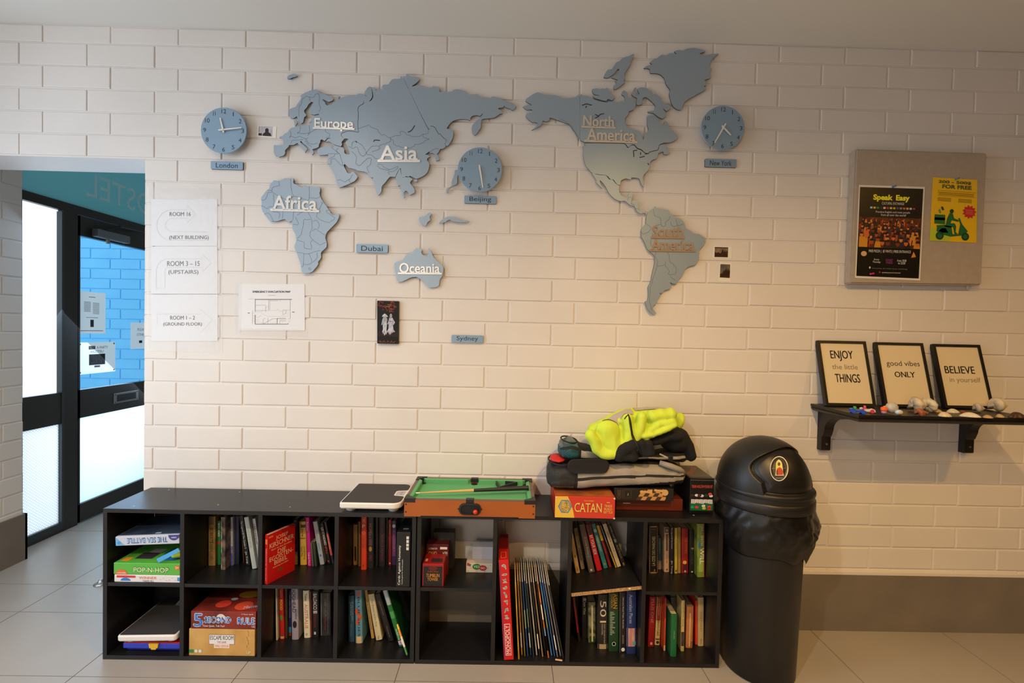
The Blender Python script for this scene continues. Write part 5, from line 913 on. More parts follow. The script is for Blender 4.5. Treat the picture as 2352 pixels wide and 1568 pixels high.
# tall red game box on edge
Ym = YS+.004; A = on_y(1157.8,1511.5,Ym); Bq = on_y(1180.2,1511.5,Ym); Tp = on_y(1145.2,1286.5,Ym); lean = math.atan2(Tp.x-A.x, Tp.z-Z0); hh = math.hypot(Tp.x-A.x, Tp.z-Z0); th = (Bq.x-A.x)*math.cos(lean)
m = MB(); m.T = Matrix.Translation((A.x,Ym,Z0+.0006)) @ Matrix.Rotation(lean,4,'Y'); MR = M((200,22,22), .35); m.box((0,0,0),(th,.235,hh), MR, .0012); c_ = th/2
m.rect((c_,-.0006,hh*.205), UX, UZ, th*.58, hh*.315, WHITE); m.rect((c_,-.0009,hh*.205), UX, UZ, th*.50, hh*.305, MR); m.text('MONOPOLY', (c_,-.0012,hh*.205), UZ, -UX, hh*.285, th*.40, WHITE)
SV = M((190,186,180), .3, metal=.4); SD = M((96,92,90), .4)
def icon(z, pts, pts2):
    m.add([(c_+x*th, -.0008, hh*z+y*th) for x, y in pts], [list(range(len(pts)))], SV); m.add([(c_+x*th, -.0011, hh*z+y*th) for x, y in pts2], [list(range(len(pts2)))], SD)
icon(.93, [(-.25,.2),(.0,.32),(.2,.2),(.25,-.25),(.15,-.28),(.08,-.05),(-.2,.05)], [(-.1,.1),(.05,.18),(.1,.05)])
icon(.855, [(-.32,-.08),(-.1,.1),(.25,.12),(.32,-.02),(.1,-.14)], [(-.1,.0),(.2,.05),(.1,-.06)])
icon(.79, [(-.28,.22),(-.1,.15),(.15,.28),(.15,.0),(.3,-.2),(-.25,-.2),(-.05,-.02)], [(-.05,.1),(.1,.15),(.1,0)])
icon(.725, [(-.2,-.15),(-.25,.05),(-.05,.02),(.05,.2),(.22,.15),(.22,-.12),(.0,-.22)], [(-.0,-.05),(.12,.05),(.12,-.1)])
icon(.65, [(-.22,.3),(-.02,.34),(.2,-.1),(.16,-.3),(.0,-.3),(-.06,0)], [(-.1,.2),(.02,.2),(.05,-.1)])
icon(.575, [(-.2,.22),(.22,.28),(.2,-.2),(.1,-.28),(.02,.05),(-.18,.08)], [(.05,.15),(.15,.15),(.12,-.1)])
icon(.50, [(-.3,.36),(-.2,.14),(.2,.26),(.24,-.12),(.14,-.1),(.02,-.02),(-.1,-.26),(-.24,-.28),(-.1,.0)], [(-.05,.05),(.15,.12),(.1,.0)])
icon(.43, [(-.2,.2),(.1,.25),(.12,.02),(.3,-.12),(.1,-.25),(-.22,-.15),(-.08,.0)], [(-.05,.1),(.05,.12),(.02,-.05)])
m.rect((c_,.04,hh+.0006), UX, (0,1,0), th*.55, .05, M((190,150,110), .5)); m.rect((c_,.04,hh+.0008), UX, (0,1,0), th*.45, .044, MR); m.rect((th*.1,-.0007,hh*.5), UX, UZ, th*.06, hh*.96, M((90,60,120), .4))
tag(m.build('board_game_box', fix=False), 'tall red MONOPOLY game box on its edge left of the magazines', 'board game')
# magazines leaning left against it
GM = 'magazines leaning in the tall cubby'
cols = [('mustard yellow',(206,150,30)),('golden yellow',(190,136,30)),('olive tan',(120,96,44)),('deep blue',(36,66,120)),('teal blue',(40,90,120)),('dark grey',(52,50,48)),('white',(196,190,176)),('charcoal',(40,38,38)),('sand',(150,126,90)),('black',(26,25,25)),('orange-topped',(190,104,40)),('sky blue',(80,140,190)),('bright blue',(44,96,180)),('grey',(116,112,108)),('silver',(150,150,150)),('brown-black',(50,36,28))]
n_ = len(cols); Yg = YS+.012
for i, (nm, c) in enumerate(cols):
    f = i/(n_-1); xb = 1190.5+f*102.5; yb = 1506-2*math.sin(i*1.3)-5*f; xt = 1177+f*76; yt = 1300+22*f-11*math.sin(i*2.6)
    yo = .012+.020*abs(math.sin(i*1.9))+ (0 if i in (0,14,15) else .006)
    A = on_y(xb, yb, YS+yo); Tp = on_y(xt, yt, YS+yo); A.z = Z0
    ln = -(.066+.146*f); hh = min(.31,math.hypot(Tp.x-A.x, Tp.z-Z0)); th = .0052
    t = thing('magazine', f'{nm} magazine in the leaning row right of the tall red game box' if i not in (0,n_-1) else (f'{nm} magazine, first beside the tall red game box' if i == 0 else f'{nm} magazine, last at the right end of the leaning row'), 'magazine', (A.x,YS+yo,Z0), GM)
    m = MB(); m.T = Matrix.Translation((A.x,YS+yo,Z0+.0006+th*math.sin(abs(ln))*0)) @ Matrix.Rotation(ln,4,'Y'); dp = .205
    cv = cm(c,.3,(20,.2),tuple(int(v*.72) for v in c)); m.box((0,0,0),(.0009,dp,hh), cv); m.box((th-.0009,0,0),(th,dp,hh), cv); m.box((0,-.0008,0),(th,.001,hh), cv)
    if i % 3 == 1: m.rect((th/2,-.0012,hh*.2), UX, UZ, th*.9, hh*.2, M((214,206,190), .4))
    if i in (3,4,11): m.rect((th/2,-.0012,hh*.5), UX, UZ, th*.9, hh*.25, M((130,150,120), .4))
    if i == 10: m.rect((th/2,-.0012,hh*.82), UX, UZ, th*.9, hh*.14, M((226,120,40), .4)); m.rect((th/2,-.0012,hh*.62), UX, UZ, th*.9, hh*.2, M((226,214,190), .4)); m.rect((th/2,-.0012,hh*.25), UX, UZ, th*.9, hh*.3, M((90,150,200), .4))
    m.build('cover', t, fix=False); m = MB(); m.T = Matrix.Translation((A.x,YS+yo,Z0+.0006)) @ Matrix.Rotation(ln,4,'Y'); m.box((.0010,.0015,.001),(th-.0010,dp-.001,hh-.0005), M((206,200,186), .6)); m.build('page_block', t)
a = Vector((2.424,-.2485,0)); b = Vector((2.452,-.2535,0)); m = MB(); m.tube([(a.x,a.y,Z0+.0055),(b.x,b.y,Z0+.0055)], [.0042,.0042], M((206,170,130), .6), 12)
for i, v in enumerate(m.v): v.z = Z0+.0005+(v.z-Z0)*.45
tag(m.build('wooden_stick'), 'small pale wooden stick on the cubby floor under the magazines', 'stick')
# black card-game box upright in the upper fourth cubby of the left unit
Yc = YS+.004; a = on_y(909.5,1336.5,Yc); b = on_y(943,1222,Yc); m = MB(); KB = M((20,19,20), .4); m.box((a.x,Yc,Z1+.0005),(min(b.x,XA[4]-.002),-.07,b.z), KB, .0015); w = b.x-a.x; h = b.z-Z1
m.text('Cards Against Humanity', (a.x+w*.24,Yc-.0008,Z1+h*.40), UZ, -UX, h*.72, w*.20, WHITE); m.text('A party game for horrible people.', (a.x+w*.45,Yc-.0008,Z1+h*.28), UZ, -UX, h*.46, w*.09, WHITE)
for k in range(4): m.rect((a.x+w*.80,Yc-.0008,Z1+h*(.90-.066*k)), UX, UZ, w*.18, h*.052, M((206,204,200), .4))
m.rect((a.x+w*.55,Yc+.03,b.z+.0006), UX, (0,1,0), w*.4, .012, M((120,124,130), .4))
tag(m.build('card_game_box', fix=False), 'tall black Cards Against Humanity box against the divider in the upper fourth cubby', 'board game')
m = MB(); m.box((a.x+.004,-.068,Z1+.0005),(a.x+w-.006,-.02,ZS-BT-.006), M((96,112,126), .5), .0015); tag(m.build('small_box'), 'pale blue-grey box behind the tall black card game box', 'box')
# pen standing in the lower fourth cubby
p = on_y(936.5,1497,YS+.012); q = on_y(912.5,1433,YS+.05); p.z = Z0+.004; m = MB(); d = q-p
PENM = [((40,36,34),0,.06,.0012,.003),((70,140,60),.06,.30,.004,.004),((226,214,200),.30,.62,.0042,.0042),((226,140,60),.62,.85,.0042,.0042),((230,200,60),.85,1,.0042,.003)]
for c, f0, f1, r0, r1 in PENM: m.tube([p+d*f0, p+d*f1], [r0,r1], M(c,.4), 10)
tag(m.build('pen', fix=False), 'green, white and yellow pen leaning in the lower fourth cubby of left unit', 'pen')
# ================================================================== on top of the units
def rrect(w, l, rs, n=6, cx=0, cy=0):
    """rounded rectangle outline, corner radii (ne, nw, sw, se)"""
    out = []
    for (sx, sy, a0), r in zip(((1,1,0),(-1,1,1),(-1,-1,2),(1,-1,3)), rs):
        for k in range(n+1):
            a = a0*PI/2+k*PI/2/n; out.append((cx+sx*(w/2-r)+r*math.cos(a), cy+sy*(l/2-r)+r*math.sin(a)))
    return out
def loft(mb, rings, mt, cap=True):
    n = len(rings[0]); vs = [p for r in rings for p in r]
    fs = [(i*n+k, i*n+(k+1)%n, (i+1)*n+(k+1)%n, (i+1)*n+k) for i in range(len(rings)-1) for k in range(n)]
    if cap: fs += [list(range(n))[::-1], [len(vs)-n+k for k in range(n)]]
    mb.add(vs, fs, mt)
# bathroom scales: built lying with the dial towards +y, copied into the lower cubby
SW, SL = .235, .250
SHELLW = M((222,218,214), .4); SMAT = M((50,46,46), .7, bump=(900,.25)); SBASE = M((186,190,194), .5)
sc = thing('bathroom_scale', 'white bathroom scale with black mat on the shelf top beside the pool table', 'bathroom scale', (0,0,0), 'bathroom scales')
R4 = (.036,.036,.012,.012)
def ring(ins, z): return [(x,y,z) for x, y in rrect(SW-2*ins, SL-2*ins, [max(.003,r-ins) for r in R4])]
m = MB(); loft(m, [ring(.003,.014), ring(0,.019), ring(0,.033), ring(.002,.0365), ring(.0055,.0375)], SHELLW); m.build('shell', sc, smooth=False)
m = MB(); loft(m, [ring(.040,.0), ring(.030,.004), ring(.020,.014)], SBASE)
for sx in (-1,1):
    for sy in (-1,1): m.lathe([(.020,.0),(.022,.006),(.022,.014)], (sx*.082,sy*.086,0), SBASE, 18)
m.build('base', sc)
out = rrect(SW-.013, SL-.013, [max(.004,r-.0065) for r in R4])
top = (SL-.013)/2
mat_o = [p for p in out if not (p[1] > top-1e-4 and abs(p[0]) < .03)]
i_ne = [i for i, p in enumerate(mat_o) if p[0] > 0 and p[1] > top-1e-4][-1]
notch = [(.042,top),(.036,top-.006),(.031,top-.040),(.024,top-.047),(-.024,top-.047),(-.031,top-.040),(-.036,top-.006),(-.042,top)]
mat_o = mat_o[:i_ne+1]+notch+mat_o[i_ne+1:]
m = MB(); m.prism([(x,y,.0376) for x, y in mat_o], (0,0,.0012), SMAT); m.build('mat', sc)
m = MB(); dl = [(.026,top-.004),(.022,top-.037),(.016,top-.041),(-.016,top-.041),(-.022,top-.037),(-.026,top-.004)]
m.add([(x,y,.0379) for x, y in dl], [list(range(6))], M((170,166,164), .2, coat=.5)); 
for k in range(9): m.rect(((k-4)*.0042,top-.018,.0382), UX, (0,1,0), .0006, .008, INK)
m.build('dial_window', sc)
s2 = dup(sc, label='white bathroom scale lying on the red and blue case in the lower first cubby')
sc.location = (1.537+SL/2, -.252+SW/2, ZS+.0002); sc.rotation_euler = (0,0,-PI/2)
lx = on_y(273.5,1460,YS+.004).x; s2.location = (lx+SW/2, YS+.004+SL/2-.0115, Z0+.0522); s2.rotation_euler = (math.radians(1.0),math.radians(-1.6),0)
# red and blue plastic case below it
x0, x1 = on_y(282,1475,YS+.012).x, XA[1]-.003; Yc = YS+.012
t = thing('plastic_case', 'flat red and blue plastic case with yellow latch under the lower scale', 'game case', ((x0+x1)/2,Yc+.1,Z0))
m = MB(); m.box((x0,Yc,Z0+.020),(x1,Yc+.2,Z0+.0435), M((40,60,190), .35), .004); m.build('lower_half', t)
m = MB(); m.box((x0+.004,Yc,Z0+.044),(x1,Yc+.2,Z0+.0525-.009), M((190,30,28), .35)); m.box((x0+.004,Yc+.001,Z0+.0436),(x1,Yc+.2,Z0+.0475), M((190,30,28), .35), .0015); m.build('upper_half', t)
m = MB(); m.box((x0,Yc+.02,Z0+.0005),(x1,Yc+.19,Z0+.0198), M((30,44,140), .4), .003); m.build('foot', t)
a = on_y(344,1470,Yc).x; b = on_y(366,1470,Yc).x; m = MB(); YL = M((216,176,40), .4); m.prism([(a,Yc-.007,Z0+.045),(b,Yc-.007,Z0+.045),(b-.003,Yc-.007,Z0+.028),(a+.003,Yc-.007,Z0+.028)], (0,.006,0), YL); m.box((a+.009,Yc-.007,Z0+.021),(b-.009,Yc-.002,Z0+.029), YL, .0015); m.build('latch', t)

# table-top pool table
x0, x1 = 1.8065, 2.325; y0, y1 = -.284, -.012; z0 = ZS+.0005; z1 = .678
WOOD = M((168,90,32), .42, var=(5,.35), c2=(150,78,26)); FELTG = M((92,164,108), .9, bump=(500,.2)); RAIL = M((104,84,74), .5); PKT = M((26,25,26), .45)
t = thing('pool_table', 'small table-top pool table with green felt and orange wooden sides', 'pool table', ((x0+x1)/2,(y0+y1)/2,z0))
m = MB(); w = .012
for a, b in (((x0,y0),(x1,y0+w)),((x0,y1-w),(x1,y1)),((x0,y0+w),(x0+w,y1-w)),((x1-w,y0+w),(x1,y1-w))): m.box((a[0],a[1],z0+.004),(b[0],b[1],z1), WOOD)
for a, b in ((x0,x0+.065),(x1-.065,x1)): m.box((a,y0,z0),(b,y0+w,z0+.004), WOOD); m.box((a,y1-w,z0),(b,y1,z0+.004), WOOD)
for a in (x0+.007,x1-.007):
    for zz in (z0+.018,z1-.018): m.disc((a,y0-.0005,zz), UX, UZ, .0033, .0033, INK, 12)
m.build('frame', t, fix=False)
m = MB(); m.box((x0+w,y0+w,z1-.024),(x1-w,y1-w,z1-.016), FELTG); m.build('bed', t)
m = MB()
for a, b in (((x0,y0),(x1,y0+.016)),((x0,y1-.016),(x1,y1)),((x0,y0+.016),(x0+.016,y1-.016)),((x1-.016,y0+.016),(x1,y1-.016))): m.box((a[0],a[1],z1),(b[0],b[1],z1+.003), RAIL)
m.build('rail', t)
xm = (x0+x1)/2
def cushion(a, b, inner):
    (ax, ay), (bx, by) = a, b; d = Vector((bx-ax,by-ay,0)).normalized(); n = Vector((inner[0],inner[1],0)); sh = .012
    P = [Vector((ax,ay,0)), Vector((bx,by,0)), Vector((bx,by,0))-d*sh+n*.014, Vector((ax,ay,0))+d*sh+n*.014]
    mb = MB(); zt = z1+.0034; rr_ = [[p+Vector((0,0,z1-.016)) for p in P], [p+Vector((0,0,zt-.002)) for p in P], [p+Vector((0,0,zt)) for p in (P[0],P[1],P[2]-n*.003,P[3]-n*.003)]]
    loft(mb, rr_, FELTG); mb.build('cushion', t)
p_ = .030
for a, b in ((x0+p_,xm-.017),(xm+.017,x1-p_)): cushion((a,y0+.014),(b,y0+.014),(0,1)); cushion((a,y1-.014),(b,y1-.014),(0,-1))
cushion((x0+.014,y0+p_),(x0+.014,y1-p_),(1,0)); cushion((x1-.014,y0+p_),(x1-.014,y1-p_),(-1,0))
for cx, cy, sx, sy in ((x0,y0,1,1),(x1,y0,-1,1),(x0,y1,1,-1),(x1,y1,-1,-1)):
    m = MB(); P = [(0,0),(.044,0),(.044,.012),(.030,.016),(.016,.030),(.012,.044),(0,.044)]
    m.prism([(cx+sx*(x-.001),cy+sy*(y-.001),z1-.010) for x, y in P], (0,0,.0158), PKT); m.disc((cx+sx*.026,cy+sy*.026,z1-.0150), UX, (0,1,0), .018, .018, INK, 20); m.build('pocket', t)
for cy, sy in ((y0,1),(y1,-1)):
    m = MB(); m.box((xm-.016,cy-sy*.001,z1-.010),(xm+.016,cy+sy*.018,z1+.0058), PKT, .001); m.disc((xm,cy+sy*.028,z1-.0150), UX, (0,1,0), .015, .014, INK, 20); m.build('pocket', t)
# ball return in the front board with one red ball
m = MB(); rc = [(x,z) for x, z in rrect(.088,.046,(.021,)*4, 8)]; ri = [(x,z) for x, z in rrect(.074,.034,(.016,)*4, 8)]; cx, cz = xm+.001, z0+.034; k = len(rc)
vs = [(cx+x,y0-.004,cz+z) for x, z in rc]+[(cx+x,y0-.005,cz+z) for x, z in ri]+[(cx+x,y0-.0005,cz+z) for x, z in rc]+[(cx+x,y0-.0007,cz+z) for x, z in ri]
m.add(vs, [(i,(i+1)%k,k+(i+1)%k,k+i) for i in range(k)]+[(i,(i+1)%k,2*k+(i+1)%k,2*k+i) for i in range(k)]+[(k+i,k+(i+1)%k,3*k+(i+1)%k,3*k+i) for i in range(k)], M((24,24,26), .4)); m.add([(cx+x,y0-.0008,cz+z) for x, z in ri], [list(range(k))], M((8,8,9), .6))
for sx in (-1,1): m.disc((cx+sx*.046,y0-.0016,cz), UX, UZ, .003, .003, INK, 8)
m.build('ball_return', t, fix=False)
bm_ = bmesh.new(); bmesh.ops.create_uvsphere(bm_, u_segments=20, v_segments=12, radius=.0095); bmesh.ops.translate(bm_, vec=(cx+.022,y0-.0108,cz-.0075), verts=bm_.verts); m = MB(); m.bm(bm_, M((206,52,24), .2)); tag(m.build('pool_ball', smooth=True), 'small red ball in the ball return of the pool table', 'ball')
# cue resting on the cushions and the triangle rack
A = on_z(955,1132,z1+.006); Bq = on_z(1214,1120,z1+.014); d = Bq-A; t = thing('pool_cue', 'short wooden pool cue with a black grip lying across the pool table', 'pool cue', (A.x,A.y,A.z-.002))
m = MB(); m.tube([A+d*.03, A+d*.51], [.0022,.0062], M((212,170,104), .4), 14); m.build('shaft', t); m = MB(); m.tube([A+d*.505, A+d], [.0066,.0100], M((24,23,24), .5), 16); m.build('grip', t); m = MB(); m.tube([A, A+d*.035], [.0026,.0024], M((232,228,220), .5), 12); m.build('tip', t)
m = MB(); zf = z1-.0155; T3 = [on_z(1139,1096.5,zf+.014), on_z(1203,1104,zf+.014), on_z(1152,1118,zf+.014)]
c = sum(T3, Vector())/3; T3 = [c+(p-c)*.80+Vector((-.014,-.022,0)) for p in T3]; c = sum(T3, Vector())/3
def tri(s, z): return [Vector((c.x+(p.x-c.x)*s, c.y+(p.y-c.y)*s, z)) for p in T3]
o1, o2, i1, i2 = tri(1,zf+.0003), tri(1,zf+.017), tri(.80,zf+.0003), tri(.80,zf+.017); vs = o1+o2+i1+i2
m.add(vs, [f for i in range(3) for j in [(i+1)%3] for f in ((i,j,3+j,3+i),(6+i,6+j,9+j,9+i),(3+i,3+j,9+j,9+i),(i,j,6+j,6+i))], M((30,29,31), .45)); tag(m.build('triangle_rack'), 'black triangle rack lying on the green felt of the pool table', 'pool rack')

# ------------------------------------------------------------------ boxes at the right end
RED = M((196,56,40), .4); CY = M((222,180,60), .4); CYL = M((226,196,90), .4)
f0 = on_y(1274.5,1186,-.272); f1 = on_y(1414.5,1191.5,-.262); zt = .6975
t_ = Matrix.Translation((f0.x,-.268,ZS+.0004)) @ Matrix.Rotation(math.radians(-1.2),4,'Z')
wC = .240; hC = .0865; m = MB(); m.T = t_; m.box((0,0,0),(wC,.235,hC), RED, .0015)
e = -.0007; arc = [(0,.0008),(wC*.325,.0008)]+[(wC*(.325-.115*(k/8)**1.5), hC*(k/8)) for k in range(1,9)]+[(0,hC-.001)]
m.add([(x,e,z) for x, z in arc], [list(range(len(arc)))], CY)
hx = [(wC*.165+.030*math.cos(PI/3*k+0)*.93, hC*.53+.030*math.sin(PI/3*k)) for k in range(6)]; m.add([(x,e-.0004,z) for x, z in hx], [list(range(6))], M((70,130,190), .4)); hx2 = [(wC*.165+.0255*math.cos(PI/3*k)*.93, hC*.53+.0255*math.sin(PI/3*k)) for k in range(6)]; m.add([(x,e-.0007,z) for x, z in hx2], [list(range(6))], M((206,180,90), .4, var=(90,.15), c2=(150,120,60)))
rr = random.Random(2)
for k in range(16):
    a = rr.uniform(0,2*PI); r = .020*math.sqrt(rr.random()); cx, cz = wC*.165+r*math.cos(a), hC*.53+r*math.sin(a); m.disc((cx,e-.0010,cz), UX, UZ, .0036, .0036, M(rr.choice([(150,60,50),(70,110,60),(60,60,60),(170,130,60)]), .5), 10); m.disc((cx,e-.0012,cz), UX, UZ, .0022, .0022, CYL, 8)
for dx, mt, ee in ((.0012,M((120,60,20), .5),-.0008),(0,CYL,-.0012)): m.text('CATAN', (wC*.555+dx,e+ee,hC*.50-dx), UX, UZ, wC*.46, hC*.42, mt, True)
m.text("KLAUS TEUBER'S", (wC*.565,e-.0008,hC*.815), UX, UZ, wC*.16, hC*.055, CYL)
for s, z in (('TRADE',.60),('BUILD',.455),('SETTLE',.31)): m.text(s, (wC*.885,e-.0008,hC*z), UX, UZ, wC*(.15 if s == 'SETTLE' else .13), hC*.11, CYL, True)
m.rect((wC*.885,e-.0008,hC*.76), UX, UZ, wC*.05, hC*.03, CYL)
m.add([(-.0007,.004,hC*.10),(-.0007,.23,hC*.10),(-.0007,.23,hC*.9),(-.0007,.004,hC*.9)], [(0,1,2,3)], M((176,40,30), .4))
m.rect((wC*.5,.117,hC+.0006), UX, (0,1,0), wC*.97, .22, M((196,110,50), .4, var=(9,.2), c2=(90,54,30)))
for x, z in ((.004,hC-.004),(wC-.004,hC-.004),(wC-.003,.003)): m.rect((x,e-.0015,z), UX, UZ, .007, .006, M((214,196,176), .7))
catan = tag(m.build('board_game_box', fix=False), 'red and yellow CATAN game box at the front of the right shelf top', 'board game')
# dark red wooden tray, chess box on it, poker tin
x0, x1 = 2.672, 2.955; m = MB(); MAH = M((110,40,22), .4, var=(4,.3), c2=(84,28,16)); m.box((x0,-.178,ZS+.0004),(x1,-.03,ZS+.0495), MAH, .002); m.rect((x0+.045,-.1787,ZS+.030), UX, UZ, .030, .003, M((210,196,176), .5))
tag(m.build('wooden_box'), 'dark red wooden box under the chess set box', 'box')
x0, x1 = 2.657, 2.905; Yk = -.205; zb, zt = ZS+.0505, ZS+.0505+.052; m = MB(); CB = M((30,26,24), .4); m.box((x0,Yk,zb),(x1,-.03,zt), CB, .0015); zc = (zb+zt)/2
m.rect((x0+.056,Yk-.0006,zc+.002), UX, UZ, .030, .036, M((96,76,40), .5)); m.rect((x0+.056,Yk-.0009,zc+.002), UX, UZ, .028, .034, CB); m.text('CHESS', (x0+.020,Yk-.0008,zc), UZ, -UX, .036, .014, M((110,86,50), .5), True); m.text('CLASSIC GAMES', (x0+.034,Yk-.0008,zc), UZ, -UX, .036, .006, M((90,72,44), .5)); m.text('J', (x0+.056,Yk-.0012,zc), UX, UZ, .006, .010, M((170,140,90), .5))
LT, DK = M((190,140,80), .45), M((70,44,28), .45)
for i in range(6):
    for j in range(3):
        a = x0+.090+.020*i+.010*j; z = zb+.003+.0150*j
        if a+.02 > x1-.004: continue
        m.add([(a,Yk-.0007,z),(a+.020,Yk-.0007,z),(a+.030,Yk-.0007,z+.0150),(a+.010,Yk-.0007,z+.0150)], [(0,1,2,3)], LT if (i+j) % 2 else DK)
IV = M((206,160,96), .4)
def pawn(cx, cz, ln, ang):
    u = Vector((math.cos(ang),0,math.sin(ang))); v = Vector((-u.z,0,u.x)); o = Vector((cx,Yk-.0011,cz))
    P = [(0,-.3),(.08,-.34),(.12,-.22),(.5,-.12),(.6,-.2),(.66,-.12),(.8,-.2),(.95,-.16),(1,0)]; P = P+[(a,-b) for a, b in P[::-1]]
    m.add([o+u*(a*ln)+v*(b*ln*.62) for a, b in P], [list(range(len(P)))], IV)
pawn(x0+.158,zc+.012,.052,PI); pawn(x0+.205,zc+.016,.040,PI*.97); m.disc((x0+.212,Yk-.0012,zc+.010), UX, UZ, .013, .013, IV, 18); m.rect((x1-.018,Yk-.0008,zc), UX, UZ, .030, .046, M((24,22,22), .4))
tag(m.build('board_game_box', fix=False), 'black chess set box with a chessboard photo on the wooden box', 'board game')
x0, x1 = 2.972, 3.073; Yp = -.205; zb, zt = ZS+.0004, .760; m = MB(); TIN = M((24,24,26), .3, metal=.3); m.box((x0,Yp,zb),(x1,-.02,zt), TIN, .003)
xc = (x0+x1)/2; m.rect((xc,Yp-.0008,zt-.008), UX, UZ, x1-x0-.004, .0015, M((170,168,166), .3, metal=.8)); m.text("TEXAS HOLD'EM POKER SET", (xc,Yp-.0008,zt-.034), UX, UZ, .088, .012, M((216,84,70), .5))
GRP = M((20,96,60), .4); m.rect((xc,Yp-.0006,zb+.030), UX, UZ, .094, .032, GRP)
for i in range(5):
    m.add([(x0+.006+.018*i,Yp-.0010,zb+.044+.002*(i%2)),(x0+.023+.018*i,Yp-.0010,zb+.043+.002*(i%2)),(x0+.023+.018*i,Yp-.0010,zb+.060),(x0+.006+.018*i,Yp-.0010,zb+.061)], [(0,1,2,3)], M((226,222,220), .4))
    for k in range(4): m.rect((x0+.011+.018*i+.007*(k%2),Yp-.0014,zb+.048+.007*(k//2)), UX, UZ, .003, .004, M((190,40,40) if i == 1 else (50,50,54), .5))
for px_, pz_, c in ((.012,.028,(40,150,80)),(.030,.028,(206,60,50)),(.058,.034,(206,206,210)),(.060,.024,(200,180,50)),(.082,.030,(216,60,50)),(.082,.022,(200,50,40)),(.028,.078,(206,206,226)),(.050,.076,(206,206,226)),(.040,.078,(110,30,30)),(.084,.084,(216,60,50)),(.088,.076,(206,206,210)),(.010,.078,(60,30,30)),(.068,.078,(30,60,50))): m.disc((x0+px_,Yp-.0016,zb+pz_), UX, UZ, .008, .0055, M(c,.4), 16)
m.rect((xc,-.11,zt+.0005), UX, (0,1,0), .09, .16, M((80,60,52), .4, var=(14,.2), c2=(50,60,48))); m.text('POKER SET', (xc,-.10,zt+.0009), Vector((.5,.86,0)), Vector((-.86,.5,0)), .12, .02, M((170,90,76), .5))
tag(m.build('poker_tin', fix=False), "black TEXAS HOLD'EM POKER SET tin at the right end of the shelf top", 'game tin')

# ------------------------------------------------------------------ two soft bags and the jacket
FAB = M((168,160,150), .85, bump=(500,.3), var=(14,.3), c2=(140,134,126)); BFAB = M((24,23,24), .8, bump=(500,.3)); STRAP = M((30,28,28), .75, bump=(600,.4))
MESHM = bpy.data.materials.new('net'); MESHM.use_nodes = True
_n = MESHM.node_tree; _b = _n.nodes['Principled BSDF']; _b.inputs['Roughness'].default_value = .7; _t = _n.nodes.new('ShaderNodeTexCoord'); _c = _n.nodes.new('ShaderNodeTexChecker'); _c.inputs['Scale'].default_value = 300; _c.inputs['Color1'].default_value = lin((16,16,17)); _c.inputs['Color2'].default_value = lin((46,45,44)); _n.links.new(_t.outputs['Object'], _c.inputs['Vector']); _n.links.new(_c.outputs['Color'], _b.inputs['Base Color'])
def netc(c):
    m = MESHM.copy(); m.node_tree.nodes['Checker Texture'].inputs['Color2'].default_value = lin(c); return m
def softbag(stations, matf, n=72, seed=0):
    """stations: (x, yc, half depth, z bottom, z top); matf(x, t, front) -> material, t in -1..1 up the side"""
    S = []
    for i in range(len(stations)-1):
        for k in range(5): f = k/5; f2 = f*f*(3-2*f); S.append([a+(b-a)*f2 for a, b in zip(stations[i], stations[i+1])]); S[-1][0] = stations[i][0]+(stations[i+1][0]-stations[i][0])*f
    S.append(list(stations[-1])); rings = []
    for x, yc, hy, zb, zt in S:
        zc, hz = (zb+zt)/2, (zt-zb)/2; r = []
        for k in range(n):
            fr = k < n//2; u = -1+2*((k+.5)/(n//2) if fr else (n-k-.5)/(n//2)); tt = math.copysign(1-(1-abs(u))**1.5, u)
            y = yc+(-1 if fr else 1)*hy*(1-abs(tt)**3.4)**(1/3.4); z = zc+hz*tt
            q = noise.noise(Vector((x*18+seed, y*18, z*18)))*.0045+noise.noise(Vector((x*50+seed, y*30, z*60)))*.0022
            r.append(Vector((x+noise.noise(Vector((z*20,y*20,x*10)))*.002, y+q*1.2*(-1 if fr else 1), z+(q if tt > -.3 else 0))))
        rings.append(r)
    mb = MB(); vs = [p for r in rings for p in r]; o = 0; mb.v = [Vector(p) for p in vs]
    for i in range(len(rings)-1):
        for k in range(n):
            x = (S[i][0]+S[i+1][0])/2; u = -1+2*(min(n//2-1,k)+1.0)/(n//2) if k < n//2 else -1+2*(n-k-1)/(n//2); u = max(-1,min(1,u)); t = math.copysign(1-(1-abs(u))**1.5, u)
            mb.f.append([i*n+k, i*n+(k+1)%n, (i+1)*n+(k+1)%n, (i+1)*n+k]); mb.m.append(mb.mi(matf(x, t, k < n//2)))
    for end, fl in ((0,True),(len(rings)-1,False)):
        ids = [end*n+k for k in range(n)]; mb.f.append(ids[::-1] if fl else ids); mb.m.append(mb.mi(matf(S[0 if fl else -1][0], 0, True)))
    return mb
NETK, NETT, NETY = netc((44,43,42)), netc((24,100,110)), netc((130,112,28))
zl = .7035
lower = [(2.384,-.135,.050,.712,.772),(2.398,-.135,.082,.703,.795),(2.43,-.135,.094,zl,.803),(2.50,-.135,.098,zl,.806),(2.60,-.135,.098,.714,.812),(2.70,-.132,.096,.718,.818),(2.80,-.128,.092,.7195,.815),(2.90,-.124,.086,.7195,.806),(2.945,-.12,.074,.722,.795),(2.964,-.12,.050,.735,.782)]
def lm_(x, t, fr):
    if x < 2.492: return NETY if (t < -.62 and x < 2.485 and x > 2.40) else (BFAB if t > .93 else NETK)
    if x < 2.502: return BFAB
    sag = max(0, (x-2.70)/.24)
    if t < -.86+.55*sag: return BFAB
    if t < -.10+.12*sag: return FAB
    if t < .12+.12*sag: return STRAP
    return FAB if t < .93 else BFAB
t = thing('gear_bag', 'long grey and black soft gear bag with net end, lower of the two bags', 'bag', (2.68,-.13,zl), 'soft gear bags')
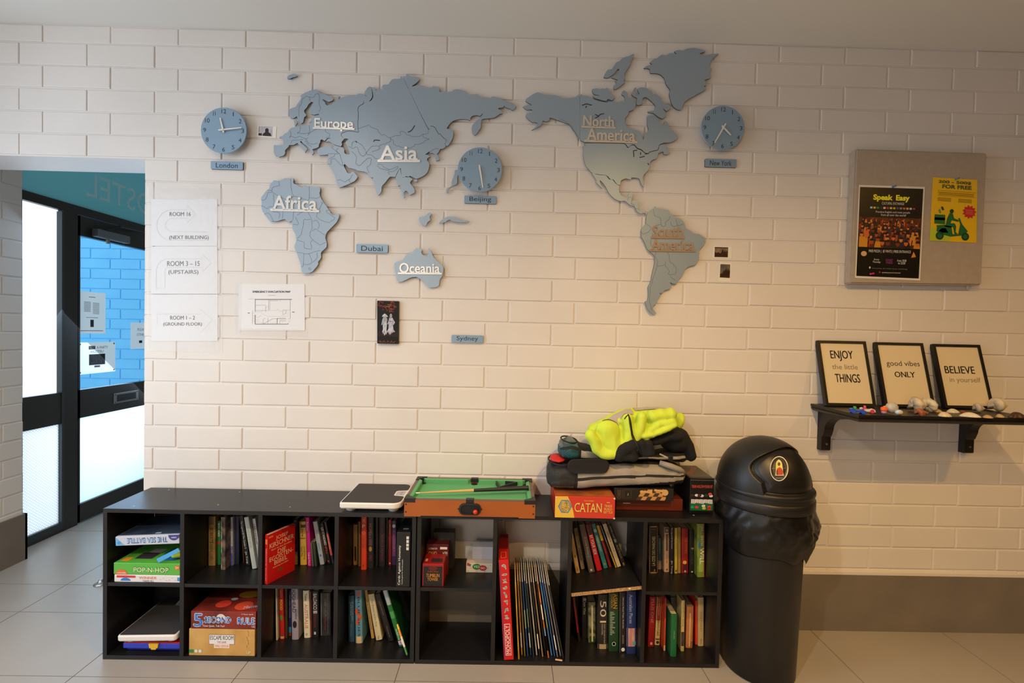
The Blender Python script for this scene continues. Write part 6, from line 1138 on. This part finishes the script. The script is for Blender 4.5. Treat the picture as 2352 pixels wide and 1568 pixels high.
softbag(lower, lm_, seed=1).build('body', t, smooth=True, fix=False)
m = MB(); P = [(x,z) for x, z in rrect(.170,.058,(.028,)*4, 6)]; PA = math.radians(2)
c0 = on_y(1352,1071,-.24); rings = []
for ins, y in ((0,-.236),(0,-.244),(.004,-.2475)): rings.append([(c0.x+(x*(1-ins*8)),y+abs(x)*.08,c0.z+z*(1-ins*14)+x*.03) for x, z in P])
loft(m, rings, M((22,21,22), .85, bump=(500,.3))); m.build('strap_pad', t, smooth=False)
m = MB()
m.tube([Vector((2.386+.004*math.sin(k),-.135+.088*math.cos(2*PI*k/16),.797+.004*math.sin(2*PI*k/16))) if 0 else Vector((2.44+.052*math.cos(2*PI*k/16),-.135+.088*math.sin(2*PI*k/16),.808)) for k in range(17)], .0035, BFAB, 8, cap=False); m.build('rim', t, smooth=True)
m = MB(); bm_ = bmesh.new(); bmesh.ops.create_icosphere(bm_, subdivisions=3, radius=1)
for v in bm_.verts: n1 = noise.noise(v.co*2.7); v.co = Vector((2.425+v.co.x*.033+n1*.008, -.150+v.co.y*.06, .8195+v.co.z*.009+n1*.004))
m.bm(bm_, M((190,34,26), .7)); tag(m.build('red_cloth', smooth=True), 'red cloth showing in the open net end of the lower gear bag', 'cloth')
m = MB(); m.tube([on_y(1515,1062,-.20), on_y(1540,1070,-.215), on_y(1562,1078,-.20), on_y(1572,1090,-.17)], [.010,.012,.011,.006], FAB, 10); m.build('side_flap', t, smooth=True)
zu = .822
upper = [(2.432,-.13,.040,.835,.868),(2.445,-.13,.070,.826,.884),(2.48,-.13,.082,zu,.897),(2.54,-.13,.072,zu,.872),(2.62,-.13,.056,.823,.843),(2.72,-.128,.056,.824,.841),(2.82,-.124,.056,.824,.841),(2.92,-.12,.066,.820,.850),(2.965,-.115,.052,.822,.850)]
def um_(x, t, fr):
    if x < 2.505: return NETT if (-.75 < t < .35) else (M((60,60,62), .3, var=(30,.2), c2=(30,90,96)) if t > .75 else BFAB)
    if x < 2.520: return BFAB
    if t < -.55 or t > .55: return BFAB
    return FAB if (x < 2.60 or t > -.2) else BFAB
t2 = thing('gear_bag', 'grey and black gear bag with teal net end, directly under the jacket', 'bag', (2.68,-.13,zu), 'soft gear bags')
softbag(upper, um_, seed=5).build('body', t2, smooth=True, fix=False)
m = MB(); m.tube([Vector((2.474+.034*math.cos(2*PI*k/16),-.13+.060*math.sin(2*PI*k/16),.894-.004*math.cos(2*PI*k/16))) for k in range(17)], .003, BFAB, 8, cap=False); m.build('rim', t2, smooth=True)

# the jacket, thrown over the bags in a heap
from mathutils.bvhtree import BVHTree
def blob(parts, name, voxel, noise_amp, seed, mfun, parent):
    """soft cloth mass: overlapping rounded lumps fused by a voxel remesh, then wrinkled"""
    bm = bmesh.new()
    for c, r, rot in parts:
        b2 = bmesh.new(); bmesh.ops.create_icosphere(b2, subdivisions=3, radius=1)
        Mx = Matrix.Translation(c) @ Matrix.Rotation(rot, 4, 'Y') @ Matrix.Diagonal((r[0],r[1],r[2],1))
        bmesh.ops.transform(b2, matrix=Mx, verts=b2.verts); me = bpy.data.meshes.new('t'); b2.to_mesh(me); b2.free(); bm.from_mesh(me); bpy.data.meshes.remove(me)
    me = bpy.data.meshes.new('t'); bm.to_mesh(me); bm.free()
    o = bpy.data.objects.new('t', me); COL.objects.link(o); md = o.modifiers.new('r', 'REMESH'); md.mode = 'VOXEL'; md.voxel_size = voxel
    sm = o.modifiers.new('s', 'SMOOTH'); sm.factor = .5; sm.iterations = 6
    bpy.context.view_layer.update(); m2 = bpy.data.meshes.new_from_object(o.evaluated_get(bpy.context.evaluated_depsgraph_get()))
    bpy.data.objects.remove(o); bpy.data.meshes.remove(me)
    for v in m2.vertices:
        p = v.co; w = noise.noise(Vector((p.x*26+seed, p.y*14, p.z*16+p.x*10)))
        w = (1-abs(w)*2.2)*noise_amp+noise.noise(p*60)*noise_amp*.25
        v.co = p+v.normal*w
    mats = []
    for pl_ in m2.polygons:
        mt = mfun(pl_.center, pl_.normal)
        if mt not in mats: mats.append(mt)
    for mt in mats: m2.materials.append(mt)
    for pl_ in m2.polygons: pl_.material_index = mats.index(mfun(pl_.center, pl_.normal)); pl_.use_smooth = True
    m2.name = name; ob = bpy.data.objects.new(name, m2); COL.objects.link(ob); child(ob, parent); return ob
def E(x, y, rx, rz, ry=.07, Y=-.14, rot=0):
    k = (2.0746+Y)/F; c = on_y(x, y, Y); return (c, (rx*k, ry, rz*k), math.radians(rot))
HIV = M((200,222,66), .85, bump=(400,.2)); NAVY = M((15,16,20), .9, bump=(400,.3)); SILV = M((176,166,156), .45)
jk = thing('jacket', 'crumpled fluorescent yellow and black work jacket heaped on the bags', 'jacket', (2.76,-.14,.90))
ridge = [(on_y(x, y, -.13).x, on_y(x, y, -.13).z) for x, y in ((1372,967),(1400,955),(1430,944.5),(1452,941),(1480,938.5),(1510,936.5),(1545,937))]
def jm(c, n): return HIV
def chain(pts, rx, rz, ry, Y, n=7):            # a soft roll of cloth along a line of the photograph
    out = []
    for (ax, ay), (bx, by) in zip(pts, pts[1:]):
        for k in range(n): f = k/n; out.append(E(ax+(bx-ax)*f, ay+(by-ay)*f, rx, rz, ry, Y))
    return out+[E(*pts[-1], rx, rz, ry, Y)]
yel = [E(1450,984,76,36,.080), E(1392,990,42,27,.076,-.145,-30), E(1372,992,23,20,.072), E(1410,1006,44,34,.055,-.165,-6), E(1505,964,46,25,.080,rot=-4), E(1482,952,62,15,.072,rot=-4), E(1425,958,44,13,.068,rot=-22), E(1555,968,11,22,.05,-.10,28)]
yel += chain([(1356,998),(1366,1012),(1372,1030),(1386,1042),(1410,1042)],13,12,.030,-.222)      # turned-up sleeve
yel += chain([(1395,985),(1400,1010),(1412,1030)],26,20,.032,-.212)+chain([(1425,1030),(1440,1012),(1446,990),(1442,962)],12,12,.026,-.216)
yel += chain([(1458,1008),(1468,985),(1474,960)],11,14,.026,-.218)+chain([(1484,1006),(1490,988),(1512,972),(1545,968)],8,8,.024,-.216)+chain([(1478,1000),(1498,996),(1530,983),(1546,976)],10,7,.024,-.222)+chain([(1500,955),(1540,950)],14,14,.03,-.205)
yo = blob(yel, 'yellow_shell', .0048, .0030, 3, jm, jk)
blk = [E(1548,1008,36,30,.066,-.12,20), E(1525,996,34,18,.062,-.13,-12), E(1556,1050,20,8,.045,-.12), E(1500,1006,26,14,.055,-.14)]
blk += chain([(1540,985),(1565,998),(1577,1020),(1583,1044)],12,13,.050,-.125)+chain([(1500,1012),(1530,1002),(1556,1000)],14,10,.03,-.185)
blk += chain([(1420,1046),(1432,1032),(1452,1022)],14,13,.026,-.236)+chain([(1428,1050),(1455,1050)],12,8,.024,-.236)+chain([(1450,1030),(1456,1048)],7,12,.022,-.236)+chain([(1472,1018),(1480,1040),(1494,1040),(1490,1018)],9,9,.022,-.236)
bo = blob(blk, 'black_panel', .0052, .0028, 9, lambda c, n: NAVY, jk)
for o_ in (yo, bo): o_.data.update()
# objects are parented with an inverse matrix, so mesh coordinates are world coordinates here
TB_ = [BVHTree.FromPolygons([v.co.copy() for v in o_.data.vertices], [list(p.vertices) for p in o_.data.polygons]) for o_ in (yo, bo)]
def touch(x, y, off=.002):
    d = ray(x, y).normalized(); best = None
    for b_ in TB_:
        h = b_.ray_cast(CAM, d)
        if h[0] is not None and (best is None or h[3] < best[1]): best = (h[0], h[3])
    return best[0]-d*off if best else on_y(x, y, -.2)
for i in (0,1):
    S_ = MB(); rows = []
    for q in range(31):
        f = q/30; X = ridge[0][0]+(ridge[-1][0]-ridge[0][0])*((.02+.40*f) if i == 0 else (.46+.52*f)); row = []
        for y in ((-.196,-.184,-.172,-.160,-.148) if i == 0 else (-.176,-.166,-.156,-.146,-.136)):
            h = TB_[0].ray_cast(Vector((X,y-.02*(1-f)*(i == 0),1.3)), Vector((0,0,-1)))
            row.append((h[0]+Vector((0,-.0016,.0036))) if h[0] is not None else Vector((X,y,.95)))
        rows.append(row)
    S_.add([p for r in rows for p in r], [(a*5+b,(a+1)*5+b,(a+1)*5+b+1,a*5+b+1) for a in range(30) for b in range(4)], SILV); S_.build('reflective_strip', jk, smooth=True)
m = MB(); zp = [touch(x, y) for x, y in ((1443,951),(1446,960),(1448,972),(1450,985),(1452,998),(1457,1010),(1462,1020),(1468,1032),(1474,1044))]
m.tube(zp, [.002,.004,.0048,.0042,.0045,.005,.005,.0045,.003], M((18,18,20), .6), 8); zo = m.build('zip', jk, smooth=True); m = MB(); m.tube([touch(1443,952,.004), touch(1438,956,.005), touch(1434,962,.004)], .0018, BLACK, 8); m.build('zip_pull', zo)
m = MB(); m.tube([on_y(1544,938,-.15), on_y(1547,946,-.145), on_y(1548,958,-.15), on_y(1549,970,-.16)], .0025, M((60,56,50), .6), 8); m.build('collar_edge', jk)
# light buckle and webbing of the upper bag at the right
m = MB(); b0 = on_y(1540,1052,-.205)
m.box((b0.x-.010,b0.y-.004,b0.z-.011),(b0.x+.010,b0.y+.002,b0.z+.011), M((22,22,24), .4), .003); m.line([on_y(1515,1042,-.207), on_y(1532,1050,-.207)], .006, NY, M((170,168,160), .6)); m.build('buckle', t2)
# ================================================================== the bin
BX, BY = 3.264, -.232
PL = M((22,21,22), .42, spec=.5); PLF = M((17,16,17), .40)
bin_ = thing('rubbish_bin', 'tall black dome-topped rubbish bin between the shelf units and the wall shelf', 'bin', (BX,BY,0))
m = MB(); m.lathe([(.128,0),(.134,.004),(.150,.62),(.152,.69)], (BX,BY,0), PL, 64); m.build('body', bin_, smooth=True)
zr = .682; RD_ = .1765; ZT = .946; ZD = .752
fa = math.radians(-68)                          # the flap faces right and forward
def dome_r(z):
    u = (z-ZD)/(ZT-ZD)
    return RD_ if u <= 0 else RD_*math.sqrt(max(0, 1-u**2.1))
def wang(a): return (a-fa+PI) % (2*PI)-PI
def flap_in(a, z):                              # > 0 inside the flap opening, in metres from its edge
    w = abs(wang(a)); r = max(.03, dome_r(z)); lo = z-(ZD+.004)
    if z < .80: lim = .90+.06*max(0,(z-.765)/.035)
    elif z < .85: lim = .96+.28*math.sin((z-.80)/.05*PI/2)
    else: lim = 1.24*math.sqrt(max(0, 1-((z-.85)/.072)**2))
    return min(lo, (lim-w)*r, .924-z)
NA, NZ = 320, 130
zs_ = [zr+(ZD-zr)*i/10 for i in range(10)]+[ZD+(ZT-ZD)*math.sin(PI/2*i/NZ) for i in range(NZ+1)]
ss = lambda e0, e1, v: (lambda t: t*t*(3-2*t))(max(0, min(1, (v-e0)/(e1-e0))))
vs, fs, fv, ff, fid = [], [], [], [], {}
for i, z in enumerate(zs_):
    for k in range(NA):
        a = 2*PI*k/NA; g = flap_in(a, z); r = dome_r(z)-.016*ss(-.001,.0085,g); r = max(r, .0005); vs.append((BX+r*math.cos(a), BY+r*math.sin(a), z))
fs = [(i*NA+k, i*NA+(k+1)%NA, (i+1)*NA+(k+1)%NA, (i+1)*NA+k) for i in range(len(zs_)-1) for k in range(NA)]
m = MB(); m.add(vs, fs, PL)
m.lathe([(RD_,zr+.040),(RD_+.004,zr+.036),(RD_+.004,zr+.006),(RD_,zr),(RD_-.012,zr)], (BX,BY,0), PL, 96, cap=False)
m.lathe([(RD_+.001,ZD+.004),(RD_+.0035,ZD),(RD_+.0035,ZD-.008),(RD_+.001,ZD-.012)], (BX,BY,0), PL, 96, cap=False)
lid_ = m.build('dome_lid', bin_, smooth=True)
for i in range(len(zs_)-1):
    for k in range(NA):
        c4 = [(i,k),(i,(k+1)%NA),(i+1,(k+1)%NA),(i+1,k)]
        if min(flap_in(2*PI*b/NA, zs_[a]) for a, b in c4) < .0030: continue
        q = []
        for c in c4:
            if c not in fid:
                a = 2*PI*c[1]/NA; z = zs_[c[0]]; g = flap_in(a, z); r = dome_r(z)-.0195+.0065*ss(.006,.0115,g)+.0035*ss(.011,.034,g); fid[c] = len(fv); fv.append(Vector((BX+r*math.cos(a), BY+r*math.sin(a), z)))
            q.append(fid[c])
        ff.append(q)
m = MB(); m.add(fv, ff, PLF); fo = m.build('flap', bin_, smooth=True)
from mathutils.bvhtree import BVHTree
FB = BVHTree.FromPolygons([v.co.copy() for v in fo.data.vertices], [list(p.vertices) for p in fo.data.polygons])
# oval sticker on the flap: white ring, seated robed figure under an arch
def fpt(x, y, off):
    d = ray(x, y).normalized(); h = FB.ray_cast(CAM, d)
    return (h[0] if h[0] is not None else on_y(x, y, BY-RD_*.8))-d*off
def fpoly(mb, pts, mt, off): mb.add([fpt(1600+x/4.9, 980+y/4.9, off) for x, y in pts], [list(range(len(pts)))], mt)
st = MB(); el = lambda cx, cy, rx, ry, n=40: [(cx+rx*math.cos(2*PI*k/n), cy+ry*math.sin(2*PI*k/n)) for k in range(n)]
STW = M((222,214,200), .45)
fpoly(st, el(929,470,103,140), STW, .0016); fpoly(st, el(929,470,94,131), M((24,22,22), .45), .0022)
arch = [(885,548),(980,548),(972,490),(966,440),(960,405),(945,380),(924,366),(905,382),(892,410),(890,450),(892,490)]
fpoly(st, arch, STW, .0028); fpoly(st, [(924+(x-924)*.88,470+(y-470)*.93) for x, y in arch], M((206,196,90), .5), .0032)
fpoly(st, [(898,540),(972,540),(975,500),(955,465),(930,452),(905,470),(897,500)], M((176,60,30), .5), .0036); fpoly(st, [(898,540),(915,540),(912,480),(902,490)], M((60,44,34), .5), .0039); fpoly(st, el(928,418,14,20,20), M((70,46,34), .5), .0036)
for x0, x1, y in ((845,885,470),(975,1012,466)): fpoly(st, [(x0,y-2),(x1,y-2),(x1,y+3),(x0,y+3)], M((120,110,100), .5), .0030)
for k in range(6): fpoly(st, [(890+14*k,572),(898+14*k,572),(898+14*k,582),(890+14*k,582)], M((150,140,128), .5), .0030)
so = st.build('oval_sticker', fo, fix=False); so['label'] = 'oval sticker with a seated figure in red robe'
# black liner folded over the rim
LN = M((14,14,15), .36, spec=.45, bump=(22,.25)); NAl, NZl = 110, 30; vs, fs = [], []
for i in range(NZl+1):
    f = i/NZl
    for k in range(NAl):
        a = 2*PI*k/NAl; ca, sa = math.cos(a), math.sin(a); w = wang(a+.15)
        drop = .185+.04*math.exp(-((a-5.9)/.5)**2)+.02*noise.noise(Vector((ca*2,sa*2,7)))
        z = .69-drop*f; bulge = .012+.016*math.sin(PI*min(1,f*1.1))+.030*math.exp(-(((a+PI) % (2*PI)-PI+.05)/.42)**2)*math.sin(PI*min(1,f+.12))
        wr = noise.noise(Vector((ca*6+f*2.2, sa*6-f*3.5, f*2.2)))*.010+noise.noise(Vector((ca*16+f*7, sa*16-f*9, f*5)))*.0045
        r = .154+bulge*(1-.62*f**3)+wr*math.sin(PI*min(1,f*.9+.08))
        if f > .9: r -= (f-.9)*.05
        r = max(r, .1505)
        if z < .625 and math.cos(a) < -.6: r = min(r, (BX-3.0925)/-ca*.995)
        vs.append(Vector((BX+r*ca, BY+r*sa, z)))
for i in range(NZl):
    for k in range(NAl): fs.append((i*NAl+k, i*NAl+(k+1)%NAl, (i+1)*NAl+(k+1)%NAl, (i+1)*NAl+k))
m = MB(); m.add(vs, fs, LN); lo = m.build('bin_liner', bin_, smooth=True, fix=False)
md = lo.modifiers.new('thickness', 'SOLIDIFY'); md.thickness = .0012; md.offset = -1

# ================================================================== the wall shelf
ZH = 1.051; YH = -.288; XH = 3.602; XE = 4.345; SHK = M((26,23,22), .38)
ws = thing('wall_shelf', 'black wall shelf on two curved brackets, holding frames and seashells', 'wall shelf', (3.97,0,ZH-.03))
m = MB(); 
prof = [(0,0),(0,-.010),(.005,-.012),(.005,-.015),(.001,-.018),(.006,-.024),(.012,-.030)]
def shelf_ring(ins, z): return [(XH+ins,0,ZH+z),(XH+ins,YH+ins,ZH+z),(XE-ins,YH+ins,ZH+z),(XE-ins,0,ZH+z)]
loft(m, [shelf_ring(i, z) for i, z in prof[::-1]], SHK); m.build('board', ws)
for bx in (on_y(1893.5,1020,-.02).x, on_y(2221,1030,-.02).x):
    P = [(0,.842),(-.026,.842),(-.030,.846),(-.030,.905),(-.036,.912),(-.046,.940)]+[(-.046-.085*(1-math.cos(PI/2*k/8)), .940+.066*math.sin(PI/2*k/8)) for k in range(1,9)]+[(-.150,1.008),(-.190,1.0205),(0,1.0205)]
    m = MB(); m.prism([(bx-.021,y,z) for y, z in P], (.042,0,0), SHK); bo_ = m.build('bracket', ws); m = MB(); m.lathe([(.0045,-.0335),(.0045,-.030)], (bx+.002,0,.872), M((140,132,120), .35, metal=.7), 14, 'y'); m.build('screw', bo_)
# three picture frames leaning on the wall
IVORY = M((218,202,168), .5); FRK = M((20,19,19), .4)
def frame(label, tl, tr_, bl, br, words):
    yb_, yt_ = -.082, -.0085
    TL, TR = on_y(*tl, yt_), on_y(*tr_, yt_); BL, BR = on_y(*bl, yb_), on_y(*br, yb_); BL.z = BR.z = ZH+.0042
    TL.z = TR.z = (TL.z+TR.z)/2; TL.x = (TL.x+BL.x)/2; BL.x = TL.x; TR.x = (TR.x+BR.x)/2; BR.x = TR.x
    ux = (BR-BL); W0 = ux.length; ux.normalize(); uy = (TL-BL); H0 = uy.length; uy.normalize(); n = ux.cross(uy).normalized()
    if n.y > 0: n = -n
    at = lambda a, b, e=0: BL+ux*a+uy*b+n*e
    t = thing('picture_frame', label, 'picture frame', (BL+BR)/2, 'picture frames on the wall shelf')
    m = MB(); w = .012; dp = -.014
    for a0,a1,b0,b1 in ((0,W0,0,w),(0,W0,H0-w,H0),(0,w,w,H0-w),(W0-w,W0,w,H0-w)):
        P = [at(a,b,e) for e in (dp,.004) for a, b in ((a0,b0),(a1,b0),(a1,b1),(a0,b1))]; m.add(P, [(0,3,2,1),(4,5,6,7),(0,1,5,4),(1,2,6,5),(2,3,7,6),(3,0,4,7)], FRK)
    m.build('frame', t)
    m = MB(); m.add([at(w,w),at(W0-w,w),at(W0-w,H0-w),at(w,H0-w)], [(0,1,2,3)], IVORY)
    for s, a, b, ww, hh, mt, sf in words:
        for d in ((0,) if mt is not INK else (-.0005,.0005)): m.text(s, at(W0*a+d,H0*b,.0006), ux, uy, W0*ww, H0*hh, mt, sf)
    m.build('print', t, fix=False)
GRY = M((140,126,106), .6)
frame('black picture frame reading ENJOY the little THINGS, leftmost of three', (1877,781), (1992,785), (1895,934), (2006,941), [('ENJOY',.47,.765,.46,.165,INK,False),('the little',.50,.595,.52,.075,GRY,False),('THINGS',.52,.42,.50,.13,INK,False)])
frame('black picture frame reading good vibes ONLY, middle of three', (2007,785), (2122,789), (2033,938), (2143,941), [('good vibes',.52,.66,.68,.105,M((60,54,46), .6),False),('ONLY',.52,.50,.42,.085,INK,True)])
frame('black picture frame reading BELIEVE in yourself, rightmost of three', (2138,789), (2252,793), (2172,942), (2279,943), [('BELIEVE',.47,.595,.62,.115,INK,False),('in yourself',.54,.43,.64,.10,GRY,False)])
# small toys and shells along the shelf
def lump(parts, name, label, cat, group=None, sub=3):
    m = MB()
    for (x, y, z), (rx, ry, rz), c, amp, rot in parts:
        bm_ = bmesh.new(); bmesh.ops.create_icosphere(bm_, subdivisions=sub, radius=1)
        for v in bm_.verts: v.co *= 1+amp*noise.noise(v.co*2.2+Vector((x*50,0,0)))
        bmesh.ops.transform(bm_, matrix=Matrix.Translation((x,y,z)) @ Matrix.Rotation(rot,4,'Z') @ Matrix.Diagonal((rx,ry,rz,1)), verts=bm_.verts); m.bm(bm_, c if isinstance(c, bpy.types.Material) else M(c,.4))
    return tag(m.build(name, smooth=True), label, cat, group)
GT = 'small toys on the wall shelf'
def toy_car(px, py, body, seat, label, rot):
    p = on_z(px, py, ZH); t = thing('toy_car', label, 'toy', (p.x,p.y,ZH), GT, (0,0,rot)); z = ZH
    T = Matrix.Translation((p.x,p.y,z)) @ Matrix.Rotation(rot,4,'Z') @ Matrix.Scale(1.35,4)
    m = MB(); m.T = T; prof = [(-.019,.004),(-.019,.012),(-.012,.014),(-.010,.010),(.004,.010),(.010,.013),(.019,.009),(.020,.004)]; m.prism([(x,-.009,zz) for x, zz in prof], (0,.018,0), M(body,.3)); m.box((-.010,-.006,.010),(-.003,.006,.020), M(seat,.4), .002); m.build('body', t, fix=True)
    for sx in (-.012,.012):
        for sy in (-.010,.010): m = MB(); m.T = T; m.lathe([(.0055,sy-.003),(.0055,sy+.003)], (sx,0,.0058), M(body if body != (226,214,214) else (196,40,70),.4), 14, 'y'); m.build('wheel', t)
    return t
toy_car(1969,948.5,(36,76,190),(50,150,70),'small blue toy car with a green seat, leftmost on the wall shelf',math.radians(-25))
toy_car(1992,947,(226,214,214),(216,70,100),'small white toy car with a pink seat, beside the blue one',math.radians(-38))
p = on_z(2030,951,ZH); lump([((p.x,p.y,ZH+.020),(.0125,.0115,.0115),(226,96,40),.1,0),((p.x,p.y,ZH+.0092),(.010,.009,.0085),(176,140,190),.05,0),((p.x+.002,p.y,ZH+.031),(.005,.004,.003),(214,180,60),.2,0)], 'toy_figure', 'tiny orange and lilac rubber toy on the wall shelf', 'toy', GT)
p = on_z(2057,952,ZH); lump([((p.x-.006,p.y+.012,ZH+.026),(.026,.020,.0225),M((150,180,206),.4,var=(60,.15),c2=(196,170,140)),.08,.3),((p.x+.006,p.y-.008,ZH+.011),(.015,.010,.0108),(176,206,226),.1,0),((p.x+.006,p.y-.016,ZH+.010),(.010,.004,.006),(206,170,150),.05,0)], 'toy_figure', 'round blue and beige rubber toy on the wall shelf', 'toy', GT)
GS = 'seashells on the wall shelf'
def scallop(px, py, rx, ry, rz, c, label, rot=0, ribs=11, lobes=.10):
    p = on_z(px, py, ZH); m = MB(); NR, NT = 10, 44; vs, fs = [], []
    for i in range(NR+1):
        f = i/NR
        for k in range(NT):
            a = 2*PI*k/NT; r = f*(1+lobes*.3*math.sin(ribs*a)*f); h = rz*max(0, 1-f**2.2)*(1+.06*math.sin(ribs*a)*f)
            off = .25*(1-f)
            vs.append((rx*(r*math.cos(a)), ry*(r*math.sin(a)+off), .0005+h))
    for i in range(NR):
        for k in range(NT): fs.append((i*NT+k, i*NT+(k+1)%NT, (i+1)*NT+(k+1)%NT, (i+1)*NT+k))
    m.T = Matrix.Translation((p.x,p.y,ZH)) @ Matrix.Rotation(rot,4,'Z'); mt = M(c,.45,var=(60,.3),c2=tuple(int(v*.8) for v in c)); m.add(vs, fs, mt); m.add([vs[NR*NT+k] for k in range(NT)], [list(range(NT))[::-1]], mt)
    return tag(m.build('seashell', smooth=True), label, 'seashell', GS)
def whorl(px, py, ln, r, c, label, rot, spikes=0, tilt_=0):
    p = on_z(px, py, ZH); m = MB(); pts, rad = [], []; NW = 90; vs = []; fs = []; n = 14
    for i in range(NW+1):
        f = i/NW; a = 2*PI*3.6*f; R_ = r*.52*f**1.15; tr_ = (.0012+r*.50*f**1.1)*(1+.05*math.sin(55*f)+(.25*max(0,math.sin(a*spikes))**2 if spikes else 0)); x = -ln*.62*(1-f)**.9+ln*.1
        c_ = Vector((x, R_*math.cos(a), R_*math.sin(a))); u = Vector((0,math.cos(a),math.sin(a)))
        for k in range(n): b = 2*PI*k/n; vs.append(c_+u*(tr_*math.cos(b))+Vector((1,0,0))*(tr_*.9*math.sin(b)))
    for i in range(NW):
        for k in range(n): fs.append((i*n+k, i*n+(k+1)%n, (i+1)*n+(k+1)%n, (i+1)*n+k))
    zmin = min(v.z for v in vs); m.T = Matrix.Translation((p.x,p.y,ZH-zmin+.0004)) @ Matrix.Rotation(rot,4,'Z'); m.add(vs, fs+[list(range(n))[::-1],[NW*n+k for k in range(n)]], M(c,.5,var=(45,.25),c2=tuple(int(v*.72) for v in c)))
    return tag(m.build('seashell', smooth=True), label, 'seashell', GS)
whorl(2105,946,.070,.034,(226,212,186),'large ribbed white whelk shell, biggest of the cluster below the middle frame',math.radians(160),7)
whorl(2133,946.5,.055,.033,(226,216,190),'pale ridged shell touching the right side of the large whelk',math.radians(200),9)
whorl(2112,955,.062,.016,(176,100,62),'spiky orange-brown shell in front of the large whelk',math.radians(170),5)
scallop(2153,946,.022,.016,.012,(206,176,130),'tan cockle shell just right of the whelk cluster',.2)
scallop(2170,956,.026,.018,.017,(232,214,180),'cream cockle shell in the front row below the right frame',.1)
scallop(2189,947.5,.028,.017,.016,(236,226,206),'white clam shell at the back, left of the small brown one',.1,0,0)
scallop(2212,947,.018,.012,.008,(140,76,46),'small brown shell half hidden behind the long white one',.3)
scallop(2228,957,.036,.018,.017,(236,224,202),'long white clam shell in the front row',-.35,0,0)
whorl(2246,947,.044,.023,(216,200,176),'round cream snail shell below the corner of the right frame',math.radians(150))
scallop(2269,959.5,.018,.013,.011,(206,168,110),'small tan shell in the front row, left of a pair')
scallop(2297,958,.018,.013,.012,(206,176,130),'small tan shell in the front row, right of a pair',.4)
whorl(2290,945,.072,.035,(232,216,186),'large smooth white shell at the right of the frames',math.radians(165))
scallop(2336,959,.034,.020,.022,(74,44,34),'dark brown shell at the right edge of the photo',.1,7,.3)
# small metal stop on the floor by the unit's left end
p = on_z(226,1340,0); m = MB(); m.lathe([(.030,0),(.030,.002),(.020,.008),(.012,.012),(.010,.020),(.004,.023)], (p.x+.012,p.y,.0005), M((170,172,176), .3, metal=.8), 24); tag(m.build('door_stop', smooth=True), 'small chrome door stop on the floor left of the shelf unit', 'door stop')
